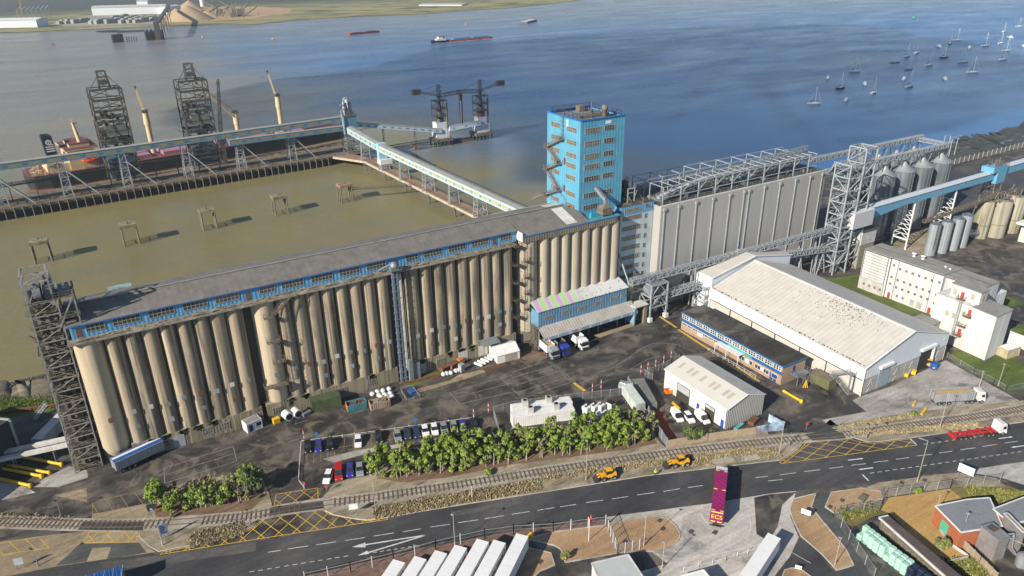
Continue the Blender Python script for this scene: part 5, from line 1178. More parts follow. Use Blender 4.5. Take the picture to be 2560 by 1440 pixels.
# blue conveyor gallery at the right
RG = thing('conveyor_gallery', 'light blue conveyor gallery on white lattice legs in front of the steel silos', 'conveyor', (280,150,18))
M_RBLUE = paint('light_blue_gallery', (.13,.36,.52), .45, var=.1, dirt=(.25,.35,.42)); M_RROOF = paint('pale_gallery_roof', (.46,.50,.54), .5, var=.08)
m = MB()
m.add([(236,148.6,17.4),(320,148.6,20.0),(320,151.6,20.0),(236,151.6,17.4),(236,148.6,22.2),(320,148.6,23.0),(320,151.6,23.0),(236,151.6,22.2),(258,148.6,19.7),(258,151.6,19.7)], [(0,8,5,4),(8,1,5),(2,9,7,6),(9,3,7),(0,3,9,8),(8,9,2,1),(1,2,6,5),(3,0,4,7)])
m.hexa([(324,148.6,21.0),(420,148.6,22.5),(420,151.6,22.5),(324,151.6,21.0),(324,148.6,24.2),(420,148.6,25.7),(420,151.6,25.7),(324,151.6,24.2)]); m.build('wall', M_RBLUE, RG)
m = MB()
for (x0,z0,x1,z1) in ((235.8,22.2,320,23.0),(324,24.2,420,25.7)): m.add([(x0,148.3,z0),(x1,148.3,z1),(x1,150.1,z1+.7),(x0,150.1,z0+.7),(x1,151.9,z1),(x0,151.9,z0)], [(0,1,2,3),(3,2,4,5)])
m.build('roof', M_RROOF, RG)
for x in (238,249.5,261,266.5,279,291,296,309,317,329): z = 21.6+(x-236)*.0095+(1.2 if x > 322 else 0); window(RG, (x,148.59,z), XU, 1.2, .7, 2, 1)
for x, w_ in ((265.4,0),(292.4,0)):
    m = MB(); zt = 19.4; y0, y1 = 149.2, 155.2
    for y in (y0,y1): m.beam((x,y,0),(x,151.2 if y > 152 else 149.2,zt) if False else (x,y,zt if y < 152 else 15),.45)
    m.beam((x,y1,15),(x,y0+1,zt),.3); n = 6
    for k in range(n):
        z0, z1 = 4.2+k*1.9, 4.2+(k+1)*1.9; m.beam((x,y0,z0),(x,(y0+y1)/2,z1),.2); m.beam((x,y1,z0),(x,(y0+y1)/2,z1),.2); m.beam((x,y0,z1),(x,y1,z1),.2)
    m.beam((x,y0,4.0),(x,y1,4.0),.5); m.build('leg', M_WHITEP, RG)
m = MB(); m.box(225.0,146.4,16.8,236,150.6,22.6); m.face([(225,146.4,22.62),(236,146.4,22.62),(236,150.6,23.6),(225,150.6,23.6)]); m.build('end_box', paint('grey_white_panel', (.52,.52,.53), .5, var=.08), RG)
m = MB(); m.box(317.4,147.6,18.4,324,152.6,25.4); m.add([(313.6,147.6,23.3),(317.4,147.6,23.3),(317.4,152.6,23.3),(313.6,152.6,23.3),(313.6,147.6,25.6),(317.4,147.6,25.6),(317.4,152.6,25.6),(313.6,152.6,25.6)], [(0,3,2,1),(4,5,6,7),(0,1,5,4),(2,3,7,6),(3,0,4,7)]); m.build('transfer_house', M_RBLUE, RG)
m = MB(); m.lattice([(316,147,0),(323,147,0),(323,153,0),(316,153,0)], [(318,148,18.4),(323,148,18.4),(323,152,18.4),(318,152,18.4)], 5, .3); m.build('leg', M_BSTEEL, RG)
m = MB(); m.rail([(313.6,147.6,25.6),(324,147.6,25.6),(324,152.6,25.6)],1.2,.1,1.4)
for k in range(18): a = Vector((random.uniform(315,323),random.uniform(148,152),25.6)); m.beam(a, a+Vector((random.uniform(-1,1),0,random.uniform(.5,3))), .2)
m.build('roof_plant', M_BSTEEL, RG)
# small silos
sl4 = ['nearest the mill', 'second from the mill', 'third from the mill', 'farthest from the mill']
for i, (x, y, h) in enumerate(((268.3,141.4,13.4),(274.4,140.4,13.6),(280.6,139.8,13.8),(286.4,139.8,14.0))):
    t = thing('small_silo', 'slender pale ribbed steel silo with a shallow cone top, '+sl4[i], 'silo', (x,y,0), 0, 'row of slender steel silos')
    m = MB(); m.lathe([(2.05,0),(2.05,h-.9)], (x,y), 18); m.build('wall', sheet('slender_silo_steel', (.36,.39,.41), 0, .6, .5, .1, contrast=.7, streak=False, metal=.3), t)
    m = MB(); m.lathe([(2.15,h-.95),(.25,h),(.02,h+.05)], (x,y), 18); m.build('cone_roof', M_CORR, t)
m = MB(); m.truss((262,142.6,13.6),(312,141.4,16.8),1.,1.3,.18,26); ladder(m, 266.6,139.4,3,14)
SW = thing('catwalk', 'rusty brown conveyor catwalk over the slender steel silos', 'conveyor', (287,142,12)); m.build('truss', M_BSTEEL, SW)
m = MB()
for k in range(40): a = Vector((random.uniform(300,322),random.uniform(138,143),random.uniform(15.5,17))); m.beam(a, a+Vector((random.uniform(-2,2),random.uniform(-1,1),random.uniform(-.5,2.6))), random.uniform(.15,.4))
m.build('machinery', M_BSTEEL, SW)
M_CSIL = concrete('weathered_round_silo', (.44,.41,.32), (.34,.31,.23), (.13,.12,.07), .8, True, .7)
for i, (x, y, r, nm) in enumerate(((309.6,139.6,3.7,'stained round concrete silo with a band round it behind the slender steel silos'),(320.4,139.6,3.9,'mossy round concrete silo half behind the white canopy'),(303.2,142.2,3.0,'round concrete silo in shade beside the brown catwalk'))):
    t = thing('concrete_silo', nm, 'silo', (x,y,0)); m = MB(); m.lathe([(r,0),(r,15),(.1,15.05)], (x,y), 22); m.build('wall', M_CSIL, t)
    m = MB(); m.lathe([(r+.05,5.4),(r+.14,5.5),(r+.05,5.65)], (x,y), 22); m.rail([(x-r,y-r*.3,15),(x,y-r,15),(x+r,y-r*.3,15)],1.,.08,1.5); m.build('band', M_BSTEEL, t)
HT = thing('horizontal_tank', 'grey horizontal tank on blocks beside the round concrete silo', 'tank', (296.5,143,0))
m = MB(); m.tube((291.5,144.5,2.3),(300.6,142.2,2.3),1.7,16); m.build('shell', M_CORR, HT)
m = MB()
for x in (292.5,296,299.6): m.box(x-.3,142,0,x+.3,145,1.0)
m.build('saddle', M_PANEL, HT)
HP = thing('hopper', 'pale concrete retaining wall beyond the blue gallery', 'wall', (334,172,0)); m = MB(); m.prism([(322,166),(338,172),(338,173),(322,167)],0,5); m.build('wall', M_PALE, HP)
FN = thing('shore_fence', 'grey panel fence with posts along the shore at the far right', 'fence', (400,212,0))
m = MB(); m.box(336,211.6,0,700,211.8,2.6); m.build('panel', paint('fence_grey', (.22,.22,.21), .8, var=.3, scale=.3), FN)
for k in range(34): m = MB(); x = 336+k*4.6; m.box(x-.12,211.3,0,x+.12,211.58,3.4); m.build('post', M_PANEL, FN)
p = g('c8',1275,935); louvre_box('container', 'dark blue skip container on the ground below the blue gallery', 'container', p.x-4,p.y-1.3,p.x+3,p.y+1.6,2.6, paint('container_navy', (.02,.07,.22), .5, dirt=(.03,.05,.09)), R(4))
p = g('c8',1400,890); louvre_box('container', 'small dark blue container beside the slender steel silos', 'container', p.x-1.6,p.y-1.2,p.x+1.6,p.y+1.2,2.6, paint('container_navy', (.02,.07,.22), .5), R(4))
p = g('c8',1600,1070); t = louvre_box('container', 'orange open box container with a maroon sheet on top behind the white mill', 'container', p.x-3.1,p.y-1.25,p.x+3.1,p.y+1.25,2.7, paint('orange_container', (.72,.28,.015), .5, dirt=(.3,.12,.03)), R(-38), roofmat=paint('maroon_sheet', (.22,.03,.05), .6))
LC = thing('canopy_building', 'white building end with a flat white canopy at the right edge of the yard', 'building', (312,127,0))
m = MB(); m.box(311,116,0,330,131,7.5); m.build('wall', paint('cream_wall', (.6,.55,.47), .6, var=.08), LC); m = MB(); m.box(308,113,7.5,332,132,8.4); m.build('roof', M_WHITEP, LC); m = MB(); m.box(310.8,116,0,311,128,1.2); m.build('brick_base', M_REDB, LC)
area('hard_standing', [(252,95),(400,95),(400,135),(290,135),(262,138)], Z2, M_YARD)
area('bare_ground', [(240,140),(262,140),(300,146),(300,160),(240,158)], Z2, M_DIRT)
area('hard_standing', [(320,145),(430,150),(430,205),(335,205)], Z2, M_ROAD)
# ---------------------------------------------------------------- deep water jetty
JD = Vector((165.84,12.83,0)).normalized(); JN = Vector((-JD.y, JD.x, 0)); J0 = Vector((-41.6,406.3,0))
def J(a, b, z=0.): p = J0+JD*a+JN*b; return Vector((p.x,p.y,z))           # a along the jetty from the left edge of view, b away from the shore
M_PILE = paint('weathered_timber', (.16,.135,.10), .9, var=.5, scale=1.2, dirt=(.04,.045,.025), dirt_amt=.8)
M_WETPILE = paint('weedy_pile', (.035,.035,.022), .8, var=.4)
M_DECK = ground_mat('jetty_deck', (.06,.05,.04), (.15,.115,.08), (.27,.20,.13), .85, .16, fine=1.)
JT = thing('jetty', 'long dark jetty deck on weedy piles with a moored cargo ship behind it', 'jetty', J(80,12))
def jbox(m, a0, a1, b0, b1, z0, z1): m.hexa([J(a0,b0,z0),J(a1,b0,z0),J(a1,b1,z0),J(a0,b1,z0),J(a0,b0,z1),J(a1,b0,z1),J(a1,b1,z1),J(a0,b1,z1)])
m = MB(); jbox(m,-70,186,0,26,-.8,0); m.build('deck', M_DECK, JT)
m = MB(); jbox(m,-70,166.2,-.25,0,-1.1,.35); m.build('edge_beam', M_PILE, JT)
m = MB(); jbox(m,-70,186,3,3.4,-7,-1.1); jbox(m,-70,186,10,10.4,-7,-1.1); m.build('underdeck_sheet', M_BLACK, JT)  # two solid black sheets in place of single piles under the deck
for k in range(62): 
    a = -66+k*3.76; m = MB(); m.tube(J(a,-.3,.4), J(a,-.4,-7), .28, 6); m.build('pile', M_PILE, JT)
    if a > 164: break
m = MB()
for k in range(62): a = -64.4+k*3.76; m.beam(J(a,.4,-1),J(a,.4,-7),.5); jbox(m,a-.35,a+.35,-.38,-.26,-1.,-.2)
m.build('fender', M_WETPILE, JT)
m = MB(); m.rail([J(-60,.2),J(160,.2)],1.1,.07,3.6)
for k in range(90): a = random.uniform(-40,160); b = random.uniform(3,22); jbox(m,a,a+random.uniform(.3,2.5),b,b+random.uniform(.2,1.),0,random.uniform(.2,.9))
m.build('deck_clutter', M_BSTEEL, JT)
# long gallery on trestles
M_GAL = paint('faded_blue_gallery', (.10,.24,.34), .6, var=.15, dirt=(.15,.2,.22)); M_OCH = sheet('ochre_panel', (.30,.245,.11), 0, .9, .7, .2, contrast=.75, streak=False); M_GROOF = paint('grey_gallery_roof', (.28,.27,.255), .75, var=.2, scale=.3, dirt=(.4,.39,.37), dirt_amt=.5)
M_PGAL = paint('pale_blue_gallery', (.33,.55,.64), .5, var=.08)
JG = thing('conveyor_gallery', 'long grey roofed blue conveyor gallery with ochre panels above the jetty', 'conveyor', J(80,10,17))
def gallery(t, P, Q, w, h, side, roof, panels, names=('wall','roof'), wn=None, pitch=7.3, pw=4.6, right=False, pz=.28, ph=.42, panel_mat=None, rise=.35):
    P = Vector(P); Q = Vector(Q); d = (Q-P); L = d.length; d.normalize(); s = Vector((d.y,-d.x,0)).normalized()*(w/2); up = Vector((0,0,h))   # +s: the near side
    m = MB(); m.hexa([P-s,P+s,Q+s,Q-s,P-s+up,P+s+up,Q+s+up,Q-s+up]); m.build('wall', side, t)
    m = MB(); r = Vector((0,0,rise)); e = s*1.12; o = Vector((0,0,.03)); m.add([P-e+up+o,Q-e+up+o,Q+up+r+o,P+up+r+o,P+e+up+o,Q+e+up+o], [(3,2,1,0),(4,5,2,3)]); m.build('roof', roof, t)
    k = 0; a = 1.5
    while a+pw < L:
        q = P+d*a+s*1.01+Vector((0,0,h*pz)); e = P+d*(a+pw)+s*1.01+Vector((0,0,h*pz)); u2 = Vector((0,0,h*ph)); n = s.normalized()*.05
        m = MB(); m.hexa([q,e,e-n,q-n,q+u2,e+u2,e-n+u2,q-n+u2]); m.build('panel', panel_mat or panels, t)
        for j in range(3):
            b = a+pw+.5+j*.75
            if b+.5 > L: break
            q = P+d*b+s*1.01+Vector((0,0,h*pz)); e = q+d*.5; m = MB(); m.hexa([q,e,e-n,q-n,q+u2*.9,e+u2*.9,e-n+u2*.9,q-n+u2*.9]); m.build('window', wn or M_OGLASS, t)
        a += pitch; k += 1
gallery(JG, J(-75,7,17.1), J(178,7,18.3), 4.0, 3.0, M_GAL, M_GROOF, M_OCH, pitch=8.2, pw=5.0)
JG2 = thing('conveyor_gallery', 'lower sloping blue gallery with ochre panels joining the tall one at the transfer tower', 'conveyor', J(150,4,13))
gallery(JG2, J(110,4.5,14.3), J(178,4.5,13.4), 3.0, 2.9, M_GAL, M_GROOF, M_OCH, pitch=8.2, pw=5.0)
for i, (a, tz) in enumerate(((2,16.9),(29.5,17.1),(56.8,17.3),(87,17.5),(115.4,17.7),(144.5,17.9))):
    t = thing('trestle', 'braced grey trestle under the jetty gallery, '+['at the left edge of the picture','beside the orange lifeboat','under the left marine tower','under the right marine tower','right of both marine towers','nearest the transfer tower'][i], 'trestle', J(a,6), 0, 'gallery trestles on the jetty')
    m = MB(); m.lattice([J(a-2,4.4),J(a+2,4.4),J(a+2,9.6),J(a-2,9.6)], [J(a-1.4,5.4,tz),J(a+1.4,5.4,tz),J(a+1.4,8.8,tz),J(a-1.4,8.8,tz)], 4, .34); m.build('frame', M_LSTEEL, t)
    m = MB(); m.beam(J(a+1.5,5,tz-4),J(a+13,2.0,0),.4); m.beam(J(a+1.5,8.8,tz-4),J(a+12,8.6,.4),.35); m.build('stay', M_LSTEEL, t)
    m = MB(); m.truss(J(a-2,7,tz-7.5), J(a+3,7,tz-7.5), 1.6, 2.2, .2, 3); m.build('walkway', M_STEEL, t)
JP = thing('pipe_rack', 'dark pipe rack walkway running along the jetty behind the gallery trestles', 'pipe rack', J(60,12,8))
m = MB(); m.truss(J(-70,12.5,7.6), J(108,12.5,8.8), 1.2, 2.4, .22, 60); m.build('truss', M_DSTEEL, JP)
m = MB()
for k in range(16): a = -60+k*11; m.beam(J(a,11.6,0),J(a,11.6,8),.3); m.beam(J(a,13.4,0),J(a,13.4,8),.3)
m.build('leg', M_DSTEEL, JP)
# transfer tower
TT = thing('transfer_tower', 'blue transfer tower topped with silver dust pipes where the galleries meet', 'tower', (137.6,424,0))
m = MB(); m.lattice([(134.2,420.5,0),(141.5,421,0),(141.2,428,0),(134,427.6,0)], [(134.2,420.5,12),(141.5,421,12),(141.2,428,12),(134,427.6,12)], 4, .38); m.build('leg', M_STEEL, TT)
m = MB(); m.prism([(134,420.4),(141.7,420.9),(141.3,428.2),(133.8,427.8)], 12, 22.2); m.build('wall', M_GAL, TT)
m = MB(); m.prism([(133.6,420),(142.1,420.5),(141.7,428.6),(133.4,428.2)], 22.2, 22.6); m.rail([(134,420.4,22.6),(141.7,420.9,22.6),(141.3,428.2,22.6)],1.2,.1,1.5); m.build('roof', M_BSTEEL, TT)
m = MB()
for x, y, h in ((136,424,7),(137.8,424.5,8.4),(139.6,424.4,6.6)): m.lathe([(.3,22.6),(1.1,24.5),(1.1,22.6+h),(.2,22.6+h+.6)], (x,y), 12)
m.pipe([(135.2,422.4,22.6),(135.2,422.4,31.5),(136.2,422.4,32.6),(137.4,422.4,32.4),(137.6,422.4,24)], .42, 8); m.pipe([(133.2,420,12),(133.2,420,20),(132.4,420,25.5),(136,422,27)], .38, 8); m.pipe([(132.6,421,29),(137,423,28)], .35, 8); m.lathe([(1.7,28.2),(1.75,28.4)], (138,424.4), 12)
m.build('dust_pipes', M_LSTEEL, TT)
# diagonal gallery to the shore
DGL = thing('conveyor_gallery', 'pale blue conveyor gallery with yellow panels running from the jetty to the silo', 'conveyor', (140,330,10))
M_YPAN = paint('yellow_panel', (.46,.38,.20), .6, var=.15)
def X_(y): return 137.0+(413-y)*.0575
seg = [((X_(419),419,12.6),(X_(376),376,10.2)), ((X_(376),376,10.2),(X_(166),166,9.0))]
gallery(DGL, seg[0][0], seg[0][1], 4.4, 3.6, M_PGAL, M_GROOF, M_YPAN, wn=M_OGLASS, pitch=6.6, pw=3.6, rise=.5)
gallery(DGL, seg[1][0], seg[1][1], 4.4, 3.4, paint('sunlit_pale_blue', (.42,.62,.68), .5, var=.08), M_GROOF, M_YPAN, wn=M_OGLASS, pitch=7.6, pw=4.6, rise=.5)  # sunlight beyond the bend put into a paler copy of the blue
m = MB(); x = X_(376); m.box(x-2.4,374.5,4.6,x+2.2,377.5,14.6); m.build('drive_house', M_PGAL, DGL)
m = MB(); m.box(x-2.6,372.6,3.4,x+4.2,377.5,6.0); m.build('drive_box', M_WHITEP, DGL)
for i, (y, hz) in enumerate(((399.8,11.2),(374.5,4),(349.8,9.8),(323,9.7),(297.8,9.5),(274,9.3),(250,9.2),(225,9.1),(205,9.1))):
    x = X_(y); t = thing('trestle', 'white trestle under the pale blue gallery, '+['nearest the jetty','under the white drive box','third from the jetty','fourth from the jetty','fifth from the jetty','sixth from the jetty by the silo roof','hidden beyond the silo roof','close behind the silo','nearest the silo'][i], 'trestle', (x,y,0), 0, 'white gallery trestles')
    m = MB(); dy = 2.2 if i % 2 else .8
    m.lattice([(x-2.6,y-dy,0),(x+2.6,y-dy,0),(x+2.6,y+dy,0),(x-2.6,y+dy,0)], [(x-2,y-dy*.7,hz),(x+2,y-dy*.7,hz),(x+2,y+dy*.7,hz),(x-2,y+dy*.7,hz)], 3, .3); m.build('frame', M_LSTEEL, t)
AP = thing('approach_pier', 'narrow tan decked approach pier on piers under the pale blue gallery', 'pier', (140,310,0))
M_TANDECK = ground_mat('tan_deck', (.20,.12,.07), (.28,.18,.11), (.36,.25,.16), .9, .3)
m = MB(); m.prism([(124.2,418.5),(136,398),(X_(190)-1.4,190),(X_(190)+4.5,190),(143.5,398),(136,420)], -.5, 0); m.build('deck', M_TANDECK, AP)
m = MB()
for a, b in (((124.2,418.5),(136,398)),((136,398),(X_(190)-1.4,190))): m.beam((*a,-.35),(*b,-.35),.5,1.2)
m.build('edge_beam', paint('cream_concrete', (.46,.39,.29), .9, dirt=(.2,.17,.12)), AP)
m = MB(); m.rail([(137,398,0),(X_(190)-.6,190,0)],1.1,.08,2.6); m.rail([(142,398,0),(X_(190)+4.3,190,0)],1.1,.08,2.6); m.build('handrail', M_BSTEEL, AP)
for k in range(9):
    y = 396-k*25.5; x = X_(y); m = MB()
    for dx in (-1.6,1.2,4): m.beam((x+dx,y,-.5),(x+dx,y,-8),.7)
    m.box(x-2.4,y-.8,-1.4,x+5,y+.8,-.5); m.build('pier_leg', M_PILE, AP)
m = MB(); m.truss((140.6,338,-.6),(108,344.5,1.0),1.1,1.0,.14,16); m.build('gangway', M_BSTEEL, AP)
# mooring dolphins in the basin
dl = ['nearest the left edge','second from the left','third from the left','fourth from the left']
M_CAP = ground_mat('mossy_cap', (.10,.095,.04), (.22,.185,.10), (.30,.26,.17), .9, .4)
def dolphin(x, y, i, w=6.6, zt=4.2):
    t = thing('mooring_dolphin', 'square concrete mooring dolphin on tall timber legs, '+(dl[i] if i < 4 else 'reached by a narrow gangway from the pier'), 'dolphin', (x,y,ZW), 0, 'mooring dolphins in the basin')
    m = MB(); m.box(x-w/2,y-3.2,zt-1.3,x+w/2,y+3.2,zt); m.build('cap', M_CAP if i != 4 else M_TANDECK, t)
    for sx in (-1,1):
        for sy in (-1,-.1,1):
            m = MB(); m.tube((x+sx*(w/2-.5),y+sy*2.7,zt-1.3),(x+sx*(w/2-.2),y+sy*2.9,-9),.34,7); m.build('leg', M_PILE if (sx+sy) % 2 else M_BSTEEL, t)
    m = MB(); m.lathe([(.3,zt),(.25,zt+.8),(.4,zt+.9),(.1,zt+1)], (x,y), 8)
    for s in (-1,1): m.beam((x+s*(w/2-.5),y-2.8,-2.5),(x+s*(w/2-.5),y+2.8,-2.5),.2)
    m.build('bollard', M_PILE, t)
for i, (x, y) in enumerate(((-25,336),(7.9,338.4),(40.4,341),(73.6,344.2),(106.7,346))): dolphin(x, y, i)
def part_gull(): 
    m = MB(); p = (-24.2,335,4.2); m.lathe([(.05,0),(.16,.15),(.1,.35),(.02,.45)], p, 6); return m
# ---------------------------------------------------------------- marine towers (grain elevators on the jetty)
def marine(a0, b0, nm):
    c = J(a0+7.5, b0+6); t = thing('marine_tower', nm, 'elevator tower', c, 0, 'marine grain elevators on the jetty')
    q = lambda a, b, z: J(a0+a, b0+b, z)
    m = MB()
    m.lattice([q(0,0,0),q(15,0,0),q(15,12,0),q(0,12,0)], [q(.3,0,47.3),q(15,0,47.3),q(15,12,47.3),q(.3,12,47.3)], 9, .62)
    for z in (20,26,31,36.5,42,47.3): m.beam(q(0,0,z),q(15,0,z),.7); m.beam(q(7.5,0,z-5),q(7.5,0,z),.4); m.beam(q(0,4,z),q(15,4,z),.4); m.beam(q(15,0,z),q(15,12,z),.5)
    m.build('frame', M_DSTEEL, t)
    m = MB(); m.lattice([q(5.6,3,47.3),q(10.6,3,47.3),q(10.6,7,47.3),q(5.6,7,47.3)], [q(5.9,3,56),q(9.6,3,56),q(9.6,7,56),q(5.9,7,56)], 3, .42); m.beam(q(.4,1,47.5),q(5.8,4,54),.25); m.beam(q(15,1,47.5),q(9.8,4,54),.25); m.beam(q(5,4,55.8),q(10.6,4,55.8),.3); m.build('head_frame', M_DSTEEL, t)
    m = MB(); m.box(c.x-2,c.y-4,49.5,c.x+2,c.y-1,51.6)
    for z in (21,27,33): jj = q(1,1,z); m.hexa([q(.5,.5,z-.15),q(14.5,.5,z-.15),q(14.5,11,z-.15),q(.5,11,z-.15),q(.5,.5,z),q(14.5,.5,z),q(14.5,11,z),q(.5,11,z)])
    for k in range(58):
        a, b, z = random.uniform(.6,12), random.uniform(.5,9), random.uniform(3,34); w_, h = random.uniform(.8,2.6), random.uniform(.8,3)
        m.hexa([q(a,b,z),q(a+w_,b,z),q(a+w_,b+1.5,z),q(a,b+1.5,z),q(a,b,z+h),q(a+w_,b,z+h),q(a+w_,b+1.5,z+h),q(a,b+1.5,z+h)])
    for k in range(40): p = q(random.uniform(0,15),random.uniform(0,10),random.uniform(2,44)); m.beam(p, p+Vector((random.uniform(-5,5),random.uniform(-3,3),random.choice((0,0,random.uniform(-6,6))))), random.uniform(.18,.35))
    m.build('machinery', M_DSTEEL, t)
    m = MB(); m.hexa([q(3.4,-.3,24),q(13,-.3,24),q(13,3,24),q(3.4,3,24),q(3.4,-.3,29),q(13,-.3,29),q(13,3,29),q(3.4,3,29)]); m.build('machine_house', paint('grey_green_house', (.16,.17,.145), .7, var=.3, dirt=(.07,.06,.05)), t)
    m = MB(); m.hexa([q(1,1,1),q(14,1,1),q(14,10,1),q(1,10,1),q(1,1,12),q(14,1,12),q(14,10,12),q(1,10,12)]); m.build('base_house', paint('dull_blue_house', (.055,.10,.135), .7, var=.25), t)
    m = MB(); m.beam(q(2,-.6,43),q(8,-.8,21),.3); m.rail([q(0,-.2,36.6),q(15,-.2,36.6)],1.1,.12,2.); m.rail([q(0,-.2,26.2),q(15,-.2,26.2)],1.1,.12,2.); m.beam(q(-.4,0,33),q(-.6,0,14),.22); m.tube(q(-.6,0,35),q(-.6,0,33),.9,8); m.build('walkway', M_BSTEEL, t)
marine(50.8,21.5,'tall dark lattice marine elevator tower on the left of the jetty'); marine(93.4,22.5,'tall dark lattice marine elevator tower right of its twin on the jetty')
LCR = thing('lattice_crane', 'dark lattice crane jib standing beside the right hand marine tower', 'crane', J(110,22))
m = MB(); B = [J(110,22,16),J(111.6,22,16),J(111.6,23.5,16),J(110,23.5,16)]; T = [J(113.6,21,47),J(114.6,21,47),J(114.6,22,47),J(113.6,22,47)]; m.lattice(B, T, 12, .28); m.build('jib', M_DSTEEL, LCR)
m = MB(); m.beam(J(110.8,22.8,0),J(110.8,22.8,16),2.2); m.box(*(J(107.5,20,11)),*(J(113.5,24.5,15))) if False else m.beam(J(109,22.8,13.5),J(113,22.8,13.5),2.6); m.tube(J(114,21.5,47),J(106,22,34),.1,5); m.build('base', M_DSTEEL, LCR)

# ---------------------------------------------------------------- cargo ship
S0 = Vector((-30,453.5,0)); SD = Vector((152+30,480-453.5,0)).normalized(); SN = Vector((-SD.y,SD.x,0)); SL, SB_ = 190, 27
def Q(a, b, z): p = S0+SD*a+SN*b; return Vector((p.x,p.y,z))
SHP = thing('cargo_ship', 'black hulled bulk carrier with cream superstructure and cargo cranes moored behind the jetty', 'ship', Q(95,13,ZW))
M_HULL = paint('black_hull', (.014,.018,.018), .5, var=.3, scale=.2, dirt=(.06,.05,.04), dirt_amt=.4); M_BOOT = paint('red_boot_topping', (.19,.035,.025), .6); M_SDECK = paint('maroon_deck', (.16,.045,.05), .7, var=.3, scale=.4, dirt=(.3,.2,.19), dirt_amt=.5); M_CREAM = paint('cream_superstructure', (.60,.47,.27), .6, var=.1, dirt=(.4,.25,.12), dirt_amt=.35)
def hull(m, z0, z1, f0=1., f1=1.):
    st = [(0,.32),(3,.42),(10,.5),(150,.5),(172,.40),(184,.2),(190,.01)]
    def ring(z, f): return [Q(a if a < 184 else a+(z+5)*.35, 13.5-SB_*h*f, z) for a, h in st]+[Q(a if a < 184 else a+(z+5)*.35, 13.5+SB_*h*f, z) for a, h in reversed(st)]
    A, B = ring(z0, f0), ring(z1, f1); n = len(A); m.add(A+B, [(i,(i+1)%n,n+(i+1)%n,n+i) for i in range(n)]+[tuple(range(n,2*n))])
m = MB(); hull(m,-4.3,2.6); m.build('hull', M_HULL, SHP)
m = MB(); hull(m,-6,-4.3,.99,1.); m.build('boot_topping', M_BOOT, SHP)
m = MB(); hull(m,2.62,2.75,.985,.985); m.build('deck', M_SDECK, SHP)
for k, a in enumerate((46,70,94,118,142)):
    m = MB(); m.hexa([Q(a,5,2.7),Q(a+17,5,2.7),Q(a+17,22,2.7),Q(a,22,2.7),Q(a,5,4.6),Q(a+17,5,4.6),Q(a+17,22,4.6),Q(a,22,4.6)]); m.build('hatch_cover', paint('pink_hatch', (.33,.17,.21), .7, var=.2), SHP)
def qbox(m, a0, a1, b0, b1, z0, z1): m.hexa([Q(a0,b0,z0),Q(a1,b0,z0),Q(a1,b1,z0),Q(a0,b1,z0),Q(a0,b0,z1),Q(a1,b0,z1),Q(a1,b1,z1),Q(a0,b1,z1)])
m = MB(); qbox(m,21,34,2,25,2.7,13.6); qbox(m,10,21,3,24,2.7,7.0); qbox(m,10.2,13.4,2.4,6,6.8,9.2); m.build('superstructure', M_CREAM, SHP)
m = MB(); qbox(m,19.5,36,-1.,28,13.6,14.1); qbox(m,23,33,5,22,14.1,16.2); m.build('bridge', M_CREAM, SHP)
m = MB(); qbox(m,20,35.6,-.6,27.6,14.12,14.3); qbox(m,22.8,33.2,4.8,22.2,16.2,16.5); m.rail([Q(20,-.8,14.2),Q(35.6,-.8,14.2),Q(35.6,27.6,14.2)],1.1,.1,2.); m.build('monkey_island', M_SDECK, SHP)
m = MB(); b = Q(29,8,16.4); m.tube(b, b+Vector((-1.2,.5,10.6)), 1.2, 8, .65); u = b+Vector((-1.2,.5,10)); qd = SD; m.beam(u-qd*3.6, u+qd*2.6, .5); m.beam(u-qd*3.4, u-qd*4.4+Vector((0,0,3.6)), .25); m.beam(u+Vector((0,0,0)),u+Vector((0,0,2.4)),.9); m.beam(u-qd*2+Vector((0,0,2.6)), u+qd*2+Vector((0,0,2.6)), .4)
for k in range(8): m.beam(b.lerp(u,k/8), b.lerp(u,k/8)+qd*1.3, .2)
m.build('mast', M_CREAM, SHP)
m = MB(); m.hexa([Q(12.5,9,7),Q(17.5,9,7),Q(17.5,17,7),Q(12.5,17,7),Q(11.8,9.6,21.2),Q(16.6,9.6,21.2),Q(16.6,16.4,21.2),Q(11.8,16.4,21.2)])
for k in range(4): m.tube(Q(12.4+k*.9,11,21),Q(12.0+k*.9,11,22.6),.35,6)
FU = m.build('funnel', paint('navy_funnel', (.008,.015,.025), .5, var=.1), SHP)
m = MB(); up_ = (Q(11.8,9.6,21.2)-Q(12.5,9,7)).normalized()
def fp(a, h): return Q(12.5+a,9,7)+up_*h-SN*.08
for h in (8.4,7.2,6.0): m.face([fp(.5,h),fp(4.5,h),fp(4.5,h+.6),fp(.5,h+.6)])
for k in range(18):
    a0, a1 = 2*PI*k/18, 2*PI*(k+1)/18; m.face([fp(2.5+1.5*math.cos(x),11+1.5*math.sin(x)) for x in (a0,a1)]+[fp(2.5+.95*math.cos(x),11+.95*math.sin(x)) for x in (a1,a0)])
m.face([fp(1.7,11.1),fp(3.3,11.1),fp(3.3,11.55),fp(1.7,11.55)]); m.face([fp(2.2,10.2),fp(2.7,10.2),fp(2.7,11.1),fp(2.2,11.1)]); m.face([fp(3.2,9.6),fp(4.5,9.4),fp(4.5,9.8),fp(3.4,10.1)]); m.build('funnel_mark', M_WHITEP, SHP)
m = MB(); c = Q(31,1.2,6.0); s = 4.2; v = []
for x, r, zz in ((-s,.1,.5),(-s*.8,.9,.1),(-s*.3,1.3,0),(s*.4,1.35,0),(s*.85,.9,.2),(s,.15,.6)): v.append([c+SD*x+SN*r*math.cos(t)+Vector((0,0,zz+1.1+r*math.sin(t)*1.05)) for t in [2*PI*k/10 for k in range(10)]])
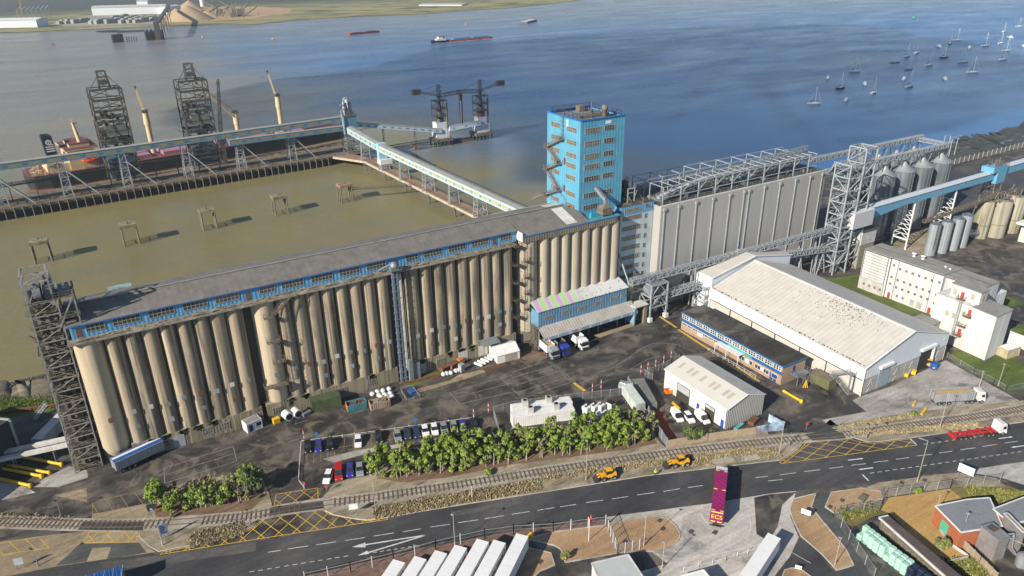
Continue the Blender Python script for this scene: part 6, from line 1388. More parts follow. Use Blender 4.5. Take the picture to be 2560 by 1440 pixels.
fl = [p for r in v for p in r]; m.add(fl, [(j*10+i,j*10+(i+1)%10,(j+1)*10+(i+1)%10,(j+1)*10+i) for j in range(5) for i in range(10)]+[tuple(range(9,-1,-1)),tuple(range(50,60))], True); m.beam(c+Vector((0,0,2.3))-SD*1.6, c+Vector((0,0,2.3))+SD*1.4, 1.3, .9)
m.build('lifeboat', paint('lifeboat_orange', (.80,.09,.012), .45, var=.05), SHP)
m = MB()
for a in (27.5,34.5): m.beam(Q(a,2,2.7),Q(a,0,9.4),.35); m.beam(Q(a,2.2,9.4),Q(a,-.6,9.6),.35)
m.rail([Q(2,1.5,2.7),Q(10,.6,2.7),Q(40,.3,2.7)],1.1,.1,2.); m.beam(Q(.5,13,2.7),Q(.2,13,7),.15)
for k in range(20): a = random.uniform(2,18); b = random.uniform(2,20); qbox(m,a,a+random.uniform(.6,2.2),b,b+1.2,2.7,random.uniform(3.2,4.6))
m.build('davits_and_rails', M_CREAM, SHP)
def scrane(a, jib, z0=2.7, zc=27.):
    p = Q(a,13.5,z0); m = MB(); m.tube(p, p+Vector((0,0,zc-z0-5)), 1.5, 12); m.tube(p+Vector((0,0,zc-z0-7)), p+Vector((0,0,zc-z0)), 1.9, 12, 1.5); m.build('crane_post', M_CREAM, SHP)
    u = p+Vector((0,0,zc-z0-4)); e = u+jib; sd = jib.cross(Vector((0,0,1))).normalized(); m = MB()
    for s in (-1,1): m.beam(u+sd*s*1.1, e+sd*s*.3, .65)
    for k in range(1,6): q = u.lerp(e,k/6); m.beam(q-sd*(1.1-.13*k), q+sd*(1.1-.13*k), .3)
    m.build('crane_jib', M_CREAM, SHP)
    m = MB(); m.beam(e-jib.normalized()*1.2, e+jib.normalized()*1.2, 1.0); m.box(u.x-1.6,u.y-1.6,zc-.2,u.x+1.6,u.y+1.6,zc+1.3); m.tube(u+Vector((0,0,5)), e, .09, 5); m.build('crane_gear', M_DSTEEL, SHP)
scrane(66.5, SD*-2.4+Vector((0,0,18))-SN*1); scrane(146.5, SD*-4.0+Vector((0,0,19))); scrane(118, SD*-20+Vector((0,0,24))-SN*2, zc=20)

# ---------------------------------------------------------------- barge berth with two unloaders
WG = thing('conveyor_gallery', 'white conveyor gallery sloping down from the transfer tower to the barge unloaders', 'conveyor', (172,426.6,8))
gallery(WG, (142,426.1,14.6), (199.5,427.6,3.6), 3.0, 2.4, paint('white_blue_gallery', (.46,.58,.66), .5, var=.08), M_GROOF, M_OCH, pitch=5.2, pw=.01, wn=M_GLASS)
m = MB()
for x, z in ((160,10.8),(181,6.8)):
    for s in (-1,1): m.beam((x,427+s,z),(x,427+s,-8),.4)
m.box(178,424,-2.4,184,430,-1.2); m.build('leg', M_PILE, WG)
WG2 = thing('conveyor_gallery', 'short white gallery joining the two barge unloaders', 'conveyor', (216,427,5)); gallery(WG2, (205,427.4,4.2), (228,427.4,5.4), 3., 2.6, paint('white_blue_gallery', (.46,.58,.66)), M_GROOF, M_OCH, pitch=9, pw=.01)
m = MB(); m.truss((141,421,-.6),(196,427,-.8),1.6,1.,.2,24); FG = thing('footbridge', 'low dark footbridge from the jetty end to the barge berth', 'footbridge', (168,424,0)); m.build('span', M_DSTEEL, FG)
def unloader(x, y, nm, flip, red):
    t = thing('barge_unloader', nm, 'unloader', (x,y,0), 0, 'barge unloaders'); q = lambda a, b, z: Vector((x+a, y+b, z))
    m = MB(); m.box(x-6.5,y-5,-2,x+6.5,y+5,0); m.build('deck', M_PILE, t)
    for a in (-5.6,-2.8,0,2.8,5.6):
        for b in (-4.2,4.2): m = MB(); m.beam(q(a,b,-2),q(a,b,-9),.7); m.build('pile', M_WETPILE, t)
    m = MB(); m.box(x-4.6,y-3.6,0,x+4.6,y+3.6,5.6); m.box(x-4,y-3.2,5.6,x+3.6,y+3.2,10); m.build('base_house', paint('white_house', (.60,.63,.65), .5, var=.1, dirt=(.3,.28,.25), dirt_amt=.5), t)
    m = MB(); m.lathe([(2.5,10),(2.5,12.6),(1.6,13.4),(1.4,19),(.9,23),(.9,26)], (x,y), 14); m.build('slewing_column', M_DSTEEL, t)
    if red: m = MB(); m.lathe([(2.7,10.1),(2.7,13)], (x,y), 14); m.build('red_drum', paint('unloader_red', (.22,.05,.035), .7, dirt=(.06,.05,.05)), t)
    m = MB(); m.lattice([q(-4,-3.4,10),q(4,-3.4,10),q(4,3.4,10),q(-4,3.4,10)],[q(-4,-3.4,23.4),q(4,-3.4,23.4),q(4,3.4,23.4),q(-4,3.4,23.4)],3,.26)
    for z in (13.6,18.4,23.4): m.box(x-4,y-3.4,z-.12,x+4,y+3.4,z); m.rail([q(-4,-3.4,z),q(4,-3.4,z),q(4,3.4,z)],1.1,.1,2.)
    m.build('frame', M_DSTEEL, t)
    m = MB(); m.lattice([q(-1,-1,25),q(1,-1,25),q(1,1,25),q(-1,1,25)],[q(-.8,-.8,33.4),q(.8,-.8,33.4),q(.8,.8,33.4),q(-.8,.8,33.4)],4,.24); m.build('mast', M_DSTEEL, t)
    m = MB(); f = flip; m.truss(q(0,0,25.4), q(f*17,0,26.6), 2., 2.2, .2, 10, False); m.beam(q(0,0,33),q(f*13,0,28),.14); m.truss(q(0,0,26), q(-f*14,0,29.6), 1.2, 1.4, .16, 7, False); m.beam(q(0,0,33.2),q(-f*14,0,30.6),.14); m.build('boom', M_DSTEEL, t)
    m = MB(); m.box(*sorted((x-f*13,x-f*18))[:1],y-1.6,28.6,max(x-f*13,x-f*18),y+1.6,31.8); m.build('counterweight', M_DSTEEL, t)
    m = MB(); m.tube(q(f*14,-.6,26),q(f*14,-.6,3),.35,8); m.tube(q(f*14.3,-.6,26),q(f*14.3,-.6,22),.7,8); m.tube(q(3.4,-3.2,0),q(3.4,-3.2,22),.45,8); m.build('suction_pipe', paint('maroon_pipe', (.13,.035,.035), .6) if red else M_BSTEEL, t)
unloader(200.5,430.5,'dark lattice barge unloader on a white base beside the white gallery',1,False); unloader(231,431.5,'dark lattice barge unloader with a red column on the outer pier',-1,True)
MBG = thing('moored_barge', 'low dark barge with a blue cover moored between the two unloaders', 'barge', (216,432,ZW))
m = MB(); m.prism([(208,429),(224,429.6),(226,431.5),(224,434),(208,433.4)],-5.6,-3.6); m.build('hull', M_RUST, MBG); m = MB(); m.prism([(209,430),(216,430.2),(216,433),(209,432.8)],-3.6,-2.6); m.build('cover', paint('tarpaulin_blue', (.02,.10,.3), .6), MBG)
# ---------------------------------------------------------------- craft on the river
def loft(m, secs, n=8):
    """hull: sections (x, half width, keel z, deck z)"""
    v = []
    for x, w, k, d in secs: v.append([(x,-w,d),(x,-w*.86,(d+k)/2),(x,-w*.35,k),(x,w*.35,k),(x,w*.86,(d+k)/2),(x,w,d)])
    fl = [p for r in v for p in r]; q = 6; m.add(fl, [(j*q+i,(j+1)*q+i,(j+1)*q+i+1,j*q+i+1) for j in range(len(v)-1) for i in range(q-1)]+[(j*q,j*q+5,(j+1)*q+5,(j+1)*q) for j in range(len(v)-1)]+[tuple(range(q)), tuple(range(len(fl)-1,len(fl)-q-1,-1))])
def boat(kind, hullm, mast=True):
    t = thing(kind, 'x', 'boat', (0,0,ZW)); m = MB(loc=True); loft(m, [(-5.4,1.3,-.3,1.0),(-3,1.7,-.5,1.0),(.5,1.8,-.5,1.1),(3.5,1.2,-.4,1.25),(5.8,.06,.2,1.5)]); m.build('hull', hullm, t)
    m = MB(loc=True); m.hexa([(-1.6,-1.1,1.0),(2.8,-.8,1.1),(2.8,.8,1.1),(-1.6,1.1,1.0),(-1.4,-.9,1.75),(2.1,-.6,1.6),(2.1,.6,1.6),(-1.4,.9,1.75)])
    if not mast: m.hexa([(-3,-1.1,1.0),(-.2,-1.1,1.0),(-.2,1.1,1.0),(-3,1.1,1.0),(-2.8,-1,2.9),(-.6,-1,2.7),(-.6,1,2.7),(-2.8,1,2.9)])
    m.build('cabin', M_WHITEP, t)
    if mast:
        m = MB(loc=True); m.tube((.6,0,1.2),(.5,0,14.5),.17,6,.11); m.tube((.6,0,2.6),(-4.2,0,2.5),.12,6); m.tube((.5,0,14.3),(5.6,0,1.5),.05,4); m.tube((.5,0,14.3),(-5.2,0,1.1),.05,4); m.beam((.5,-.9,8),(.5,.9,8),.1); m.build('mast', M_WHITEP, t)
        m = MB(loc=True); m.tube((.2,0,2.75),(-4.1,0,2.65),.26,6); m.build('sail_cover', paint('navy_cover', (.02,.03,.08), .8), t)
    return t
MH = paint('dark_hull', (.03,.03,.04), .4); W_ = boat('sailing_yacht', M_WHITEP); D_ = boat('sailing_yacht', MH); P_ = boat('motor_boat', M_WHITEP, False)
ys = [(415,925,'w'),(653,785,'d'),(540,692,'p'),(780,635,'w'),(868,748,'p'),(950,826,'w'),(707,890,'p'),(1140,553,'D'),(1252,500,'w'),(1338,466,'w'),(1270,615,'D'),(1223,703,'p'),(1273,770,'w'),(1448,578,'w'),(1585,508,'d'),(1534,410,'p'),(1637,385,'d'),(1700,352,'w'),(1812,420,'p'),(1955,402,'w'),(1752,550,'w'),(1840,643,'w'),(1588,702,'p'),(2097,378,'w'),(2123,275,'w'),(2175,328,'p'),(2143,448,'w'),(2117,526,'w'),(2257,227,'w'),(2296,408,'p')]
ylab = ['white yacht nearest the steel silos, lowest left of the moored fleet','white yacht with a dark hull edge above the lowest left boat','small cabin cruiser with a dark canopy at the left end of the fleet','white yacht upper left in the fleet facing the channel','white launch with a blue canopy in the lower middle of the fleet','white yacht just right of the lower launches','little cabin boat low in the fleet by the first yacht','low dark hulled boat at the upper left of the fleet','white yacht left of a slightly larger one near the dark water edge','white yacht with a dark sail cover at the upper edge of the left group','low grey mastless hull in the middle of the fleet','white motor launch stern on in the middle of the fleet','white yacht with a dark cabin low in the middle','large two masted looking white yacht in the centre of the fleet','white yacht with a dark wheelhouse right of the centre','small white cruiser far out above the centre','dark hulled yacht far out near the sunlit water','bright white yacht far out at the edge of the sunlit water','small white cruiser far out right of the centre','white yacht far out in the dark streak','white yacht with a tall mast right of the centre one','white yacht with a tall bright mast, lowest at the right','small launch with a canopy low right of the centre','bright white yacht in the sunlit water, lower of a pair','bright white yacht in the sunlit water with the tallest mast','bright white motor cruiser in the sunlit water','bright white yacht right below the motor cruiser','small white yacht at the lower edge of the sunlit patch','bright white yacht farthest out at the top right','white cruiser cut by the right picture edge']
for i, (x, y, k) in enumerate(ys):
    src = {'w': W_, 'd': D_, 'D': D_, 'p': P_}[k]; o = dup(src, g('c4',x,y+12,ZW), R(random.uniform(-25,25)+(-10 if k != 'p' else 40)), ylab[i], 'moored small craft on the river', scale=random.uniform(.9,1.15) if k != 'D' else (1.1,.75,.5))
    if k == 'D': o.name = 'dark_boat'
for r in (W_, D_, P_): remove(r)
M_RBARGE = paint('barge_red', (.40,.06,.03), .6, dirt=(.15,.06,.04)); M_FOAM = paint('foam_white', (.55,.57,.56), .9, var=.5, scale=.25)
def barge(nm, p, rz, L, w, h, mat, top, topm, label):
    t = thing(nm, label, 'barge', (p.x,p.y,ZW), rz); m = MB(loc=True); m.prism([(-L/2,-w/2),(L/2-4,-w/2),(L/2,-w*.2),(L/2,w*.2),(L/2-4,w/2),(-L/2,w/2)],-.5,h); m.build('hull', mat, t)
    m = MB(loc=True)
    for a, b, z in top: m.box(L*a,-w*.4,h,L*b,w*.4,h+z)
    m.build('load', topm, t); return t
px = lambda s, x, y: g(s, x, y, ZW)
def heading(a, b): d = px(*b)-px(*a); return math.atan2(d.y, d.x)
M_BLUEBOX = paint('container_sky_blue', (.05,.25,.42), .6)
barge('barge', px('c2',970,300), heading(('c2',870,312),('c2',1075,292)), 64, 10, 2.4, M_RBARGE, [(-.4,-.1,.5),(.05,.35,.6)], M_RUST, 'empty red barge lying at anchor in mid river')
barge('towed_barge', px('c2',1930,358), heading(('c2',1800,368),('c2',2070,345)), 78, 11, 2.6, M_RBARGE, [(-.42,-.02,1.8),(.02,.42,1.6)], M_BLUEBOX, 'red barge loaded with blue containers under tow behind a tug')
barge('pontoon', px('c3',150,200), heading(('c3',85,215),('c3',225,180)), 62, 16, 3.2, paint('pontoon_grey', (.10,.11,.13), .6), [(-.47,.47,.3)], M_PALES, 'flat grey pontoon barge with one thin mast in mid river')
m = MB(); p = px('c3',165,185); m.tube((p.x,p.y,-2),(p.x,p.y,13),.3,6)
tk = heading(('c2',1640,380),('c2',1760,370)); p = px('c2',1690,378); TG = thing('tug', 'black and white tug with a red topped wheelhouse towing the loaded barge', 'tug', (p.x,p.y,ZW), tk)
m = MB(loc=True); loft(m, [(-20,3.5,-1,2.2),(-14,4.5,-1,2.4),(8,4.6,-1,2.6),(16,3,-.6,3.4),(22,.2,.4,4.2)]); m.build('hull', MH, TG).scale = (-1,1,1)
m = MB(loc=True); m.box(-13,-3,2.4,2,3,5); m.box(-10,-2.4,5,-2,2.4,8); m.build('wheelhouse', M_WHITEP, TG); m = MB(loc=True); m.box(-10.2,-2.6,8,-1.8,2.6,8.6); m.tube((0,0,5),(0,0,9),.9,8); m.build('roof', M_RBARGE, TG)
def wake(pts, w, mat): 
    m = MB(loc=True)
    for k in range(150):
        i = random.uniform(0, len(pts)-1.001); a = Vector(pts[int(i)]).lerp(Vector(pts[int(i)+1]), i-int(i)); s = w*(.4+.6*i/len(pts)); a = a+Vector((random.uniform(-s,s)*.3, random.uniform(-s,s), 0)); L = random.uniform(2,9); m.face([(a.x-L,a.y-.5,ZW+.05),(a.x+L,a.y-.7,ZW+.05),(a.x+L*.8,a.y+.5,ZW+.05),(a.x-L*.7,a.y+.6,ZW+.05)])
    struct(m, 'wake', mat, 'stuff')
wake([px('c2',1620,387),px('c2',1800,376),px('c2',2060,352),px('c2',2304,330),px('c3',200,310),px('c3',500,285)], 9, M_FOAM)
def buoy(s, x, y, mat, nm, k=1.): 
    p = px(s,x,y); t = thing('buoy', nm, 'buoy', (p.x,p.y,ZW)); m = MB(loc=True); m.lathe([(1.9*k,-.5),(2.1*k,.5*k),(1.7*k,1.4*k),(.1,1.5*k)], (0,0), 10); m.build('float', mat, t); m = MB(loc=True); m.lathe([(.5*k,1.4*k),(.3*k,3*k),(.6*k,3.1*k),(.05,3.6*k)], (0,0), 8); m.build('top_mark', mat, t)
M_BYEL = paint('buoy_yellow', (.62,.30,.05), .5)
buoy('c1',1825,334,M_BYEL,'yellow mooring buoy off the far ruined pier'); buoy('c2',153,352,M_BYEL,'yellow mooring buoy right of the one off the far pier'); buoy('c2',1890,222,M_BYEL,'yellow mooring buoy in mid river above the tow'); buoy('c1',474,404,paint('buoy_red', (.3,.06,.05), .5),'small red buoy near the left far shore'); buoy('c4',1310,160,paint('buoy_green', (.02,.42,.20), .5),'green channel buoy above the moored yachts',1.5)

# ---------------------------------------------------------------- far bank
fb = [(-2600,1750),(-88.9,1675.5)]+[tuple(g('c1',x,y,ZW)[:2]) for x, y in ((400,285),(900,262),(1400,240),(1600,238),(2000,228))]+[tuple(g('c2',x,y,ZW)[:2]) for x, y in ((0,222),(300,190),(650,165),(1000,148),(1500,128),(1700,110),(2304,70))]+[tuple(g('c3',x,y,ZW)[:2]) for x, y in ((300,40),(620,2))]+[(1500,2100),(1900,2900),(2600,4200),(4200,8000),(-9000,12000)]
M_MARSH = NT('marsh_land'); f = M_MARSH.noise(M_MARSH.pos((.008,.02,1)), 1., 7, .65, .5); cc = M_MARSH.ramp(f, [(.38,(.05,.058,.025)),(.5,(.22,.205,.075)),(.62,(.32,.28,.12))])
sy = M_MARSH.new('ShaderNodeSeparateXYZ'); M_MARSH.link(M_MARSH.pos(), sy.inputs[0]); k = M_MARSH.ramp(M_MARSH.math('ADD', M_MARSH.math('MULTIPLY', M_MARSH.math('SUBTRACT', sy.outputs[1], 2150.), .0016), M_MARSH.math('MULTIPLY', M_MARSH.math('SUBTRACT', f, .5), 1.5)), [(0.,0.),(.5,1.)])
M_MARSH = M_MARSH.out(M_MARSH.mix(k, cc, (.032,.04,.02)), .95)
area('far_bank', fb, ZW+1.0, M_MARSH)
m = MB(loc=True)
for a, b in zip(fb[1:16], fb[2:17]): 
    d = (Vector((*b,0))-Vector((*a,0))).normalized(); n = Vector((d.y,-d.x,0)); A_, B_ = Vector((*a,ZW+1.05)), Vector((*b,ZW+1.05)); m.face([A_+n*9+Vector((0,0,-1.2)),B_+n*9+Vector((0,0,-1.2)),B_-n*9,A_-n*9])
struct(m, 'far_beach', M_BEACH)
ZB = ZW+1.0
ff = lambda s, x, y: g(s, x, y, ZB)
area('sand_yard', [ff('c1',1400,225),ff('c1',1560,130),ff('c1',1800,60),ff('c1',2304,60),ff('c2',330,75),ff('c2',300,120),ff('c2',60,150),ff('c1',2304,172),ff('c1',1700,200)], ZB+.3, paint('quarry_sand', (.42,.27,.13), .95, var=.3, scale=.02))
area('pale_yard', [ff('c1',440,235),ff('c1',520,190),ff('c1',830,140),ff('c1',1500,135),ff('c1',1520,190),ff('c1',1380,215),ff('c1',860,235)], ZB+.2, paint('yard_dust', (.30,.28,.24), .95, var=.3, scale=.03))
def hall(nm, label, a, b, depth, h, wm, rm, pitch=2.):
    d = (b-a); L = d.length; rz = math.atan2(d.y, d.x); t = thing(nm, label, 'building', (a.x,a.y,ZB), rz); m = MB(loc=True); m.box(0,0,0,L,depth,h); m.build('wall', wm, t)
    m = MB(loc=True); m.add([(-1,-1,h),(L+1,-1,h),(L+1,depth/2,h+pitch),(-1,depth/2,h+pitch),(-1,depth+1,h),(L+1,depth+1,h)], [(0,1,2,3),(3,2,5,4),(0,3,4),(1,5,2)]); m.build('roof', rm, t); return t
M_FWH = paint('far_white_cladding', (.62,.64,.66), .6, var=.08); M_FRF = paint('far_pale_roof', (.48,.47,.44), .7, var=.1)
hall('warehouse', 'long white warehouse behind the stacked concrete units on the far bank', ff('c1',835,140), ff('c1',1490,122), 45, 17, M_FWH, M_FRF, 4)
hall('warehouse', 'small white block rising behind the long far warehouse', ff('c1',1243,90), ff('c1',1340,88), 30, 22, M_FWH, M_FRF)
hall('warehouse', 'white roofed shed at the left end of the far bank', ff('c1',-500,262), ff('c1',340,246), 42, 14, M_FWH, M_WHITEP, 3)
hall('warehouse', 'small white plant building beside the far conveyor landing', ff('c1',1515,125), ff('c1',1635,108), 26, 16, M_FWH, M_FRF)
hall('greenhouse', 'low row of white glasshouses on the far marsh', ff('c2',1465,52), ff('c2',1850,52), 60, 3, M_FWH, M_FRF, 1)
m = MB(); FC = thing('mobile_crane', 'tall orange crane jib at the left of the far bank', 'crane', ff('c1',195,192)); p = ff('c1',195,192); m.beam(p, p+Vector((16,0,95)), 2.4); m.build('jib', paint('crane_orange', (.62,.24,.02), .5), FC); m = MB(); m.box(p.x-6,p.y-3,ZB,p.x+6,p.y+3,ZB+6); m.build('carrier', paint('crane_orange', (.62,.24,.02), .5), FC)
SFm = thing('shed_skeleton', 'pale green skeleton frame of a shed being built on the far bank', 'frame', ff('c1',300,195)); m = MB(); a, b = ff('c1',175,200), ff('c1',430,185); d = (b-a)
for k in range(7):
    p = a+d*(k/6); q = p+Vector((8,60,0))
    for c in (p,q): m.beam(c, c+Vector((0,0,24)), 1.3)
    m.beam(p+Vector((0,0,24)), q+Vector((0,0,28)), 1.2)
m.beam(a+Vector((0,0,24)), b+Vector((0,0,24)), 1.2); m.build('frame', paint('pale_green_steel', (.36,.42,.40), .6), SFm)
M_UNIT = paint('concrete_units', (.30,.29,.25), .9, var=.25, scale=.05)
u_spots = [(880,215),(930,205),(980,212),(1010,180),(1060,170),(1100,210),(1110,160),(1150,185),(1190,180),(1230,185),(1270,182),(1310,180),(1350,175),(1080,190),(1180,205),(1230,205),(1280,200),(840,215),(560,215),(620,212),(680,210),(740,205),(1380,185),(1040,205)]
for k, (x, y) in enumerate(u_spots):
    p = ff('c1',x,y); m = MB(); L = random.uniform(14,24)
    for i in range(3): m.obox((p.x+i*3.4,p.y+i*9,ZB), (L,7,random.uniform(5,9)), R(50))
    single(m, 'concrete_stack', M_UNIT, 'stack of grey concrete units in the yard before the long far warehouse', 'stack', 'stacks of concrete units on the far bank')
M_HEAP = paint('sand_heap', (.40,.29,.17), .95, var=.15, scale=.05)
for k, (x, y, r, h, nm) in enumerate(((1720,185,52,30,'large conical sand heap nearest the far conveyor'),(1610,165,34,20,'smaller sand heap half behind the large one on the far bank'),(1720,85,36,22,'distant sand heap behind the quarry plant'),(1880,150,30,12,'low sand heap right of the large cone'))):
    p = ff('c1',x,y); m = MB(); m.lathe([(r,0),(r*.55,h*.5),(.5,h)], (p.x,p.y+20,ZB), 18); single(m, 'sand_heap', M_HEAP, nm, 'heap')
QP = thing('quarry_plant', 'tangle of brown quarry conveyors and screens among the sand heaps on the far bank', 'plant', ff('c1',2040,150)); m = MB()
for k in range(26): p = ff('c1',random.uniform(1800,2230),random.uniform(90,165)); d = Vector((random.uniform(-45,45),random.uniform(-10,40),0)); m.beam(p+Vector((0,0,2)), p+d+Vector((0,0,random.uniform(10,26))), 1.6); m.beam(p+d, p+d+Vector((0,0,12)), .9)
for k in range(5): p = ff('c1',random.uniform(1900,2200),random.uniform(110,160)); m.box(p.x-7,p.y-5,ZB,p.x+7,p.y+5,ZB+random.uniform(8,18))
m.build('conveyors', M_BSTEEL, QP); p = ff('c1',1825,60); m = MB(); m.tube((p.x,p.y,ZB),(p.x,p.y,ZB+34),6,10); m.build('silo', M_WHITEP, QP)
FP = thing('ruined_pier', 'ruined dark pile pier with a conveyor leg reaching the far bank', 'pier', px('c1',1250,370)); m = MB()
for k in range(7): p = px('c1',1020+k*15,385-k*2); m.beam(p+Vector((0,0,-3)), p+Vector((0,0,12)), 2.4)
for k in range(5): p = px('c1',1145+k*22,372); m.beam(p+Vector((0,0,-3)), p+Vector((0,0,7)), 1.2)
for k in range(14): p = px('c1',1320+k*12,365-k*1.5); m.beam(p+Vector((0,0,-3)), p+Vector((0,0,13+(k % 3)*2)), 2.0)
a = px('c1',1075,380)+Vector((0,0,15)); b = px('c1',1320,365)+Vector((0,0,15)); m.beam(a, b, 3.0, 2.6); m.build('piles', M_DSTEEL, FP)
m = MB(); a = px('c1',1450,352)+Vector((0,0,26)); c = ff('c1',1545,185)+Vector((0,0,30)); m.beam(a, c, 5, 4); 
for k in range(6): q = a.lerp(c, k/5); m.beam((q.x-3,q.y,ZW-2),(q.x,q.y,q.z),1.2); m.beam((q.x+3,q.y,ZW-2),(q.x,q.y,q.z),1.2)
m.beam(px('c1',1430,360)+Vector((0,0,-2)), px('c1',1430,360)+Vector((0,0,28)), 7); m.build('conveyor', M_DSTEEL, FP)
struct(part_gull(), 'gull', M_WHITEP, 'stuff')
m = MB()
for k in range(60): p = px('c1',850+random.uniform(0,280),288+random.uniform(-8,4)-0.03*k*.0); m.beam(p, p+Vector((random.uniform(5,22),2,0)), 2, 1.2)
struct(m, 'mud_bank', M_ROCK, 'stuff')
# ---------------------------------------------------------------- dark steel elevator tower at the left end of the silo
ET = thing('elevator_tower', 'weathered dark steel elevator tower crowded with ducts at the left end of the long silo', 'steel tower', (-15.5,171,0))
m = MB(); sq = [(-18.4,165.6),(-12.9,165.6),(-12.9,176),(-18.4,176)]
m.lattice([(*p,0) for p in sq], [(x*1.0+(1.0 if x < -15 else .6),y,42) for x, y in sq], 14, .25)
t4 = [(-17.4,165.6),(-12.8,165.6),(-12.8,171),(-17.4,171)]
for x, y in t4: m.beam((x,y,41),(x,y,48.2),.32)
for z in (46.6,48.2):
    for a, b in zip(t4, t4[1:]+t4[:1]): m.beam((*a,z),(*b,z),.3)
m.beam((-17.4,165.6,46.6),(-12.8,165.6,48.2),.22); m.beam((-17.4,165.6,41.6),(-15,165.6,46),.2); m.beam((-12.9,165.5,36),(-9.4,165.5,42),.25)
for x in (-9.2,): m.beam((x,165.6,35.6),(x,165.6,43.6),.28); m.beam((x,171,35.6),(x,171,43.6),.28)
m.build('frame', paint('silvery_dark_steel', (.33,.31,.28), .65, .2, var=.4, scale=1.2, dirt=(.08,.07,.06), dirt_amt=.7), ET)
m = MB()
for z in [3*k+.5 for k in range(14)]: m.box(-18.2,165.8,z-.1,-13,175.6,z); m.rail([(-18.2,165.7,z),(-13,165.7,z)],1.,.07,1.6)
m.box(-18,165.4,42.2,-9.0,171.2,42.4); m.rail([(-13,165.4,42.4),(-9,165.4,42.4),(-9,171.2,42.4)],1.2,.08,1.2); m.box(-12.6,165.4,37.6,-8.8,171,37.8); m.rail([(-12.6,165.3,37.8),(-8.8,165.3,37.8)],1.1,.08,1.2); m.build('platform', M_BSTEEL, ET)
m = MB()
for x, y in ((-17.2,167),(-15.8,167.6),(-14.2,167),(-16.6,170),(-14.4,170.6)): m.box(x-.35,y-.35,0,x+.35,y+.35,41)
for k in range(46): x, y, z = random.uniform(-18,-14.2), random.uniform(165.8,172), random.uniform(1,40); m.box(x,y,z,x+random.uniform(.4,1.5),y+random.uniform(.4,1.6),z+random.uniform(.4,1.8))
for k in range(26): a = Vector((random.uniform(-18,-13.4),165.7+random.uniform(0,3),random.uniform(1,38))); m.beam(a, a+Vector((random.uniform(-2.4,2.4),0,random.uniform(-3,3))), .2)
m.build('ductwork', M_DSTEEL, ET)
m = MB(); m.tube((-15.6,166.3,44.0),(-14.6,166.3,44.0),1.5,16); m.tube((-15.8,168.6,44.4),(-14.6,168.6,44.4),1.6,16); m.box(-17,166,42.4,-16.2,167.5,45); m.box(-14.2,165.9,42.4,-12.2,168.6,44.8); m.box(-13.8,169,43,-12.4,170.4,46.2); m.box(-11.6,166.4,42.4,-9.6,169.6,44)
m.build('head_pulleys', paint('blue_grey_machine', (.13,.15,.17), .6, var=.4), ET)
for k, y in enumerate((170.6,173.4)):
    m = MB(); m.beam((-40,y+6,3.0),(-17.5,y,4.8),1.1,.8); c = thing('feed_conveyor', 'pale '+('near','far')[k]+' feed conveyor reaching the foot of the dark elevator tower', 'conveyor', (-28,y+3,3)); m.build('casing', M_PALES, c); m = MB(); m.beam((-22,y+1,0),(-22,y+1,4),.2); m.beam((-30,y+3,0),(-30,y+3,3.4),.2); m.build('leg', M_STEEL, c)
IS = thing('intake_shed', 'tall dark clad intake shed with a pale corner trim at the left edge', 'shed', (-40,185,0)); m = MB(); m.prism([(-29,179),(-36,185),(-24,200),(-70,215),(-80,165),(-44,160)][:2]+[(-50,200),(-80,190),(-60,150)],0,10.5); m.build('wall', paint('dark_inside_shade', (.035,.045,.05), .8, var=.3), IS); m = MB(); m.beam((-28.9,178.9,0),(-28.9,178.9,10.5),.5); m.beam((-28.9,178.9,10.5),(-36.1,185.1,10.5),.5); m.build('trim', M_PANEL, IS)  # shade of the open inside put into the wall colour
def rbox(nm, label, cat, p, dims, rz, parts, z=0., group=None):
    """thing at p: parts = [(name, material, [boxes x0,y0,z0,x1,y1,z1])] in its own axes"""
    t = thing(nm, label, cat, (p[0],p[1],z), rz, group)
    for n, mt, bx in parts:
        m = MB(loc=True)
        for b in bx: m.box(*b)
        m.build(n, mt, t)
    return t
p = g('d1',580,1180); louvre_box('container', 'bright blue upright container behind the dark elevator tower', 'container', p.x-1.2,p.y-1.2,p.x+1.4,p.y+4.8,3.0, paint('container_bright_blue', (.015,.14,.45), .5), 0, door=False)
m = MB(); stair(m, (-26.5,195.5,0),(-23.4,197.5,2.2)); single(m, 'access_steps', M_PALES, 'pale handrailed steps over the river wall beside the blue container', 'steps')
m = MB(); m.beam((-90,219,.4),(-21,199.5,.4),.5,.9); FW = thing('flood_wall', 'rusty sheet pile flood wall with posts along the left grass bank', 'wall', (-40,206,0)); m.build('capping', M_RUST, FW)
m = MB()
for k in range(30): q = Vector((-70,213.2,.4)).lerp(Vector((-21,199.3,.4)), k/29); m.beam(q-Vector((0,.5,.4)), q+Vector((0,-.5,.4)), .25)
m.build('sheet_pile', M_RUST, FW)
M_BARY = paint('barrier_yellow', (.72,.44,.02), .5, dirt=(.3,.2,.03), dirt_amt=.4)
for nm, a, b in (('yellow kerb barrier farthest up the left ramp',('e1',560,448),('e1',0,345)),('yellow kerb barrier in the middle of the left ramp, upper of the pair',('e1',450,525),('e1',-60,430)),('yellow kerb barrier in the middle of the left ramp, lower of the pair',('e1',380,555),('e1',-60,470)),('grey sided yellow barrier nearest the camera on the left ramp',('e1',280,640),('e1',-60,565)),('yellow tube barrier lying on the dark yard beside the office',('d4',300,1105),('d4',135,1010))):
    A_, B_ = g(*a), g(*b); t = thing('kerb_barrier', nm, 'barrier', A_); m = MB(); m.tube(A_+Vector((0,0,.45)), B_+Vector((0,0,.45)), .36, 8); m.build('tube', M_BARY, t)
    m = MB(); d = (B_-A_).normalized(); m.lathe([(.42,0),(.5,.5),(.4,.9),(.05,1.0)], A_+d*.1, 8); m.build('end_bollard', M_BARY, t)

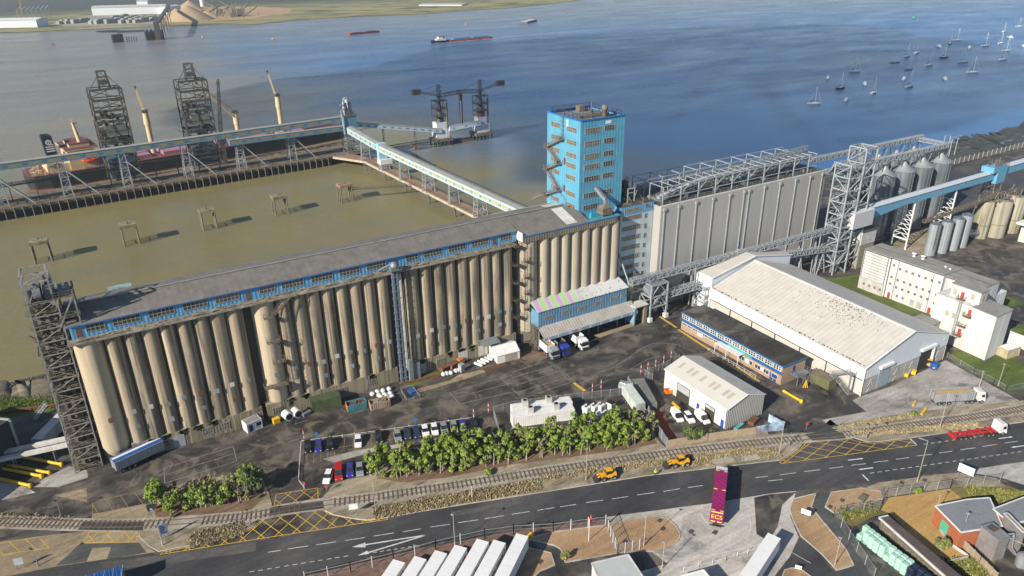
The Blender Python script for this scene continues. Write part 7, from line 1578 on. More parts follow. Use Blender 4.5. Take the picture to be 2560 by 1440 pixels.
# ---------------------------------------------------------------- vehicles
M_TYRE = paint('tyre_rubber', (.02,.02,.02), .85); M_RIM = paint('wheel_rim', (.35,.35,.36), .4, .4); M_VGL = glass('vehicle_glass', (.02,.025,.03), .06); M_LAMP = paint('lamp_lens', (.55,.5,.45), .2); M_CHAS = paint('chassis_black', (.03,.03,.032), .6)
def wheel(t, x, y, r, w, axle='y'):
    m = MB(loc=True); m.tube((x,y-w/2,r),(x,y+w/2,r),r,14); o = m.build('wheel', M_TYRE, t); m = MB(loc=True); m.tube((x,y-w/2-.01,r),(x,y+w/2+.01,r),r*.55,10); m.build('rim', M_RIM, o)
def car(paintm, L=4.25, W=1.78, H=1.48, van=False):
    t = thing('car', 'x', 'car'); h = W/2
    def lower(m, secs, smooth=True):
        v = []
        for x, w, z0, z1 in secs: v += [(x,-w,z0),(x,-w*1.02,(z0+z1)/2),(x,-w*.9,z1),(x,w*.9,z1),(x,w*1.02,(z0+z1)/2),(x,w,z0)]
        n = 6; k = len(secs); m.add(v, [(j*n+i,(j+1)*n+i,(j+1)*n+(i+1)%n,j*n+(i+1)%n) for j in range(k-1) for i in range(n)]+[tuple(range(n)),tuple(range(k*n-1,k*n-n-1,-1))], False)
    m = MB(loc=True); lower(m, [(-L/2,h*.86,.32,.72),(-L/2+.12,h*.96,.25,.92),(-L*.2,h,.2,.93),(L*.18,h,.2,.92),(L/2-.35,h*.95,.22,.76),(L/2-.05,h*.84,.28,.62)])
    f = L*.30 if van else L*.20
    m.add([(-L/2+.35,-h*.74,H-.06),(f-.75,-h*.74,H-.03),(f-.75,h*.74,H-.03),(-L/2+.35,h*.74,H-.06),(-L/2+.45,-h*.7,H),(f-.95,-h*.7,H),(f-.95,h*.7,H),(-L/2+.45,h*.7,H)], [(4,5,6,7),(0,1,5,4),(1,2,6,5),(2,3,7,6),(3,0,4,7)])
    if van: m.hexa([(-L/2+.05,-h*.9,.9),(f-1.,-h*.9,.9),(f-1.,h*.9,.9),(-L/2+.05,h*.9,.9),(-L/2+.12,-h*.8,H-.03),(f-1.,-h*.8,H-.03),(f-1.,h*.8,H-.03),(-L/2+.12,h*.8,H-.03)])
    m.build('body', paintm, t)
    m = MB(loc=True); m.hexa([(-L/2+.1,-h*.88,.9),(f,-h*.88,.9),(f,h*.88,.9),(-L/2+.1,h*.88,.9),(-L/2+.36,-h*.73,H-.05),(f-.75,-h*.73,H-.03),(f-.75,h*.73,H-.03),(-L/2+.36,h*.73,H-.05)]); m.build('windows', M_VGL, t)
    for sx in (-1,1):
        for sy in (-1,1): wheel(t, sx*L*.30, sy*(h-.1), .31, .2)
    for s in (-1,1):
        m = MB(loc=True); m.box(L/2-.16,s*h*.66-.16,.56,L/2-.02,s*h*.66+.16,.68); m.build('headlight', M_LAMP, t)
    return t
CP = {}
def carpaint(n, c, r=.25, me=.0): 
    if n not in CP: 
        k = NT(n); k.b.inputs['Coat Weight'].default_value = .5; CP[n] = k.out(c, r, me)
    return CP[n]
c_ = {'w': carpaint('car_white',(.75,.75,.74)), 's': carpaint('car_silver',(.42,.44,.46),.3,.5), 'k': carpaint('car_black',(.012,.012,.014)), 'n': carpaint('car_navy',(.02,.03,.09)), 'b': carpaint('car_blue',(.035,.03,.24)), 'g': carpaint('car_dark_green',(.025,.04,.04)), 'r': carpaint('car_red',(.42,.012,.02))}
C0 = car(c_['w']); V0 = car(c_['w'], 4.8, 1.9, 1.95, True)
ax = g('e2',1620,185)-g('e2',1597,80); hz_ = math.atan2(ax.y, ax.x)
for x, y, k, lb in ((470,290,'k','black car at the left end of the top parking row'),(567,282,'b','purple blue car second from the left in the top row'),(668,266,'k','black car third from the left in the top row'),(922,240,'w','white car with a dark sunroof alone in the top row'),(1107,200,'k','black car alone right of the white sunroof car'),(1277,192,'s','silver car left of the dark green one'),(1363,170,'g','dark green black estate between silver and navy cars'),(1447,158,'n','navy car left of the two white cars'),(1525,147,'w','white hatchback, left of the two white cars side by side'),(1608,132,'w','white car with a sunroof, right of the two white cars'),(1693,122,'s','silver car just right of the white pair'),(1783,110,'s','silver hatchback left of the blue car'),(1866,100,'b','dark blue car second from the right in the top row'),(1960,85,'k','black car at the right end of the top row'),(650,560,'w','white car at the left end of the lower row beside the red van'),(848,500,'b','dark blue car beside the red van'),(936,495,'s','silver car right of the dark blue car in the lower row'),(1025,470,'k','black car half hidden under the hedge in the lower row')):
    o = dup(C0, g('e2',x,y+6), hz_+R(random.uniform(-3,3))+(R(-12) if x == 650 else 0), lb, 'parked cars in the car park', {'car_white': c_[k]}); o['category'] = 'car'
o = dup(V0, g('e2',748,530), hz_, 'red van parked between a white and a dark blue car', 'parked cars in the car park', {'car_white': c_['r']}); o.name = 'van'; o['category'] = 'van'
for x, y, lb, rz in ((1485,1240,'white van with a yellow ladder rack parked by the workshop',0),(1592,1255,'white pick-up van in the middle of three by the workshop',0),(1712,1258,'white van nearest the small workshop doorway',9)):
    o = dup(V0 if x != 1592 else C0, g('d3',x,y), along(g('d3',1440,1190),g('d3',1530,1310))+R(rz), lb); o.name = 'van'; o['category'] = 'van'
m = MB(); a = g('d3',1440,1170); b = g('d3',1500,1225); m.beam(a+Vector((0,0,2.2)), b+Vector((0,0,2.2)), .7, .2); m.beam(a+Vector((0,0,2.5)), b+Vector((0,0,2.4)), .2); single(m, 'ladder', M_BARY, 'yellow ladder carried on the roof of a white van', 'ladder')
o = dup(V0, g('d3',1040,985), R(-60), 'silver grey van beside the mesh fence below the yard posts', None, {'car_white': c_['s']}); o.name = 'van'; o['category'] = 'van'
remove(C0); remove(V0)
def cab(t, mt, x=0., W=2.5, H=3.5, rake=True):
    m = MB(loc=True); y = W/2; m.hexa([(x,-y,.9),(x+2.2,-y,.6),(x+2.2,y,.6),(x,y,.9),(x+.05,-y*.94,H),(x+1.7,-y*.92,H-.25),(x+1.7,y*.92,H-.25),(x+.05,y*.94,H)]); m.build('cab', mt, t)
    m = MB(loc=True); m.hexa([(x+2.02,-y*.9,1.75),(x+2.08,-y*.9,1.75),(x+2.08,y*.9,1.75),(x+2.02,y*.9,1.75),(x+1.74,-y*.86,H-.62),(x+1.8,-y*.86,H-.62),(x+1.8,y*.86,H-.62),(x+1.74,y*.86,H-.62)])
    for s in (-1,1): m.hexa([(x+.9,s*y*.975,1.8),(x+1.8,s*y*.975,1.8),(x+1.8,s*y*.985,1.8),(x+.9,s*y*.985,1.8),(x+.9,s*y*.96,2.6),(x+1.6,s*y*.96,2.6),(x+1.6,s*y*.97,2.6),(x+.9,s*y*.97,2.6)])
    m.build('windscreen', M_VGL, t)
    m = MB(loc=True); m.box(x+2.15,-y*.85,.5,x+2.26,y*.85,1.3); m.build('grille', M_CHAS, t)
    for s in (-1,1): m = MB(loc=True); m.box(x+1.9,s*(y+.1)-.08,1.9,x+2.0,s*(y+.1)+.08,2.7); m.build('mirror', M_CHAS, t)
    for s in (-1,1): wheel(t, x+1.2, s*(y-.15), .5, .3)
def tractor(t, mt, x):
    cab(t, mt, x); m = MB(loc=True); m.box(x-3.8,-.5,.6,x+.2,.5,1.0); m.box(x-.9,-1.1,.5,x-.1,1.1,1.1); m.build('chassis', M_CHAS, t)
    for dx in (-2.6,-1.4):
        for s in (-1,1): wheel(t, x+dx, s*1.05, .5, .34)
def axles(t, xs):
    for x in xs:
        for s in (-1,1): wheel(t, x, s*1.0, .5, .36)
M_ALU = sheet('tipper_aluminium', (.45,.46,.47), 0, .5, .4, .1, contrast=.45, streak=False, metal=.4); M_GRAIN = paint('grain_load', (.46,.31,.13), .95, var=.2, scale=1.)
def tipper(label, p, rz, cabm, body, load=None, cover=None, L=10.5, trac=True):
    t = thing('tipper_lorry' if trac else 'bulk_trailer', label, 'lorry' if trac else 'trailer', p, rz)
    m = MB(loc=True); w = 1.27
    for s in (-1,1): m.box(0,s*w-.05,1.2,L,s*w+.05,3.5)
    m.box(0,-w,1.2,L,w,1.35); m.box(0,-w,1.2,.1,w,3.5); m.box(L-.1,-w,1.2,L,w,3.5); m.build('body', body, t)
    m = MB(loc=True)
    for k in range(16):
        for s in (-1,1): x = .3+k*(L-.6)/15; m.box(x-.09,s*(w+.05)-.05,1.25,x+.09,s*(w+.05)+.05,3.5)
    for s in (-1,1): m.box(0,s*w-.09,3.45,L,s*w+.09,3.6)
    m.build('rib', M_LSTEEL if body != M_WHITEP else M_WHITEP, t)
    if load: m = MB(loc=True); m.hexa([(.1,-1.2,1.4),(L-.1,-1.2,1.4),(L-.1,1.2,1.4),(.1,1.2,1.4),(.3,-1.1,3.0),(L-.3,-1.1,3.15),(L-.3,1.1,3.15),(.3,1.1,3.0)]); m.build('load', load, t)
    if cover:
        m = MB(loc=True); m.extr([(-1.3,3.55),(1.3,3.55),(.9,3.85),(-.9,3.85)], (0,0,0), (0,1,0), (1,0,0), L); m.build('cover', paint('tarpaulin_royal', (.02,.09,.32), .5), t)
        m = MB(loc=True); m.box(.1,-.38,3.86,L-.1,.38,3.9); m.build('cover_stripe', M_WHITEP, t)
    m = MB(loc=True); m.box(.1,-.5,.75,L,.5,1.2); m.build('chassis', M_CHAS, t); axles(t, (1.4,2.7,4.0))
    if trac: tractor(t, cabm, L+1.0)
    else: m = MB(loc=True); m.box(L-2,-.9,0,L-1.8,-.7,1.2); m.box(L-2,.7,0,L-1.8,.9,1.2); m.build('landing_leg', M_CHAS, t)
    return t
tipper('silver bulk trailer with a blue and white cover under the first silo cell', (-10.6,160.7,0), along((-10.6,159.4),(-.6,162.5)), None, M_ALU, None, True, 11.0, False)
tipper('white cabbed lorry with an open grain filled silver trailer on the right apron', (171.3,80.9,0), along((171.8,80.2),(184.3,74.2)), M_WHITEP, M_ALU, M_GRAIN)
for x, y, mt, bd, ld, lb in ((102.4,149.9,paint('cab_silver_grey',(.32,.35,.38),.3,.2),M_WHITEP,M_GRAIN,'silver cabbed lorry with a full grain body in bay 9'),(106.0,149.7,carpaint('cab_blue',(.015,.04,.36)),M_CHAS,None,'blue cabbed lorry with a dark empty body in bay 8'),(112.7,149.9,M_WHITEP,M_WHITEP,None,'white cabbed lorry standing under the loading canopy in bay 7')):
    a = along(g('d3',310,655),g('d3',386,722)); L = 8.6; tipper(lb, (x-math.cos(a)*(L+3.2),y-math.sin(a)*(L+3.2),0), a, mt, bd, ld, None, L)
def boxtrailer(label, p, rz, L, mat, name='box_trailer', cat='trailer', roof=None, z0=1.15, z1=4.05, front=False):
    t = thing(name, label, cat, p, rz); m = MB(loc=True); m.box(-L,-1.25,z0,0,1.25,z1); m.build('body', mat, t)
    m = MB(loc=True)
    for x in (-L,-.06): m.box(x,-1.27,z0,x+.06,1.27,z1+.02)
    for k in range(1,8): m.box(-L*k/8-.02,-1.24,z1,-L*k/8+.02,1.24,z1+.015)
    m.build('frame', M_PALES, t); m = MB(loc=True); m.box(-L+.2,-.5,.75,-.2,.5,z0); m.build('chassis', M_CHAS, t); axles(t, (-L+1.4,-L+2.7,-L+4.0)); return t
M_TRW = paint('trailer_white', (.74,.74,.73), .4, var=.05, scale=.3); M_INK = paint('logo_navy', (.02,.025,.06), .5); M_LRED = paint('logo_red', (.5,.04,.05), .5); M_LCY = paint('logo_blue', (.15,.35,.6), .5)
tl = ['white trailer at the left end of the parked row, mostly out of frame','white trailer second from the left in the row with a ring mark on its side','white trailer third from the left in the row','white trailer in the middle of the row with a red and blue mark','white trailer third from the right of the row with large dark lettering','white trailer second from the right lettered Fowler Welch','white trailer at the right end of the row with a blank bluish side']
for i, (x, y) in enumerate(((32.8,98.5),(36.5,97.2),(40.4,96.5),(44.2,95.8),(48.5,95.0),(51.1,93.1),(55.7,92.3))):
    t = boxtrailer(tl[i], (x,y,0), R(38.5), 13.4, M_TRW); kw = dict(loc=True)
    def tx(s, a, z, size, mt, sh=0.): letters(t, s, (a,-1.27,z), (1,0,0), size, mt, loc=True)
    if i in (1,3): tx('welch', -4.6, 2.6, 1.7, M_INK)
    if i in (1,5): tx('O', -1.2, 2.7, 2.0, M_INK)
    if i == 2: tx('dline', -6, 2.5, 1.8, M_INK)
    if i == 4: tx('dline', -5.6, 2.6, 2.0, M_INK)
    if i == 5: tx('Fowler Welch', -5.2, 2.6, 1.15, M_INK)
    if i in (0,2,3,4):
        for k, mt in enumerate((M_LCY, M_LRED)): m = MB(loc=True); m.box(-2.2+k*.8,-1.28,2.0,-1.6+k*.8,-1.26,3.2); m.build('side_mark', mt, t)
rz = along((84,62.3),(96.6,66.9)); t = boxtrailer('white lorry trailer with a rear number on the lower service road', (96.6,66.9,0), rz, 13.4, M_TRW, 'articulated_lorry', 'lorry'); cab(t, M_TRW, 13.9); kids_ = None
for c in [c for c in bpy.data.objects if c.parent == t and c.name.split('.')[0] in ('cab','windscreen','grille','mirror','wheel') and any(v.co.x > 5 for v in c.data.vertices)]: c.rotation_euler = (0,0,PI)
letters(t, '78', (.02,.2,2.6), (0,1,0), 1.6, M_INK, loc=True)
# maroon container lorry
rz = along((92.0,77.2),(105.2,88.6)); M_MAR = sheet('maroon_container', (.26,.015,.105), 0, .9, .45, .1, contrast=.8, streak=False)
t = thing('container_lorry', 'maroon container lorry with yellow ECS lettering turning across the main road', 'lorry', (92.0,77.2,0), rz)
m = MB(loc=True); m.box(.2,-1.25,1.3,13.6,1.25,4.15); m.build('container', M_MAR, t)
m = MB(loc=True)
for k in range(26): x = .5+k*.5; m.box(x-.06,-1.15,4.15,x+.06,1.15,4.2)
for x in (.2,6.9,13.5):
    for s in (-1,1): m.box(x,s*1.25-.06,1.3,x+.12,s*1.25+.06,4.2)
m.build('container_frame', M_MAR, t)
m = MB(loc=True)
for x in (.3,6.9,13.2):
    for s in (-1,1): m.box(x,s*.85-.35,4.21,x+.3,s*.85+.35,4.23)
m.build('roof_mark', paint('yellow_mark', (.78,.6,.08), .5), t)
letters(t, 'ECS', (.15,0,2.75), (0,-1,0), 1.35, paint('ecs_yellow', (.85,.62,.0), .45), loc=True)
m = MB(loc=True); m.box(.1,-1.1,3.85,.19,1.1,4.1); m.box(.1,-1.1,1.5,.19,-.2,1.7); m.box(.1,.2,1.5,.19,1.1,1.7); m.build('door_mark', paint('yellow_mark', (.78,.6,.08), .5), t)
m = MB(loc=True); m.box(.2,-.5,.8,13.6,.5,1.3); m.box(-.1,-1.2,.6,.1,1.2,.75); m.build('chassis', M_CHAS, t); axles(t, (1.8,3.1,4.4)); tractor(t, M_WHITEP, 14.4)
# red skeletal trailer lorry
rz = along((161,69.5),(173.4,64.9)); t = thing('skeletal_lorry', 'white cabbed lorry pulling an empty red skeletal trailer on the main road', 'lorry', (161,69.6,0), rz); M_SRED = paint('trailer_red', (.50,.022,.018), .45, dirt=(.2,.02,.02))
m = MB(loc=True)
for s in (-1,1): m.box(0,s*.5-.1,1.0,11,s*.5+.1,1.35)
for x in (.1,2.6,5,7.4,9.6,10.9): m.box(x-.15,-1.22,1.15,x+.15,1.22,1.4)
m.box(-.1,-1.25,.6,.1,1.25,1.2); m.build('frame', M_SRED, t); axles(t, (1.6,2.9,4.2)); tractor(t, M_WHITEP, 11.6)
# blue container lorry bottom left
p = g('e1',1080,1440); rz = along(tuple(g('e1',520,1500,3.9))[:2], tuple(g('e1',1085,1345,3.9))[:2]); q = g('e1',1100,1385,3.9); M_CBL = sheet('blue_container', (.02,.12,.34), 0, .6, .5, .15, contrast=.6, streak=False)
t = boxtrailer('blue corrugated container on a trailer cut by the bottom left picture edge', (q.x,q.y,0), rz, 12.2, M_CBL, 'container_trailer', 'trailer', z1=3.9)
m = MB(loc=True)
for k in range(40): m.box(-12+k*.3,-1.15,3.9,-11.86+k*.3,1.15,3.95)
m.build('roof_rib', M_CBL, t)
t = boxtrailer('white box trailer parked in shade below the feed conveyors at the left', (-25.2,178.4,0), R(-121), 12, M_PALES); t = boxtrailer('pale green roofed white trailer beside the steel wall in the chiller compound', (g('d3',1150,1235).x,g('d3',1150,1235).y,0), along(tuple(g('d3',1030,1060))[:2], tuple(g('d3',1150,1235))[:2]), 9.5, paint('pale_green_white', (.55,.60,.54), .5))
for i, (x, y) in enumerate(((2130,1290),(2240,1330))):
    q = g('c8',x,y); t = thing('tank_trailer', ('left','right')[i]+' one of two white tank trailers parked beyond the mill', 'trailer', q, R(32)); m = MB(loc=True); m.tube((0,0,2.3),(11.5,0,2.3),1.2,14); m.build('tank', M_WHITEP, t); m = MB(loc=True); m.box(.5,-.5,.7,11,.5,1.2); m.build('chassis', M_CHAS, t); axles(t, (1.4,2.7,4))
# wheeled loaders
def loader(label, p, rz, body, big, bucket=True):
    t = thing('wheel_loader', label, 'loader', p, rz); t.scale = (.86,)*3; k = 1.15 if big else 1.
    m = MB(loc=True); m.hexa([(-2.2*k,-.75,.8),(.2,-.75,.8),(.2,.75,.8),(-2.2*k,.75,.8),(-2.1*k,-.65,1.9),(0,-.7,1.7),(0,.7,1.7),(-2.1*k,.65,1.9)]); m.box(.1,-.5,.7,1.9,.5,1.3); m.build('body', body, t)
    m = MB(loc=True); m.box(-.9,-.65,1.6,.5,.65,2.75); m.build('cab', M_VGL, t); m = MB(loc=True); m.box(-1,-.7,2.75,.6,.7,2.9); m.build('cab_roof', body, t)
    m = MB(loc=True)
    for s in (-.45,.45): m.beam((.6,s,1.5),(2.3,s,1.5),.25,.3); m.beam((2.3,s,1.5),(3.1*k,s,.7),.25,.3)
    m.build('boom', body, t)
    m = MB(loc=True); m.hexa([(2.9*k,-1.2,.1),(3.9*k,-1.2,.05),(3.9*k,1.2,.05),(2.9*k,1.2,.1),(2.8*k,-1.2,1.1),(3.0*k,-1.2,1.15),(3.0*k,1.2,1.15),(2.8*k,1.2,1.1)]); m.build('bucket', M_CHAS, t)
    for x in (-1.5*k,1.3*k):
        for s in (-1,1): wheel(t, x, s*.95, .62*k, .4)
    return t
M_JCB = paint('machine_yellow', (.72,.36,.012), .45, var=.1, dirt=(.25,.15,.03))
loader('yellow wheeled loader on the verge beside the tall lamp post', (83.0,100.8,.1), R(162), M_JCB, False); loader('larger yellow and black telescopic loader with a raised dark bucket on the verge', (99.6,95.9,.1), R(158), M_JCB, True)
loader('yellow and red loader reversing out of the open shed door', (188.2,92.2,0), R(112), M_JCB, True)
# person in a high visibility jacket, crouching at the kerb
pp = Vector((92.3,95.9,.02)); t = thing('person', 'person in a bright yellow jacket bending at the kerb by the larger loader', 'person', pp, R(30))
def body(name, pts, edges, rad, mat, par):
    me = bpy.data.meshes.new(name); me.from_pydata(pts, edges, []); me.materials.append(mat); o = bpy.data.objects.new(name, me); COL.objects.link(o); o.parent = par
    sk = o.modifiers.new('skin', 'SKIN'); 
    for v, r in zip(me.skin_vertices[0].data, rad): v.radius = (r, r)
    me.skin_vertices[0].data[0].use_root = True; o.modifiers.new('sub', 'SUBSURF').levels = 1; o.modifiers['sub'].render_levels = 1; return o
body('body', [(0,0,.95),(0,.12,.9),(.06,.14,.5),(-.02,.15,.08),(.12,.15,.05),(0,-.12,.9),(.14,-.14,.5),(.06,-.15,.08),(.2,-.15,.05),(.12,0,1.15),(.3,0,1.38),(.38,0,1.48),(.45,0,1.58),(.28,.2,1.34),(.4,.26,1.08),(.55,.2,.86),(.28,-.2,1.34),(.42,-.26,1.08),(.58,-.2,.86)], [(0,1),(1,2),(2,3),(3,4),(0,5),(5,6),(6,7),(7,8),(0,9),(9,10),(10,11),(11,12),(10,13),(13,14),(14,15),(10,16),(16,17),(17,18)], [.15,.11,.075,.055,.05,.11,.075,.055,.05,.16,.17,.06,.105,.07,.055,.04,.07,.055,.04], paint('work_trousers', (.03,.035,.06), .8), t)
body('jacket', [(0,0,1.0),(.12,0,1.18),(.3,0,1.4),(.28,.22,1.36),(.4,.28,1.1),(.28,-.22,1.36),(.42,-.28,1.1)], [(0,1),(1,2),(2,3),(3,4),(2,5),(5,6)], [.2,.21,.21,.1,.085,.1,.085], paint('jacket_yellow', (.62,.85,.04), .6, var=.05), t)
m = MB(loc=True); m.lathe([(.13,0),(.13,.05),(.09,.12),(.01,.14)], (.47,0,1.62), 10); m.build('helmet', M_WHITEP, t)

# ---------------------------------------------------------------- railway
trk = [('e1',-300,945),('e1',0,958),('e1',450,972),('e1',740,985),('e1',1280,985),('e1',1700,955),('e1',2304,905),('e2',120,865),('e2',620,790),('e2',930,757),('e2',1400,685),('e2',1850,620),('e2',2304,545),('e3',500,470),('e3',1000,393),('e3',1600,313),('e3',2304,233),('e4',330,203),('e4',740,165),('e4',1400,72),('d4',1900,1228),('d4',2304,1160),('d4',3300,1000)]
P_ = [g(*q) for q in trk]; RT = thing('railway_track', 'single railway track on pale ballast between the hedge and the main road', 'track', P_[10])
pts = []
for a, b in zip(P_, P_[1:]):
    n = max(1, round((b-a).length/1.0))
    pts += [a.lerp(b, k/n) for k in range(n)]
pts.append(P_[-1]); sm = [sum((pts[max(0,min(len(pts)-1,i+j))] for j in range(-5,6)), Vector())/11 for i in range(len(pts))]
L_, R_ = MB(), MB(); S_ = MB(); bal = MB(loc=True); slp = []
for i, p in enumerate(sm[:-1]):
    d = (sm[i+1]-p)
    if d.length < .05: continue
    d.normalize(); n = Vector((-d.y,d.x,0)); q = sm[i+1]; z = Vector((0,0,.27))
    L_.beam(p+n*.75+z, q+n*.75+z, .1, .16); R_.beam(p-n*.75+z, q-n*.75+z, .1, .16)
    gap = p.x > -2 and p.x < 3.5 or 22 < p.x < 28 or 131 < p.x < 141 or p.x < -14 and False
    if not gap: slp.append((p, d))
    if i % 3 == 0 and i+3 < len(sm):
        q3 = sm[i+3]; bal.face([p-n*1.9+Vector((0,0,.125)), q3-n*1.9+Vector((0,0,.125)), q3+n*1.9+Vector((0,0,.125)), p+n*1.9+Vector((0,0,.125))])
M_RL2 = paint('worn_rail', (.17,.13,.10), .6, .3, var=.3); L_.build('rail', M_RL2, RT); R_.build('rail', M_RL2, RT)
struct(bal, 'ballast_bed', M_BALLAST)
M_SLP = paint('sleeper_wood', (.11,.085,.055), .95, var=.4, dirt=(.05,.045,.03)); sb = MB(loc=True); sb.box(-.13,-1.3,-.03,.13,1.3,.07); so_ = sb.build('sleeper', M_SLP); vis = sorted(slp, key=lambda s: s[0].length)
for k, (p, d) in enumerate(vis):
    if k < 100: o = so_.copy(); COL.objects.link(o); o.parent = RT; o.location = p-RT.location+Vector((0,0,.14)); o.rotation_euler = (0,0,math.atan2(d.y,d.x))
    else: S_.obox((p.x,p.y,.11), (.26,2.6,.1), math.atan2(d.y,d.x))
bpy.data.objects.remove(so_); S_.build('sleeper', M_SLP, RT, kind='stuff')
area('crossing', G_([('e1',740,960),('e1',1300,955),('e1',1285,1035),('e1',700,1030)]), .14, M_ROAD); area('crossing', G_([('e2',150,822),('e2',600,765),('e2',615,835),('e2',110,900)]), .14, M_ROAD); area('crossing', G_([('e4',330,170),('e4',560,120),('e4',680,160),('e4',700,205),('e4',400,225)]), .14, M_ROAD)

# ---------------------------------------------------------------- trees, bushes, rough grass
def leafmat(n, a, b, c):
    t = NT(n); f = t.noise(t.pos(), 1.1, 3, .7); return t.out(t.ramp(f, [(.3, a), (.5, b), (.68, c)]), .6)
M_LEAF = leafmat('hedge_leaves', (.05,.085,.012), (.15,.215,.022), (.30,.36,.035)); M_LEAF2 = leafmat('dark_leaves', (.035,.055,.014), (.075,.11,.022), (.15,.18,.035)); M_LEAF3 = leafmat('thin_dry_leaves', (.08,.09,.025), (.18,.19,.045), (.30,.29,.08)); M_BARK = paint('grey_bark', (.33,.29,.23), .95, var=.3, scale=2.)
def tree(kind, h, clumps, n, leaf, seed, spread, trunks=1, cr=.8, low=.35):
    rd = random.Random(seed); t = thing(kind, 'x', 'tree'); m = MB(loc=True); tips = []
    for k in range(trunks):
        bx, by = (rd.uniform(-.5,.5), rd.uniform(-.5,.5)) if trunks > 1 else (0,0); hh = h*rd.uniform(.8,1.); top = Vector((bx+rd.uniform(-.4,.4), by+rd.uniform(-.4,.4), hh*.9)); m.tube((bx,by,-.1), Vector((bx,by,0)).lerp(top,.5), .13, 6, .1, False); m.tube(Vector((bx,by,0)).lerp(top,.5), top, .1, 6, .035, False)
        for j in range(7):
            f = rd.uniform(.35,.95); a = rd.uniform(0,2*PI); b = Vector((bx,by,0)).lerp(top,f); e = b+Vector((math.cos(a)*spread*rd.uniform(.4,1.),math.sin(a)*spread*rd.uniform(.4,1.),rd.uniform(.3,1.2))); m.tube(b, e, .05, 5, .02, False); tips.append(e)
    m.build('trunk', M_BARK, t); m = MB(loc=True); cs = []
    for k in range(clumps):
        c = rd.choice(tips) if rd.random() < .75 else Vector((rd.uniform(-spread,spread),rd.uniform(-spread,spread),h*rd.uniform(low,1.)))
        cs.append((c+Vector((rd.gauss(0,.25),rd.gauss(0,.25),rd.gauss(0,.3))), cr*rd.uniform(.4,1.3)))
    for k in range(n):
        c, r = rd.choice(cs); v = Vector((rd.gauss(0,1),rd.gauss(0,1),rd.gauss(0,.8))).normalized()*r*rd.uniform(.5,1.05); p = c+v
        if p.z < .3: continue
        nrm = (v.normalized()+Vector((rd.uniform(-.7,.7),rd.uniform(-.7,.7),rd.uniform(-.2,.9)))).normalized(); a = nrm.cross(Vector((rd.uniform(-1,1),rd.uniform(-1,1),.3))).normalized()*rd.uniform(.16,.32); b = nrm.cross(a).normalized()*rd.uniform(.13,.27); m.face([p-a-b*.3, p+b, p+a-b*.2, p-b])
    m.build('crown', leaf, t); return t
T = [tree('hedge_tree',5.6,15,900,M_LEAF,1,1.15,2,.7,.2), tree('hedge_tree',5.0,11,620,M_LEAF,2,.9,2,.62,.3), tree('hedge_tree',6.0,16,950,M_LEAF,3,1.3,3,.68,.15), tree('hedge_tree',5.2,9,420,M_LEAF3,4,1.0,3,.55,.3), tree('hedge_tree',4.6,5,170,M_LEAF3,5,1.1,3,.45), tree('broad_tree',6.4,22,3000,M_LEAF,6,1.9,4,1.0,.15), tree('broad_tree',6.2,20,2600,M_LEAF2,7,1.8,4,1.0,.15), tree('bush',2.4,14,1700,M_LEAF2,8,1.2,5,.7,.1)]
rt = random.Random(11)
GB = 'trees of the clipped hedge beside the car park'
for row, (dy, nn) in enumerate(((0,24),(-50,25),(-100,24),(-145,20))):
    for k in range(nn):
        f = (k+rt.uniform(.1,.9))/nn; px_, py_ = 1240+f*(2304+1260-1240), 560-f*330
        s, x, y = ('e2', px_, py_+dy) if px_ < 2304 else ('e3', px_-2304, py_+dy)
        i = rt.choice((0,0,1,2,2,3,4) if row == 0 else (0,1,2,3,3,4)); dup(T[i], g(s,x,y,ZV)+Vector((rt.uniform(-.4,.4),rt.uniform(-.5,.5),0)), rt.uniform(0,6.2), 'slender hedge tree with clipped yellow green tufts beside the car park', GB, scale=rt.uniform(.9,1.25))
for x, y, i, sc, lb in ((1080,545,5,.9,'broad bushy tree at the left end of the car park hedge'),(1140,430,5,.8,'bushy tree behind the left end of the car park hedge')): dup(T[i], g('e2',x,y,ZV), x, lb, None, scale=sc)
for k, (x, y, i, sc) in enumerate(((1690,850,0,.9),(1745,835,1,.9),(1800,822,2,.9),(1850,808,1,.9),(1920,800,3,.9),(2000,800,0,.9),(2070,775,1,.95),(2150,770,3,.9),(2230,745,4,1.),(1640,760,3,.9),(1760,720,4,1.),(1850,700,4,1.),(1940,690,3,1.),(2040,670,4,1.),(2120,650,3,1.),(1560,740,3,1.))):
    dup(T[i], g('e1',x,y,ZV), k*1.3, 'thin half bare tree in the row between two bushy trees', 'half bare trees of the left island', scale=sc)
for x, y, i, sc, lb in ((1440,800,5,.9,'bushy bright green tree at the left end of the left island'),(1560,880,5,.72,'lower bushy tree leaning over the corner of the left island'),(2290,700,6,1.05,'large dark bushy tree at the right end of the left island'),(2240,660,5,.9,'bushy tree beside the large dark one on the left island')): dup(T[i], g('e1',x,y,ZV), x, lb, None, scale=sc)
for s, x, y, i, sc, lb in (('e3',1600,215,7,1.15,'dark green bush against the timber fence'),('e3',1690,205,7,1.0,'dark bush right of its neighbour on the timber fence'),('e3',1790,170,7,.6,'small bush behind the timber fence'),('c8',710,1160,7,1.5,'brown green bush below the lattice tower'),('e3',480,1290,7,.55,'small scrub on the gravel bed by the path'),('e4',1340,700,7,.5,'little green bush on the yellow gravel'),('e4',1560,1200,7,.8,'scrubby bush at the end of the yellow gravel'),('d4',1300,1220,7,.45,'green weeds on the kerb by the weighbridge'),('e2',2090,530,7,.5,'small green shrub beside the track')): dup(T[i], g(s,x,y,.1), x, lb, None, {'dark_leaves': M_LEAF3} if 'brown' in lb or 'scrub' in lb else ({'dark_leaves': M_LEAF} if 'green' in lb and 'dark' not in lb else None), scale=sc)
for t in T: remove(t)
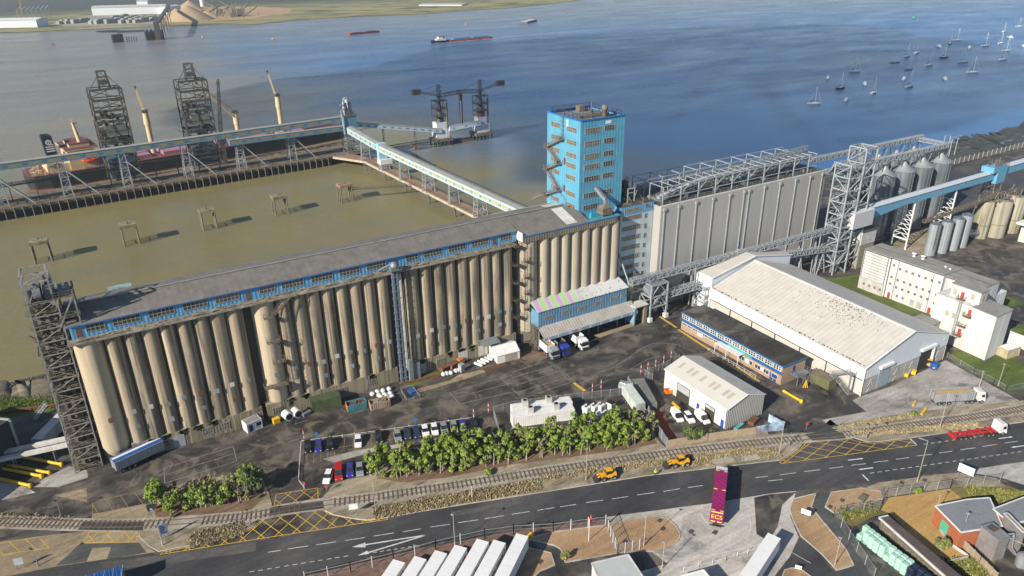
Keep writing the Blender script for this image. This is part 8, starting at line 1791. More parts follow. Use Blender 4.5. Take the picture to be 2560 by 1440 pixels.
def tufts(a, b, w, n, mat, h=.6, name='long_grass'):
    m = MB(loc=True); A_, B_ = Vector(a), Vector(b); d = (B_-A_).normalized(); nn = Vector((-d.y,d.x,0))
    for k in range(n):
        p = A_.lerp(B_, random.random())+nn*random.uniform(-w,w); q = random.uniform(.05,.16); hh = h*random.uniform(.4,1.2); an = random.uniform(0,PI); u = Vector((math.cos(an),math.sin(an),0))*q; l = Vector((random.uniform(-.2,.3),random.uniform(-.2,.2),hh)); m.face([p-u, p+u, p+u*.7+l, p-u*.5+l]); m.face([p-u.cross(Vector((0,0,1))), p+u.cross(Vector((0,0,1))), p+l])
    struct(m, name, mat, 'stuff')
M_STRAW = leafmat('straw_grass', (.16,.13,.06), (.34,.28,.15), (.48,.40,.24))
tufts(g('e2',1050,880,.1), g('e3',250,620,.1), 1.9, 3600, M_STRAW, .45); tufts(g('e3',250,560,.1), g('e3',2200,300,.1), 1.2, 1800, M_STRAW, .4); tufts(g('e3',1500,430,.1), g('e4',100,330,.1), 1.7, 1300, M_STRAW, .4); tufts(g('d4',750,1385,.1), g('e4',1900,85,.1), 1., 1500, M_STRAW, .4); tufts(g('d4',650,1330,.1), g('d4',1300,1225,.1), .7, 500, M_STRAW, .5); tufts(g('e4',1780,690), g('e4',2400,760), 2.2, 1100, M_LEAF3); tufts(g('e4',1560,1390), g('e4',2000,1400), 3., 900, M_LEAF3); tufts(g('e1',1700,1130,.1), g('e1',2200,1000,.1), 2.2, 1200, M_STRAW, .35); tufts((-60,222,.05), (-20,201,.05), 3.5, 1500, M_LEAF, .7); tufts(g('e4',650,900), g('e4',960,830), 1.5, 500, M_LEAF3); tufts(g('e1',0,900), g('e1',650,930), .8, 300, M_STRAW, .4)
# ---------------------------------------------------------------- yard furniture
def fence(name, label, pts, h, post, infill, step=2.6, w=.09, z=0., solid=False, cat='fence', bars=5):
    P = [Vector((p[0],p[1],z)) for p in pts]; t = thing(name, label, cat, P[0]); m = MB()
    for a, b in zip(P, P[1:]):
        if solid: d = (b-a).normalized(); n = Vector((-d.y,d.x,0))*.04; u = Vector((0,0,h)); m.hexa([a-n,b-n,b+n,a+n,a-n+u,b-n+u,b+n+u,a+n+u])
        else:
            for k in range(bars): zz = Vector((0,0,h*(k+.6)/bars)); m.beam(a+zz, b+zz, .03 if k < bars-1 else .07)
    m.build('panel' if solid else 'wires', infill, t); n_ = 0
    for a, b in zip(P, P[1:]):
        n = max(1, round((b-a).length/step))
        for k in range(n+1):
            if n_ >= 90: break
            p = a.lerp(b, k/n); q = MB(); q.beam(p, p+Vector((0,0,h+.15)), w); q.build('post', post, t); n_ += 1
    return t
M_MESH = paint('mesh_grey', (.30,.32,.33), .6); M_TIMB = paint('timber_board', (.36,.28,.19), .9, var=.25, scale=1.5, dirt=(.2,.17,.13))
fence('guard_rail', 'white guard rail along the top and left side of the car park', [g('e2',*q) for q in ((432,652),(384,590),(408,240),(440,238),(1000,163),(1500,92),(1962,28))], .75, M_WHITEP, M_WHITEP, 3.2, .12, bars=2)
fence('mesh_fence', 'grey mesh fence along the yard side of the white chiller compound', [g(*q) for q in (('d2',2195,1425),('d2',2135,1200),('d3',10,1155),('d3',555,1085),('d3',1045,1030),('d3',1075,960))], 2.2, M_MESH, M_MESH, 2.4, bars=8)
fence('mesh_fence', 'short pale mesh fence curving beside the red and white posts near the workshop', [g('d3',*q) for q in ((1500,725),(1430,765),(1280,835),(1185,860),(1262,905))], 2., M_MESH, M_MESH, 1.6, bars=9)
fence('timber_fence', 'tan timber fence along the railway below the workshop', [g(*q) for q in (('e3',1392,285),('e3',1760,222),('e3',2190,165))], 2.1, M_TIMB, M_TIMB, 2.4, .12, solid=True)
fence('painted_hoarding', 'blue and red painted hoarding panels at the end of the timber fence', [g(*q) for q in (('e3',2190,163),('e4',0,140),('e4',140,125),('e4',0,50))], 2.2, M_MESH, paint('mural_paint', (.30,.42,.55), .6, var=.9, scale=.45, dirt=(.5,.1,.1), dirt_amt=.9), 2.6, solid=True)
fence('steel_wall', 'grey corrugated steel wall between the chiller compound and the workshop yard', [g(*q) for q in (('d3',1042,945),('d3',1200,1150),('e3',1255,70),('e3',1392,283))], 2.6, M_MESH, M_STEEL, 3., .16, solid=True, cat='wall')
fence('palisade_fence', 'tall wire fence with white posts between the main road and the parked white trailers', [g('e2',*q) for q in ((445,1500),(855,1410),(1240,1312),(1620,1205),(2060,1105))]+[g('e3',*q) for q in ((15,1068),(370,1048),(842,985))], 2.6, M_WHITEP, M_MESH, 4.3, .13, bars=3)
fence('wire_fence', 'wire fence with white posts across the two gravel beds', [g('e3',*q) for q in ((845,985),(950,1250),(1145,1205))], 2.6, M_WHITEP, M_MESH, 1.5, .1, bars=8)
fence('wire_fence', 'grey wire fence round the yellow gravel yard at the bottom right', [g('e4',*q) for q in ((950,1460),(590,905),(700,880),(1010,845),(1025,740),(1640,650),(2080,600))], 2.4, M_MESH, M_MESH, 3.4, .1, bars=6)
fence('wire_fence', 'low grey wire fence beside the grass at the right edge of the apron', [g('d4',*q) for q in ((1610,700),(1850,840),(2030,930),(2140,1000),(2304,970))], 1.6, M_MESH, M_MESH, 4., .09)
fence('yard_rail', 'thin white rail on the concrete entrance near the leaving lorry', [g('e3',*q) for q in ((1545,1395),(1930,1300),(2304,1180))], 1.1, M_WHITEP, M_WHITEP, 2.6, .08, bars=1)
fence('timber_fence', 'brown slatted timber fence beside the grey plant at the bottom right', [g('e4',*q) for q in ((1735,1165),(1900,1330),(2050,1480))], 1.8, M_TIMB, M_TIMB, 1.6, .12, solid=True)
fence('boundary_wall', 'low cream wall along the end of the yellow gravel yard', [g('e4',*q) for q in ((1480,935),(1620,1150),(1800,1275),(1620,1325))], .7, M_PALE, M_PALE, 9, .1, solid=True, cat='wall')
M_RW = NT('red_white_bands'); wv = M_RW.new('ShaderNodeTexWave', wave_type='BANDS', bands_direction='Z', wave_profile='SAW', Scale=.22); M_RW.link(M_RW.pos(), wv.inputs['Vector']); M_RW = M_RW.out(M_RW.ramp(wv.outputs['Fac'], [(0,(.6,.04,.04)),(.5,(.7,.68,.66))], 'CONSTANT'), .5)
for k, (s, x, y) in enumerate((('d3',1158,850),('d3',1220,825),('d3',1290,800),('d3',1362,766),('d3',1428,722),('d3',722,1022),('d3',800,988),('d2',1960,1250),('d2',2093,1200),('e2',437,225))):
    p = g(s,x,y); m = MB(); m.tube(p, p+Vector((0,0,3.4)), .09, 6); single(m, 'striped_post', M_RW, 'red and white post, '+('nearest in the row of five by the workshop','second in the row of five by the workshop','middle of the row of five by the workshop','fourth in the row of five by the workshop','farthest in the row of five by the workshop','left one of a pair at the compound fence','right one of a pair at the compound fence','at the right end of the car park rail','beside the corner of the compound fence','at the left corner of the car park rail')[k], 'post')
M_LPOST = paint('tan_post', (.42,.38,.31), .6)
def lamp(label, s, base, h, arm=0, mat=None, z=0., cat='lamp post', cam_=False):
    p = g(s,*base,z); t = thing('lamp_post' if not cam_ else 'camera_post', label, cat, p); m = MB(); m.tube(p, p+Vector((0,0,h)), .085, 7, .05); m.tube(p, p+Vector((0,0,1.0)), .13, 7); m.build('pole', mat or M_LPOST, t)
    m = MB(); q = p+Vector((0,0,h)); m.beam(q, q+Vector((-.8 if arm else -.3,.9*arm,.35)), .12); m.obox((q.x-(.9 if arm else .2),q.y+1.2*arm,q.z+.25), (.28,.6,.12), R(30)); m.build('lamp_head', M_LSTEEL if not cam_ else M_BLACK, t)
for lb, s, b, h, a in (('tall lamp post with an arm beside the main road at the right','e4',(1340,597),10.9,1),('tall tan lamp post on the verge left of the smaller yellow loader','e3',(665,577),10.3,0),('lamp post in the verge by the white sign board','e2',(1080,872),9.6,0),('lamp post on the right gravel bed inside the wire fence','e3',(1185,1172),7.4,0),('white lamp post on the concrete near the white roofed gatehouse','e3',(1350,1372),6.2,0),('leaning looking lamp post beside the blue grey sign board','e1',(1465,1168),9.,0),('lamp post between the railway and the red skeletal lorry','d4',(1545,1328),9.6,0),('tall lamp post by the grass at the right edge of the apron','d4',(2070,955),6.5,0),('lamp post at the road junction by the painted hoarding','e4',(98,352),9.,0),('thin lamp post behind the fence above the parked trailers','e2',(1790,1165),7.5,0),('lamp post on the gravel strip by the mint bales','e4',(600,1342),6.5,0),('lamp post on the corner of the brick building','e4',(1492,925),5.8,0),('lamp post by the grey plant','e4',(1735,1100),6.,0),('lamp post beside the apron weighbridge','d4',(1900,960),4.5,0)): lamp(lb, s, b, h, a)
for lb, s, b, h in (('dark signal mast beside the track at the left crossing','e1',(553,905),4.),('dark signal mast beside the track on the left island','e1',(2255,975),3.6),('black headed camera mast by the white board at the bottom left','e1',(345,1345),4.),('dark signal mast beside the junction crossing','e4',(885,200),3.8),('signal mast at the left side of the junction crossing','e4',(190,270),4.)): lamp(lb, s, b, h, 0, M_STEEL, .1, 'signal mast', True)
for x, y, h in ((1945,740,3.2),): p = g('e2',x,y); m = MB(); m.tube(p, p+Vector((0,0,h)), .1, 6); single(m, 'marker_post', M_PALES, 'short pale marker post in the dry grass beside the railway', 'post')
def board(label, s, a, b, z0, z1, mat, name='sign_board', lines=None, posts=2):
    A_, B_ = g(s,*a), g(s,*b); t = thing(name, label, 'sign', (A_+B_)/2); d = (B_-A_).normalized(); n = Vector((d.y,-d.x,0))*.05; m = MB(); m.hexa([Vector((*q[:2],zz)) for zz in (z0,z1) for q in (A_+n,B_+n,B_-n,A_-n)]); m.build('board', mat, t)
    for f in ((.12,.88) if posts == 2 else (.5,)): q = A_.lerp(B_, f)-n; m = MB(); m.beam(q, q+Vector((0,0,z1-.1)), .1); m.build('post', M_STEEL, t)
    if lines:
        m = MB(); L = (B_-A_).length
        for k in range(5): q = A_+d*(.1*L)+n*1.3; e = A_+d*L*(.5+.4*((k*37) % 10)/10)+n*1.3; z = z1-(z1-z0)*(.2+.16*k); m.hexa([Vector((*c[:2],zz)) for zz in (z,z+.1*(z1-z0)) for c in (q,e,e-n*.2,q-n*.2)])
        m.build('text_lines', lines, t)
    return t
M_SGB = paint('sign_blue_grey', (.22,.29,.45), .5); M_SG = paint('sign_white', (.70,.72,.72), .5)
board('blue grey sign board with lines of text on the left island', 'e1', (1452,1115), (1530,1085), 1.0, 3.6, M_SGB, lines=M_INK)
board('dark green back of a sign at the left end of the left island', 'e1', (1340,900), (1410,880), 1.2, 2.8, paint('sign_dark_green', (.02,.05,.035), .6))
board('pale board on two posts at the bottom left corner', 'e1', (150,1385), (230,1365), 1.1, 2.6, paint('sign_grey', (.45,.5,.53), .5)); board('white sign board on two posts in the grass beside the railway', 'e2', (845,895), (925,885), 1.5, 2.9, M_SG)
board('large white hoarding beside the main road at the right edge', 'e4', (1690,540), (1830,600), 1.6, 3.6, M_SG); board('white sign board on the curved gravel strip', 'e4', (290,905), (375,935), 1.0, 2.2, M_SG); board('small white sign on the island at the bottom edge', 'e4', (240,1375), (300,1390), .2, 1.0, M_SG)
for lb, x, y in (('blue notice on a white post at the left of the car park rail',553,238),('blue notice on a white post in the middle of the car park rail',1435,110)): board(lb, 'e2', (x-12,y), (x+14,y-4), 2., 2.8, paint('notice_blue', (.03,.18,.55), .4), posts=1)
for lb, s, x, y in (('red stop sign by the entrance of the left car park','e2',640,690),('red stop sign at the left end of the car park rail','e2',440,665),('red no entry sign at the junction beside the office road','e4',345,120)): board(lb, s, (x-12,y), (x+12,y-3), 1.3, 2.1, paint('notice_red', (.45,.06,.07), .5), posts=1)
t = thing('flagpole', 'white pole flying a small red flag beside the gravel bed fence', 'flagpole', g('e3',690,1127)); p = g('e3',690,1127); m = MB(); m.tube(p, p+Vector((0,0,5.6)), .08, 6); m.build('pole', M_WHITEP, t); m = MB(); q = p+Vector((0,0,5.5)); m.add([q,q+Vector((.5,-.1,.1)),q+Vector((.9,.2,-.9)),q+Vector((.2,.1,-1.6)),q+Vector((.5,.3,.9))], [(0,1,2,3),(0,1,4)]); m.build('flag', paint('flag_red', (.6,.08,.06), .7), t)
# compound: white containers with fan units, white transformers
def span(s1, a, s2, b, d, name, label, cat, h, mat, **kw):
    A_, B_ = g(s1,*a), g(s2,*b); L = (B_-A_).length; r = math.atan2((B_-A_).y,(B_-A_).x); c = (A_+B_)/2+Vector((-math.sin(r),math.cos(r),0))*(d/2)
    return louvre_box(name, label, cat, c.x-L/2, c.y-d/2, c.x+L/2, c.y+d/2, h, mat, r, **kw), c, r, L
M_CHW = paint('chiller_white', (.70,.70,.68), .5, var=.08, dirt=(.4,.37,.33), dirt_amt=.4)
for lb, a, b, us in (('white container with fan units, nearer the hedge','0',0,(.3,.72)),('white container with fan units, nearer the yard','1',1,(.22,.62))):
    o = -22*b; t, c, r, L = span('d3', (10,1330+o*3.2), 'd3', (560-o*-.9,1255+o*3.2), 2.6, 'container', lb, 'container', 3.0, M_CHW, door=False)
    for u in us:
        q = c+Vector((math.cos(r),math.sin(r),0))*L*(u-.5); f = rbox('fan_unit', 'grey white fan unit on the '+('left' if u < .4 else 'right')+(' of the nearer' if b == 0 else ' of the farther')+' white container', 'fan unit', q, 0, r, [('casing', paint('fan_casing', (.48,.48,.43), .5), [(-.7,-.7,0,.7,.7,1.5)])], 3.08); m = MB(loc=True); m.tube((0,0,1.5),(0,0,1.58),.5,12); m.build('fan', M_BLACK, f)
for k, (x, y) in enumerate(((670,1205),(735,1195),(795,1185),(885,1165),(710,1275),(775,1268),(845,1258),(930,1245))):
    rbox('transformer', 'white '+('transformer cabinet','plain electrical cabinet')[x in (885,930)]+', '+('first','second','third','last','first','second','third','last')[k]+' from the left in the '+('back','front')[k > 3]+' row', 'cabinet', g('d3',x,y), 0, R(14), [('cabinet', M_CHW, [(-.85,-.9,0,.85,.9,2.3)]), ('louvres', M_STEEL, [(-.6,-.93,.6,.6,-.905,1.7)]), ('bushing', M_BLACK, [(-.5,-.2,2.3,-.3,.2,2.65),(.3,-.2,2.3,.5,.2,2.65)] if x not in (885,930) else [(-.85,-.92,2.2,.85,.9,2.32)])])
span('d3', (1195,1185), 'd3', (1080,960), -3.0, 'store', 'long flat topped grey store with timber on its roof beside the steel wall', 'store', 2.4, paint('store_grey', (.17,.17,.16), .8), door=False)
a = area('brick_paving', G_([('d3',1262,1185),('d3',1350,1165),('e3',1480,195),('e3',1400,215)]), .03, brick('red_brick_stack', (.34,.085,.04), (.2,.1,.07)))
rbox('skip', 'orange skip beside the larger workshop doorway', 'skip', g('d3',1418,1018), 0, R(-20), [('body', paint('skip_orange', (.70,.17,.012), .5), [(-1.3,-.7,.2,1.3,.7,.3),(-1.3,-.7,.3,-1.2,.7,1.3),(1.2,-.7,.3,1.3,.7,1.3),(-1.2,-.7,.3,1.2,-.6,1.3),(-1.2,.6,.3,1.2,.7,1.3)]), ('skid', M_CHAS, [(-1,-.6,0,1,-.4,.2),(-1,.4,0,1,.6,.2)])])
M_SKT = paint('skip_teal', (.05,.22,.26), .6, dirt=(.2,.1,.05), dirt_amt=.5)
def skip(label, s, a, b, mat, load, endm=None):
    A_, B_ = g(s,*a), g(s,*b); r = along(A_,B_); L = (B_-A_).length; t = rbox('open_skip', label, 'skip', A_, 0, r, [('body', mat, [(0,0,.15,L,2.4,.25),(0,0,.25,L,.1,2.1),(0,2.3,.25,L,2.4,2.1),(L-.1,.1,.25,L,2.3,2.1)]+[(L*k/9,-.1,.25,L*k/9+.2,-.005,2.05) for k in range(9)]), ('end', endm or mat, [(-.1,0,.2,0,2.4,2.15)])]); m = MB(loc=True)
    for k in range(40): x, y = random.uniform(.3,L-.8), random.uniform(.3,1.7); m.obox((x+.3,y+.3,.3), (random.uniform(.3,1.),random.uniform(.2,.8),random.uniform(.6,1.6)), random.random()*3)
    m.build('load', load, t)
skip('teal sided skip with an orange end heaped with rusty scrap', 'd2', (830,1198), (1003,1158), M_SKT, M_RUST, paint('skip_orange', (.70,.17,.012), .5)); skip('rusty brown skip filled with rubble right of the teal one', 'd2', (1040,1185), (1213,1142), paint('rust_cream', (.36,.27,.19), .8, var=.4, dirt=(.2,.1,.05)), M_LEDGE)
M_BAG = paint('white_bag', (.60,.60,.58), .8, var=.15, dirt=(.3,.28,.25))
def bags(label, pts, grp):
    for k, (s, x, y) in enumerate(pts):
        p = g(s,x,y); m = MB(); m.lathe([(.35,0),(.72,.25),(.75,.7),(.5,1.05),(.12,1.15)], p, 9); single(m, 'bulk_bag', M_BAG, label, 'bag', grp)
bags('crumpled white bulk bag in the heap behind the two skips', [('d2',x,y) for x, y in ((1050,1040),(1095,1020),(1110,1050),(1145,1010),(1160,1045),(1200,995),(1210,1035),(1180,1065),(1225,1060),(1130,1070))], 'white bulk bags behind the skips'); bags('white bulk bag beside the rusty stacks below the silo', [('d2',x,y) for x, y in ((1690,862),(1720,855),(1755,850),(1800,832),(1820,826))], 'white bulk bags by the rusty stacks')
t, c, r, L = span('d2', (515,1195), 'd2', (770,1132), 3.0, 'container', 'long green container with a ribbed roof against the silo plinth', 'container', 3.1, paint('container_green', (.075,.10,.045), .6, dirt=(.05,.05,.03)), door=False)
c = g('d2',30,1335); t, c, r, L = span('d1', (2235,1385), 'd2', (60,1328), 2.6, 'site_cabin', 'small white site cabin with a dark door and grey roof by the silo', 'cabin', 2.7, M_WHITEP, door=False, roofmat=M_FLAT)
m = MB(loc=True); m.box(-L/2+.5,-1.36,.2,-L/2+1.4,-1.33,2.1); m.build('door', M_INK, t); m = MB(loc=True); m.box(.5,-1.36,1.1,1.9,-1.33,2.0); m.build('window', M_VGL, t)
for k, (x, y) in enumerate(((288,1255),(370,1230))):
    p = g('d2',x,y); t = thing('drum_tank', ('left','right')[k]+' one of two white drum tanks lying open end forward by the silo', 'tank', p); m = MB(); m.tube(p+Vector((.3,-.9,1.15)), p+Vector((-.2,1.3,1.15)), 1.15, 16); m.build('shell', M_WHITEP, t); m = MB(); m.tube(p+Vector((.31,-.93,1.15)), p+Vector((.3,-.88,1.15)), .85, 14); m.build('dark_end', M_BLACK, t)  # black disc stands in for the dark open end
for lb, s, x, y, dm, mt in (('yellow skip bin in the shade between the silo blocks','d2',185,1285,(1.6,1.2,1.3),M_BARY),('grey galvanised generator beside the white drum tanks','d2',458,1215,(2.2,1.,.9),M_STEEL),('grey ribbed water tank standing by the rusty stacks','d2',1850,825,(1.3,1.3,2.4),M_LSTEEL),('red crate stack below the silo windows','d2',1695,815,(2.6,1.8,1.3),M_RUST),('taller rusty crate stack beside the first','d2',1775,790,(2.6,2.,1.5),M_RUST),('orange tarpaulin covered heap beside the silo doorway','d2',1840,750,(1.6,1.8,1.6),paint('tarp_orange', (.5,.16,.04), .7)),('blue covered pallet inside the low rail frame','d2',1400,1010,(1.6,2.2,.5),paint('tarpaulin_blue', (.02,.10,.3), .6)),('yellow bin by the open shed door','d4',1310,845,(1.3,1.0,1.0),M_BARY),('yellow bin left of the other by the shed door','d4',1245,870,(.9,.9,.9),M_BARY),('bright blue bin outside the open shed door','d4',1490,795,(1.8,1.8,1.6),paint('bin_blue', (.01,.09,.42), .5)),('pallet of brown timber on the yard beside the workshop','d3',1150,945,(2.6,1.,.5),M_TIMB),('dark metal crate on the gravel by the fence','e4',845,760,(2.2,1.2,.8),M_BSTEEL),('yellow grit bin at the end of the parked trailers','e3',165,1098,(1.2,.8,.8),M_BARY),('teal plank pile behind the workshop gable','e3',2040,110,(3.4,.8,.7),paint('plank_teal', (.12,.36,.36), .7)),('rusty scrap heap behind the workshop gable','e3',2170,60,(3.,1.6,1.),M_RUST),('yellow kerb block at the weighbridge near the grain lorry','d4',1400,1190,(3.6,.5,.4),M_BARY),('yellow kerb block behind the grain lorry','d4',1315,1120,(2.4,.4,.4),M_BARY)):
    p = g(s,x,y); a, b, h = dm; rbox('crate' if 'crate' in lb else 'bin' if 'bin' in lb else 'pallet' if 'pallet' in lb else 'pile' if 'pile' in lb or 'heap' in lb else 'block' if 'block' in lb else 'tank' if 'tank' in lb else 'generator', lb, lb.split()[-1] if 0 else 'yard item', p, 0, R(random.uniform(8,22)), [('body', mt, [(-a/2,-b/2,.08,a/2,b/2,h)]), ('base', M_BSTEEL, [(-a/2+.1,-b/2+.1,0,a/2-.1,b/2-.1,.08)]), ('lid', mt, [(-a/2-.05,-b/2-.05,h,a/2+.05,b/2+.05,h+.08)])])
fence('low_rail', 'low galvanised rail frame round a blue covered pallet', [g('d2',*q) for q in ((1300,1000),(1362,1100),(1483,1060),(1400,970),(1300,1000))], 1., M_LSTEEL, M_LSTEEL, 2., .09, bars=3)
for lb, a, b in (('bundle of rusty rails lying below the third silo block',(1310,938),(1660,862)),('bundle of rusty rails beside the small white shed',(2045,812),(2250,762))):
    m = MB(); A_, B_ = g('d2',*a), g('d2',*b)
    for k in range(7): o = Vector((random.uniform(-.2,.2),k*.22-.7,.12+.06*(k % 3))); m.beam(A_+o, B_+o, .14)
    single(m, 'rail_bundle', M_RUST, lb, 'rails')
for k in range(5):
    p = g('d2',2000+k*30,770-k*17); t = thing('gas_cylinder', 'white gas cylinder lying beside the small white shed, '+('first','second','third','fourth','last')[k]+' from the left', 'cylinder', p, R(-65)); m = MB(loc=True); m.tube((-1.3,0,.45),(1.3,0,.45),.42,10); m.tube((1.3,0,.45),(1.55,0,.45),.42,10,.15); m.build('shell', M_WHITEP, t); m = MB(loc=True); m.box(-.9,-.3,0,-.7,.3,.12); m.box(.7,-.3,0,.9,.3,.12); m.build('cradle', M_STEEL, t)
a, b, c = g('d2',2100,665), g('d2',2172,757), g('d3',70,705); t = thing('small_shed', 'small white gabled shed beside the loading building', 'shed', b); u = c-b; v = a-b; z = Vector((0,0,1)); m = MB()
m.add([b,c,c+v,a,b+z*2.6,c+z*2.6,c+v+z*2.6,a+z*2.6,b+v*.5+z*4.0,c+v*.5+z*4.0], [(0,1,5,4),(1,2,6,9,5),(2,3,7,6),(3,0,4,8,7)]); m.build('wall', M_WSW, t); m = MB(); e = v*.04; m.add([b-e+z*2.6,c-e+z*2.6,c+v*.5+z*4.08,b+v*.5+z*4.08,a+e+z*2.6,c+v+e+z*2.6], [(0,1,2,3),(3,2,5,4)]); m.build('roof', M_WHITEP, t)
m = MB(); q = b.lerp(c,.35)-v.normalized()*.03; e = b.lerp(c,.9)-v.normalized()*.03; m.face([q,e,e+z*2.2,q+z*2.2]); m.build('roller_shutter', paint('shutter_tan', (.36,.31,.25), .6), t)
m = MB(); m.hexa([(84.6,160.6,4.6),(90.2,160.6,4.6),(90.2,163.6,5.2),(84.6,163.6,5.2),(84.6,160.6,4.75),(90.2,160.6,4.75),(90.2,163.6,5.35),(84.6,163.6,5.35)]); t = thing('door_canopy', 'grey sloping canopy on posts over a silo doorway', 'canopy', (87,162,0)); m.build('roof', M_STEEL, t)
for x in (84.8,90): m = MB(); m.beam((x,160.8,0),(x,160.8,4.6),.18); m.build('post', M_STEEL, t)
for lb, a, b, c, d in (('left one of two flat concrete slabs lying on the verge',(1795,400),(1985,372),(2018,410),(1812,438)),('right one of two flat concrete slabs lying on the verge',(2010,375),(2205,352),(2238,392),(2028,412))): m = MB(); m.prism([tuple(g('e3',*q)[:2]) for q in (d,c,b,a)], .1, .35); single(m, 'concrete_slab', M_PALE, lb, 'slab')
m = MB()
for k in range(3): m.beam(g('d4',315+k*20,970)+Vector((0,0,0)), g('d4',335,962)+Vector((0,0,2.0)), .2)
single(m, 'tripod_stand', M_BARY, 'yellow tripod stand on the yard beside the office stair', 'stand')
# ---------------------------------------------------------------- buildings and stores south of the road
def flatb(name, label, P, h, wall, roof, trim=M_WHITEP, cat='building'):
    if sum(P[i][0]*P[(i+1) % len(P)][1]-P[(i+1) % len(P)][0]*P[i][1] for i in range(len(P))) < 0: P = P[::-1]
    cx, cy = sum(p[0] for p in P)/len(P), sum(p[1] for p in P)/len(P); t = thing(name, label, cat, (cx,cy,0)); m = MB(); m.prism(P,0,h); m.build('wall', wall, t); k = 1.02; Q_ = [(cx+(p[0]-cx)*k, cy+(p[1]-cy)*k) for p in P]; m = MB(); m.prism(Q_,h,h+.22); m.build('roof', roof, t); m = MB()
    for a, b in zip(Q_, Q_[1:]+Q_[:1]): m.beam((*a,h+.2),(*b,h+.2),.22,.2)
    m.build('trim', trim, t); return t
flatb('gatehouse', 'white gatehouse with a flat pale roof at the bottom edge', [(63.3,80.1),(70.3,78.3),(69.1,72.5),(61.6,74.6)], 3., M_WHITEP, paint('pale_grey_roof', (.44,.46,.45), .6, var=.08), M_PALES)
flatb('security_hut', 'white flat roofed hut cut by the bottom edge beside the leaving lorry', [(73.6,69.6),(79.6,68.2),(78.6,63),(72.6,64.5)], 3., M_WHITEP, M_WHITEP, M_WHITEP)
M_GREYR = paint('blue_grey_flat_roof', (.20,.21,.22), .8, var=.12, dirt=(.07,.08,.09), dirt_amt=.5)
t = flatb('brick_substation', 'orange brick substation with a green door and grey flat roof', [(130.3,55.6),(127.5,48.9),(135.7,45.8),(141.7,51.4),(137.5,53.4)], 4., M_REDB, M_GREYR); panel(t, 'door', (129.1,52.6,1.5), ((127.5-130.3),(48.9-55.6)) and (-.386,-.922), 2.0, 2.9, paint('door_green', (.10,.42,.28), .5))
flatb('brick_annex', 'red brick wing with a grey flat roof at the right picture edge', [(138.8,49),(137.4,45),(150,41),(152,47)], 4.3, M_REDB, M_GREYR)
t = flatb('plant_housing', 'tall grey louvred plant housing in front of the brick substation', [(131.0,47.3),(130.0,43.6),(132.6,42.9),(133.7,46.6)], 5., paint('plant_grey', (.22,.205,.20), .6), paint('plant_grey', (.22,.205,.20), .6), M_STEEL)
for k in range(7): m = MB(); m.box(131.3+k*.26,45.2-k*.03,5.26,131.45+k*.26,46.6,5.4); m.build('louvre', M_DSTEEL, t)
t = flatb('acoustic_screen', 'large grey sloping screen behind the louvred plant housing', [(137.4,46.6),(135.2,42.2),(135.8,41.9),(138.1,46.3)], 5.6, paint('plant_grey', (.22,.205,.20), .6), M_STEEL, M_PALES)
for k, (x, y) in enumerate(((133.6,40.2),(135.6,39.6))): t = thing('water_tank', ('square edged','round')[k]+' grey tank with a lid beside the plant pipes', 'tank', (x,y,0)); m = MB(); m.lathe([(1.15,0),(1.15,2.6),(.7,2.8),(.1,2.85)], (x,y), 6 if k == 0 else 16); m.build('shell', M_GREYR, t); m = MB(); m.box(x-.4,y-.4,2.8,x+.4,y+.4,2.95); m.build('lid', M_STEEL, t)
t = thing('pipework', 'bent grey pipes between the plant housing and the tanks', 'pipes', (134,43,0)); m = MB(); m.pipe([(133.2,43.6,5),(134.2,43,5.2),(134.2,42.6,2),(133.4,41.2,1.6),(133.2,40.6,2)],.2,8); m.pipe([(134.6,44.4,0),(134.6,44.2,3.4),(135.2,41.6,3.4),(135.6,40.6,2.6)],.1,6); m.build('pipe', M_STEEL, t)
t = thing('long_store', 'long dark roofed store with open racks behind the wrapped bales', 'store', (117.5,50,0)); P = [(119,60.1),(121,59.5),(116.6,36),(113.6,36.8)]; m = MB(); m.prism(P[::-1],3.0,3.2); m.build('roof', paint('dark_felt_roof', (.085,.065,.06), .9, var=.3, dirt=(.15,.12,.11)), t)
m = MB(); m.beam((119,60.1,3.1),(113.6,36.8,3.1),.3,.35); m.beam((119,60.1,3.1),(121,59.5,3.1),.3,.35); m.build('trim', M_PALES, t); m = MB(); m.prism([(119.3,59.8),(120.6,59.4),(116.2,36.3),(114.4,36.8)][::-1],0,2.9); m.build('rack', M_BSTEEL, t)
M_MINT = paint('mint_wrap', (.36,.58,.47), .35, var=.12, scale=1.3, dirt=(.5,.68,.6)); M_NAVW = paint('navy_wrap', (.012,.022,.05), .4, var=.4)
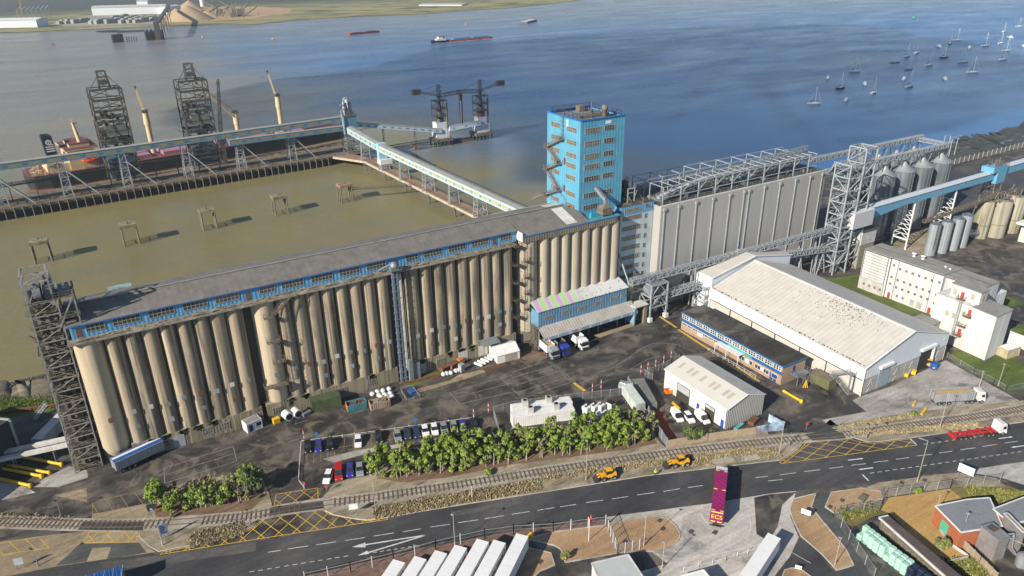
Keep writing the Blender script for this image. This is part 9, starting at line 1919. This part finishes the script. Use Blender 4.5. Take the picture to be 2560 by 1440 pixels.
def bale(m, c, s):
    x, y, z = c; a, b, h = s; k = .2; lay = [(k,0),(0,k),(0,h-k),(k,h)]; v = []
    for i, zz in lay: v += [(x-a+i,y-b+k,z+zz),(x-a+k,y-b+i,z+zz),(x+a-k,y-b+i,z+zz),(x+a-i,y-b+k,z+zz),(x+a-i,y+b-k,z+zz),(x+a-k,y+b-i,z+zz),(x-a+k,y+b-i,z+zz),(x-a+i,y+b-k,z+zz)]
    m.add(v, [(j*8+i,j*8+(i+1)%8,(j+1)*8+(i+1)%8,(j+1)*8+i) for j in range(3) for i in range(8)]+[tuple(range(7,-1,-1)),tuple(range(24,32))], False)
for r in range(16):
    for q in range(2):
        for z in range(2 if (q or r % 5) else 1):
            x, y = 114.0+q*1.35-r*.12, 60.2-r*1.22; m = MB(); bale(m, (x+random.uniform(-.1,.1),y,z*1.3), (.62,.58,1.28)); mint = r < 9
            single(m, 'wrapped_bale', M_MINT if mint else M_NAVW, ('mint green wrapped bale in the stacked row beside the long store' if mint else 'shiny navy wrapped bale in the dark stack at the bottom edge'), 'bale', 'mint green wrapped bales' if mint else 'navy wrapped bales')
m = MB()
for s, x, y in (('e3',1612,1040),('e3',1825,1048),('e3',285,858),('e3',1330,940),('e3',1360,1015),('e3',1020,1130),('e3',255,1312),('e4',670,758),('e4',560,815),('e4',1205,600),('e4',1410,577),('d4',1070,1288),('e4',1680,600)): p = g(s,x,y,.15); m.obox(p, (1.1,.8,.04), R(20))
struct(m, 'manhole_cover', M_DSTEEL, 'structure')
# ---------------------------------------------------------------- thin air between here and the far bank
m = MB(loc=True); m.box(-14000,-600,-11,15000,15000,122); hz = bpy.data.materials.new('haze_air'); hz.use_nodes = True; n = hz.node_tree.nodes; n.remove(n['Principled BSDF']); v = n.new('ShaderNodeVolumePrincipled'); v.inputs['Color'].default_value = (.72,.82,.95,1); v.inputs['Density'].default_value = .00008; hz.node_tree.links.new(v.outputs[0], n['Material Output'].inputs['Volume'])
m.build('haze', hz, None, kind='stuff')
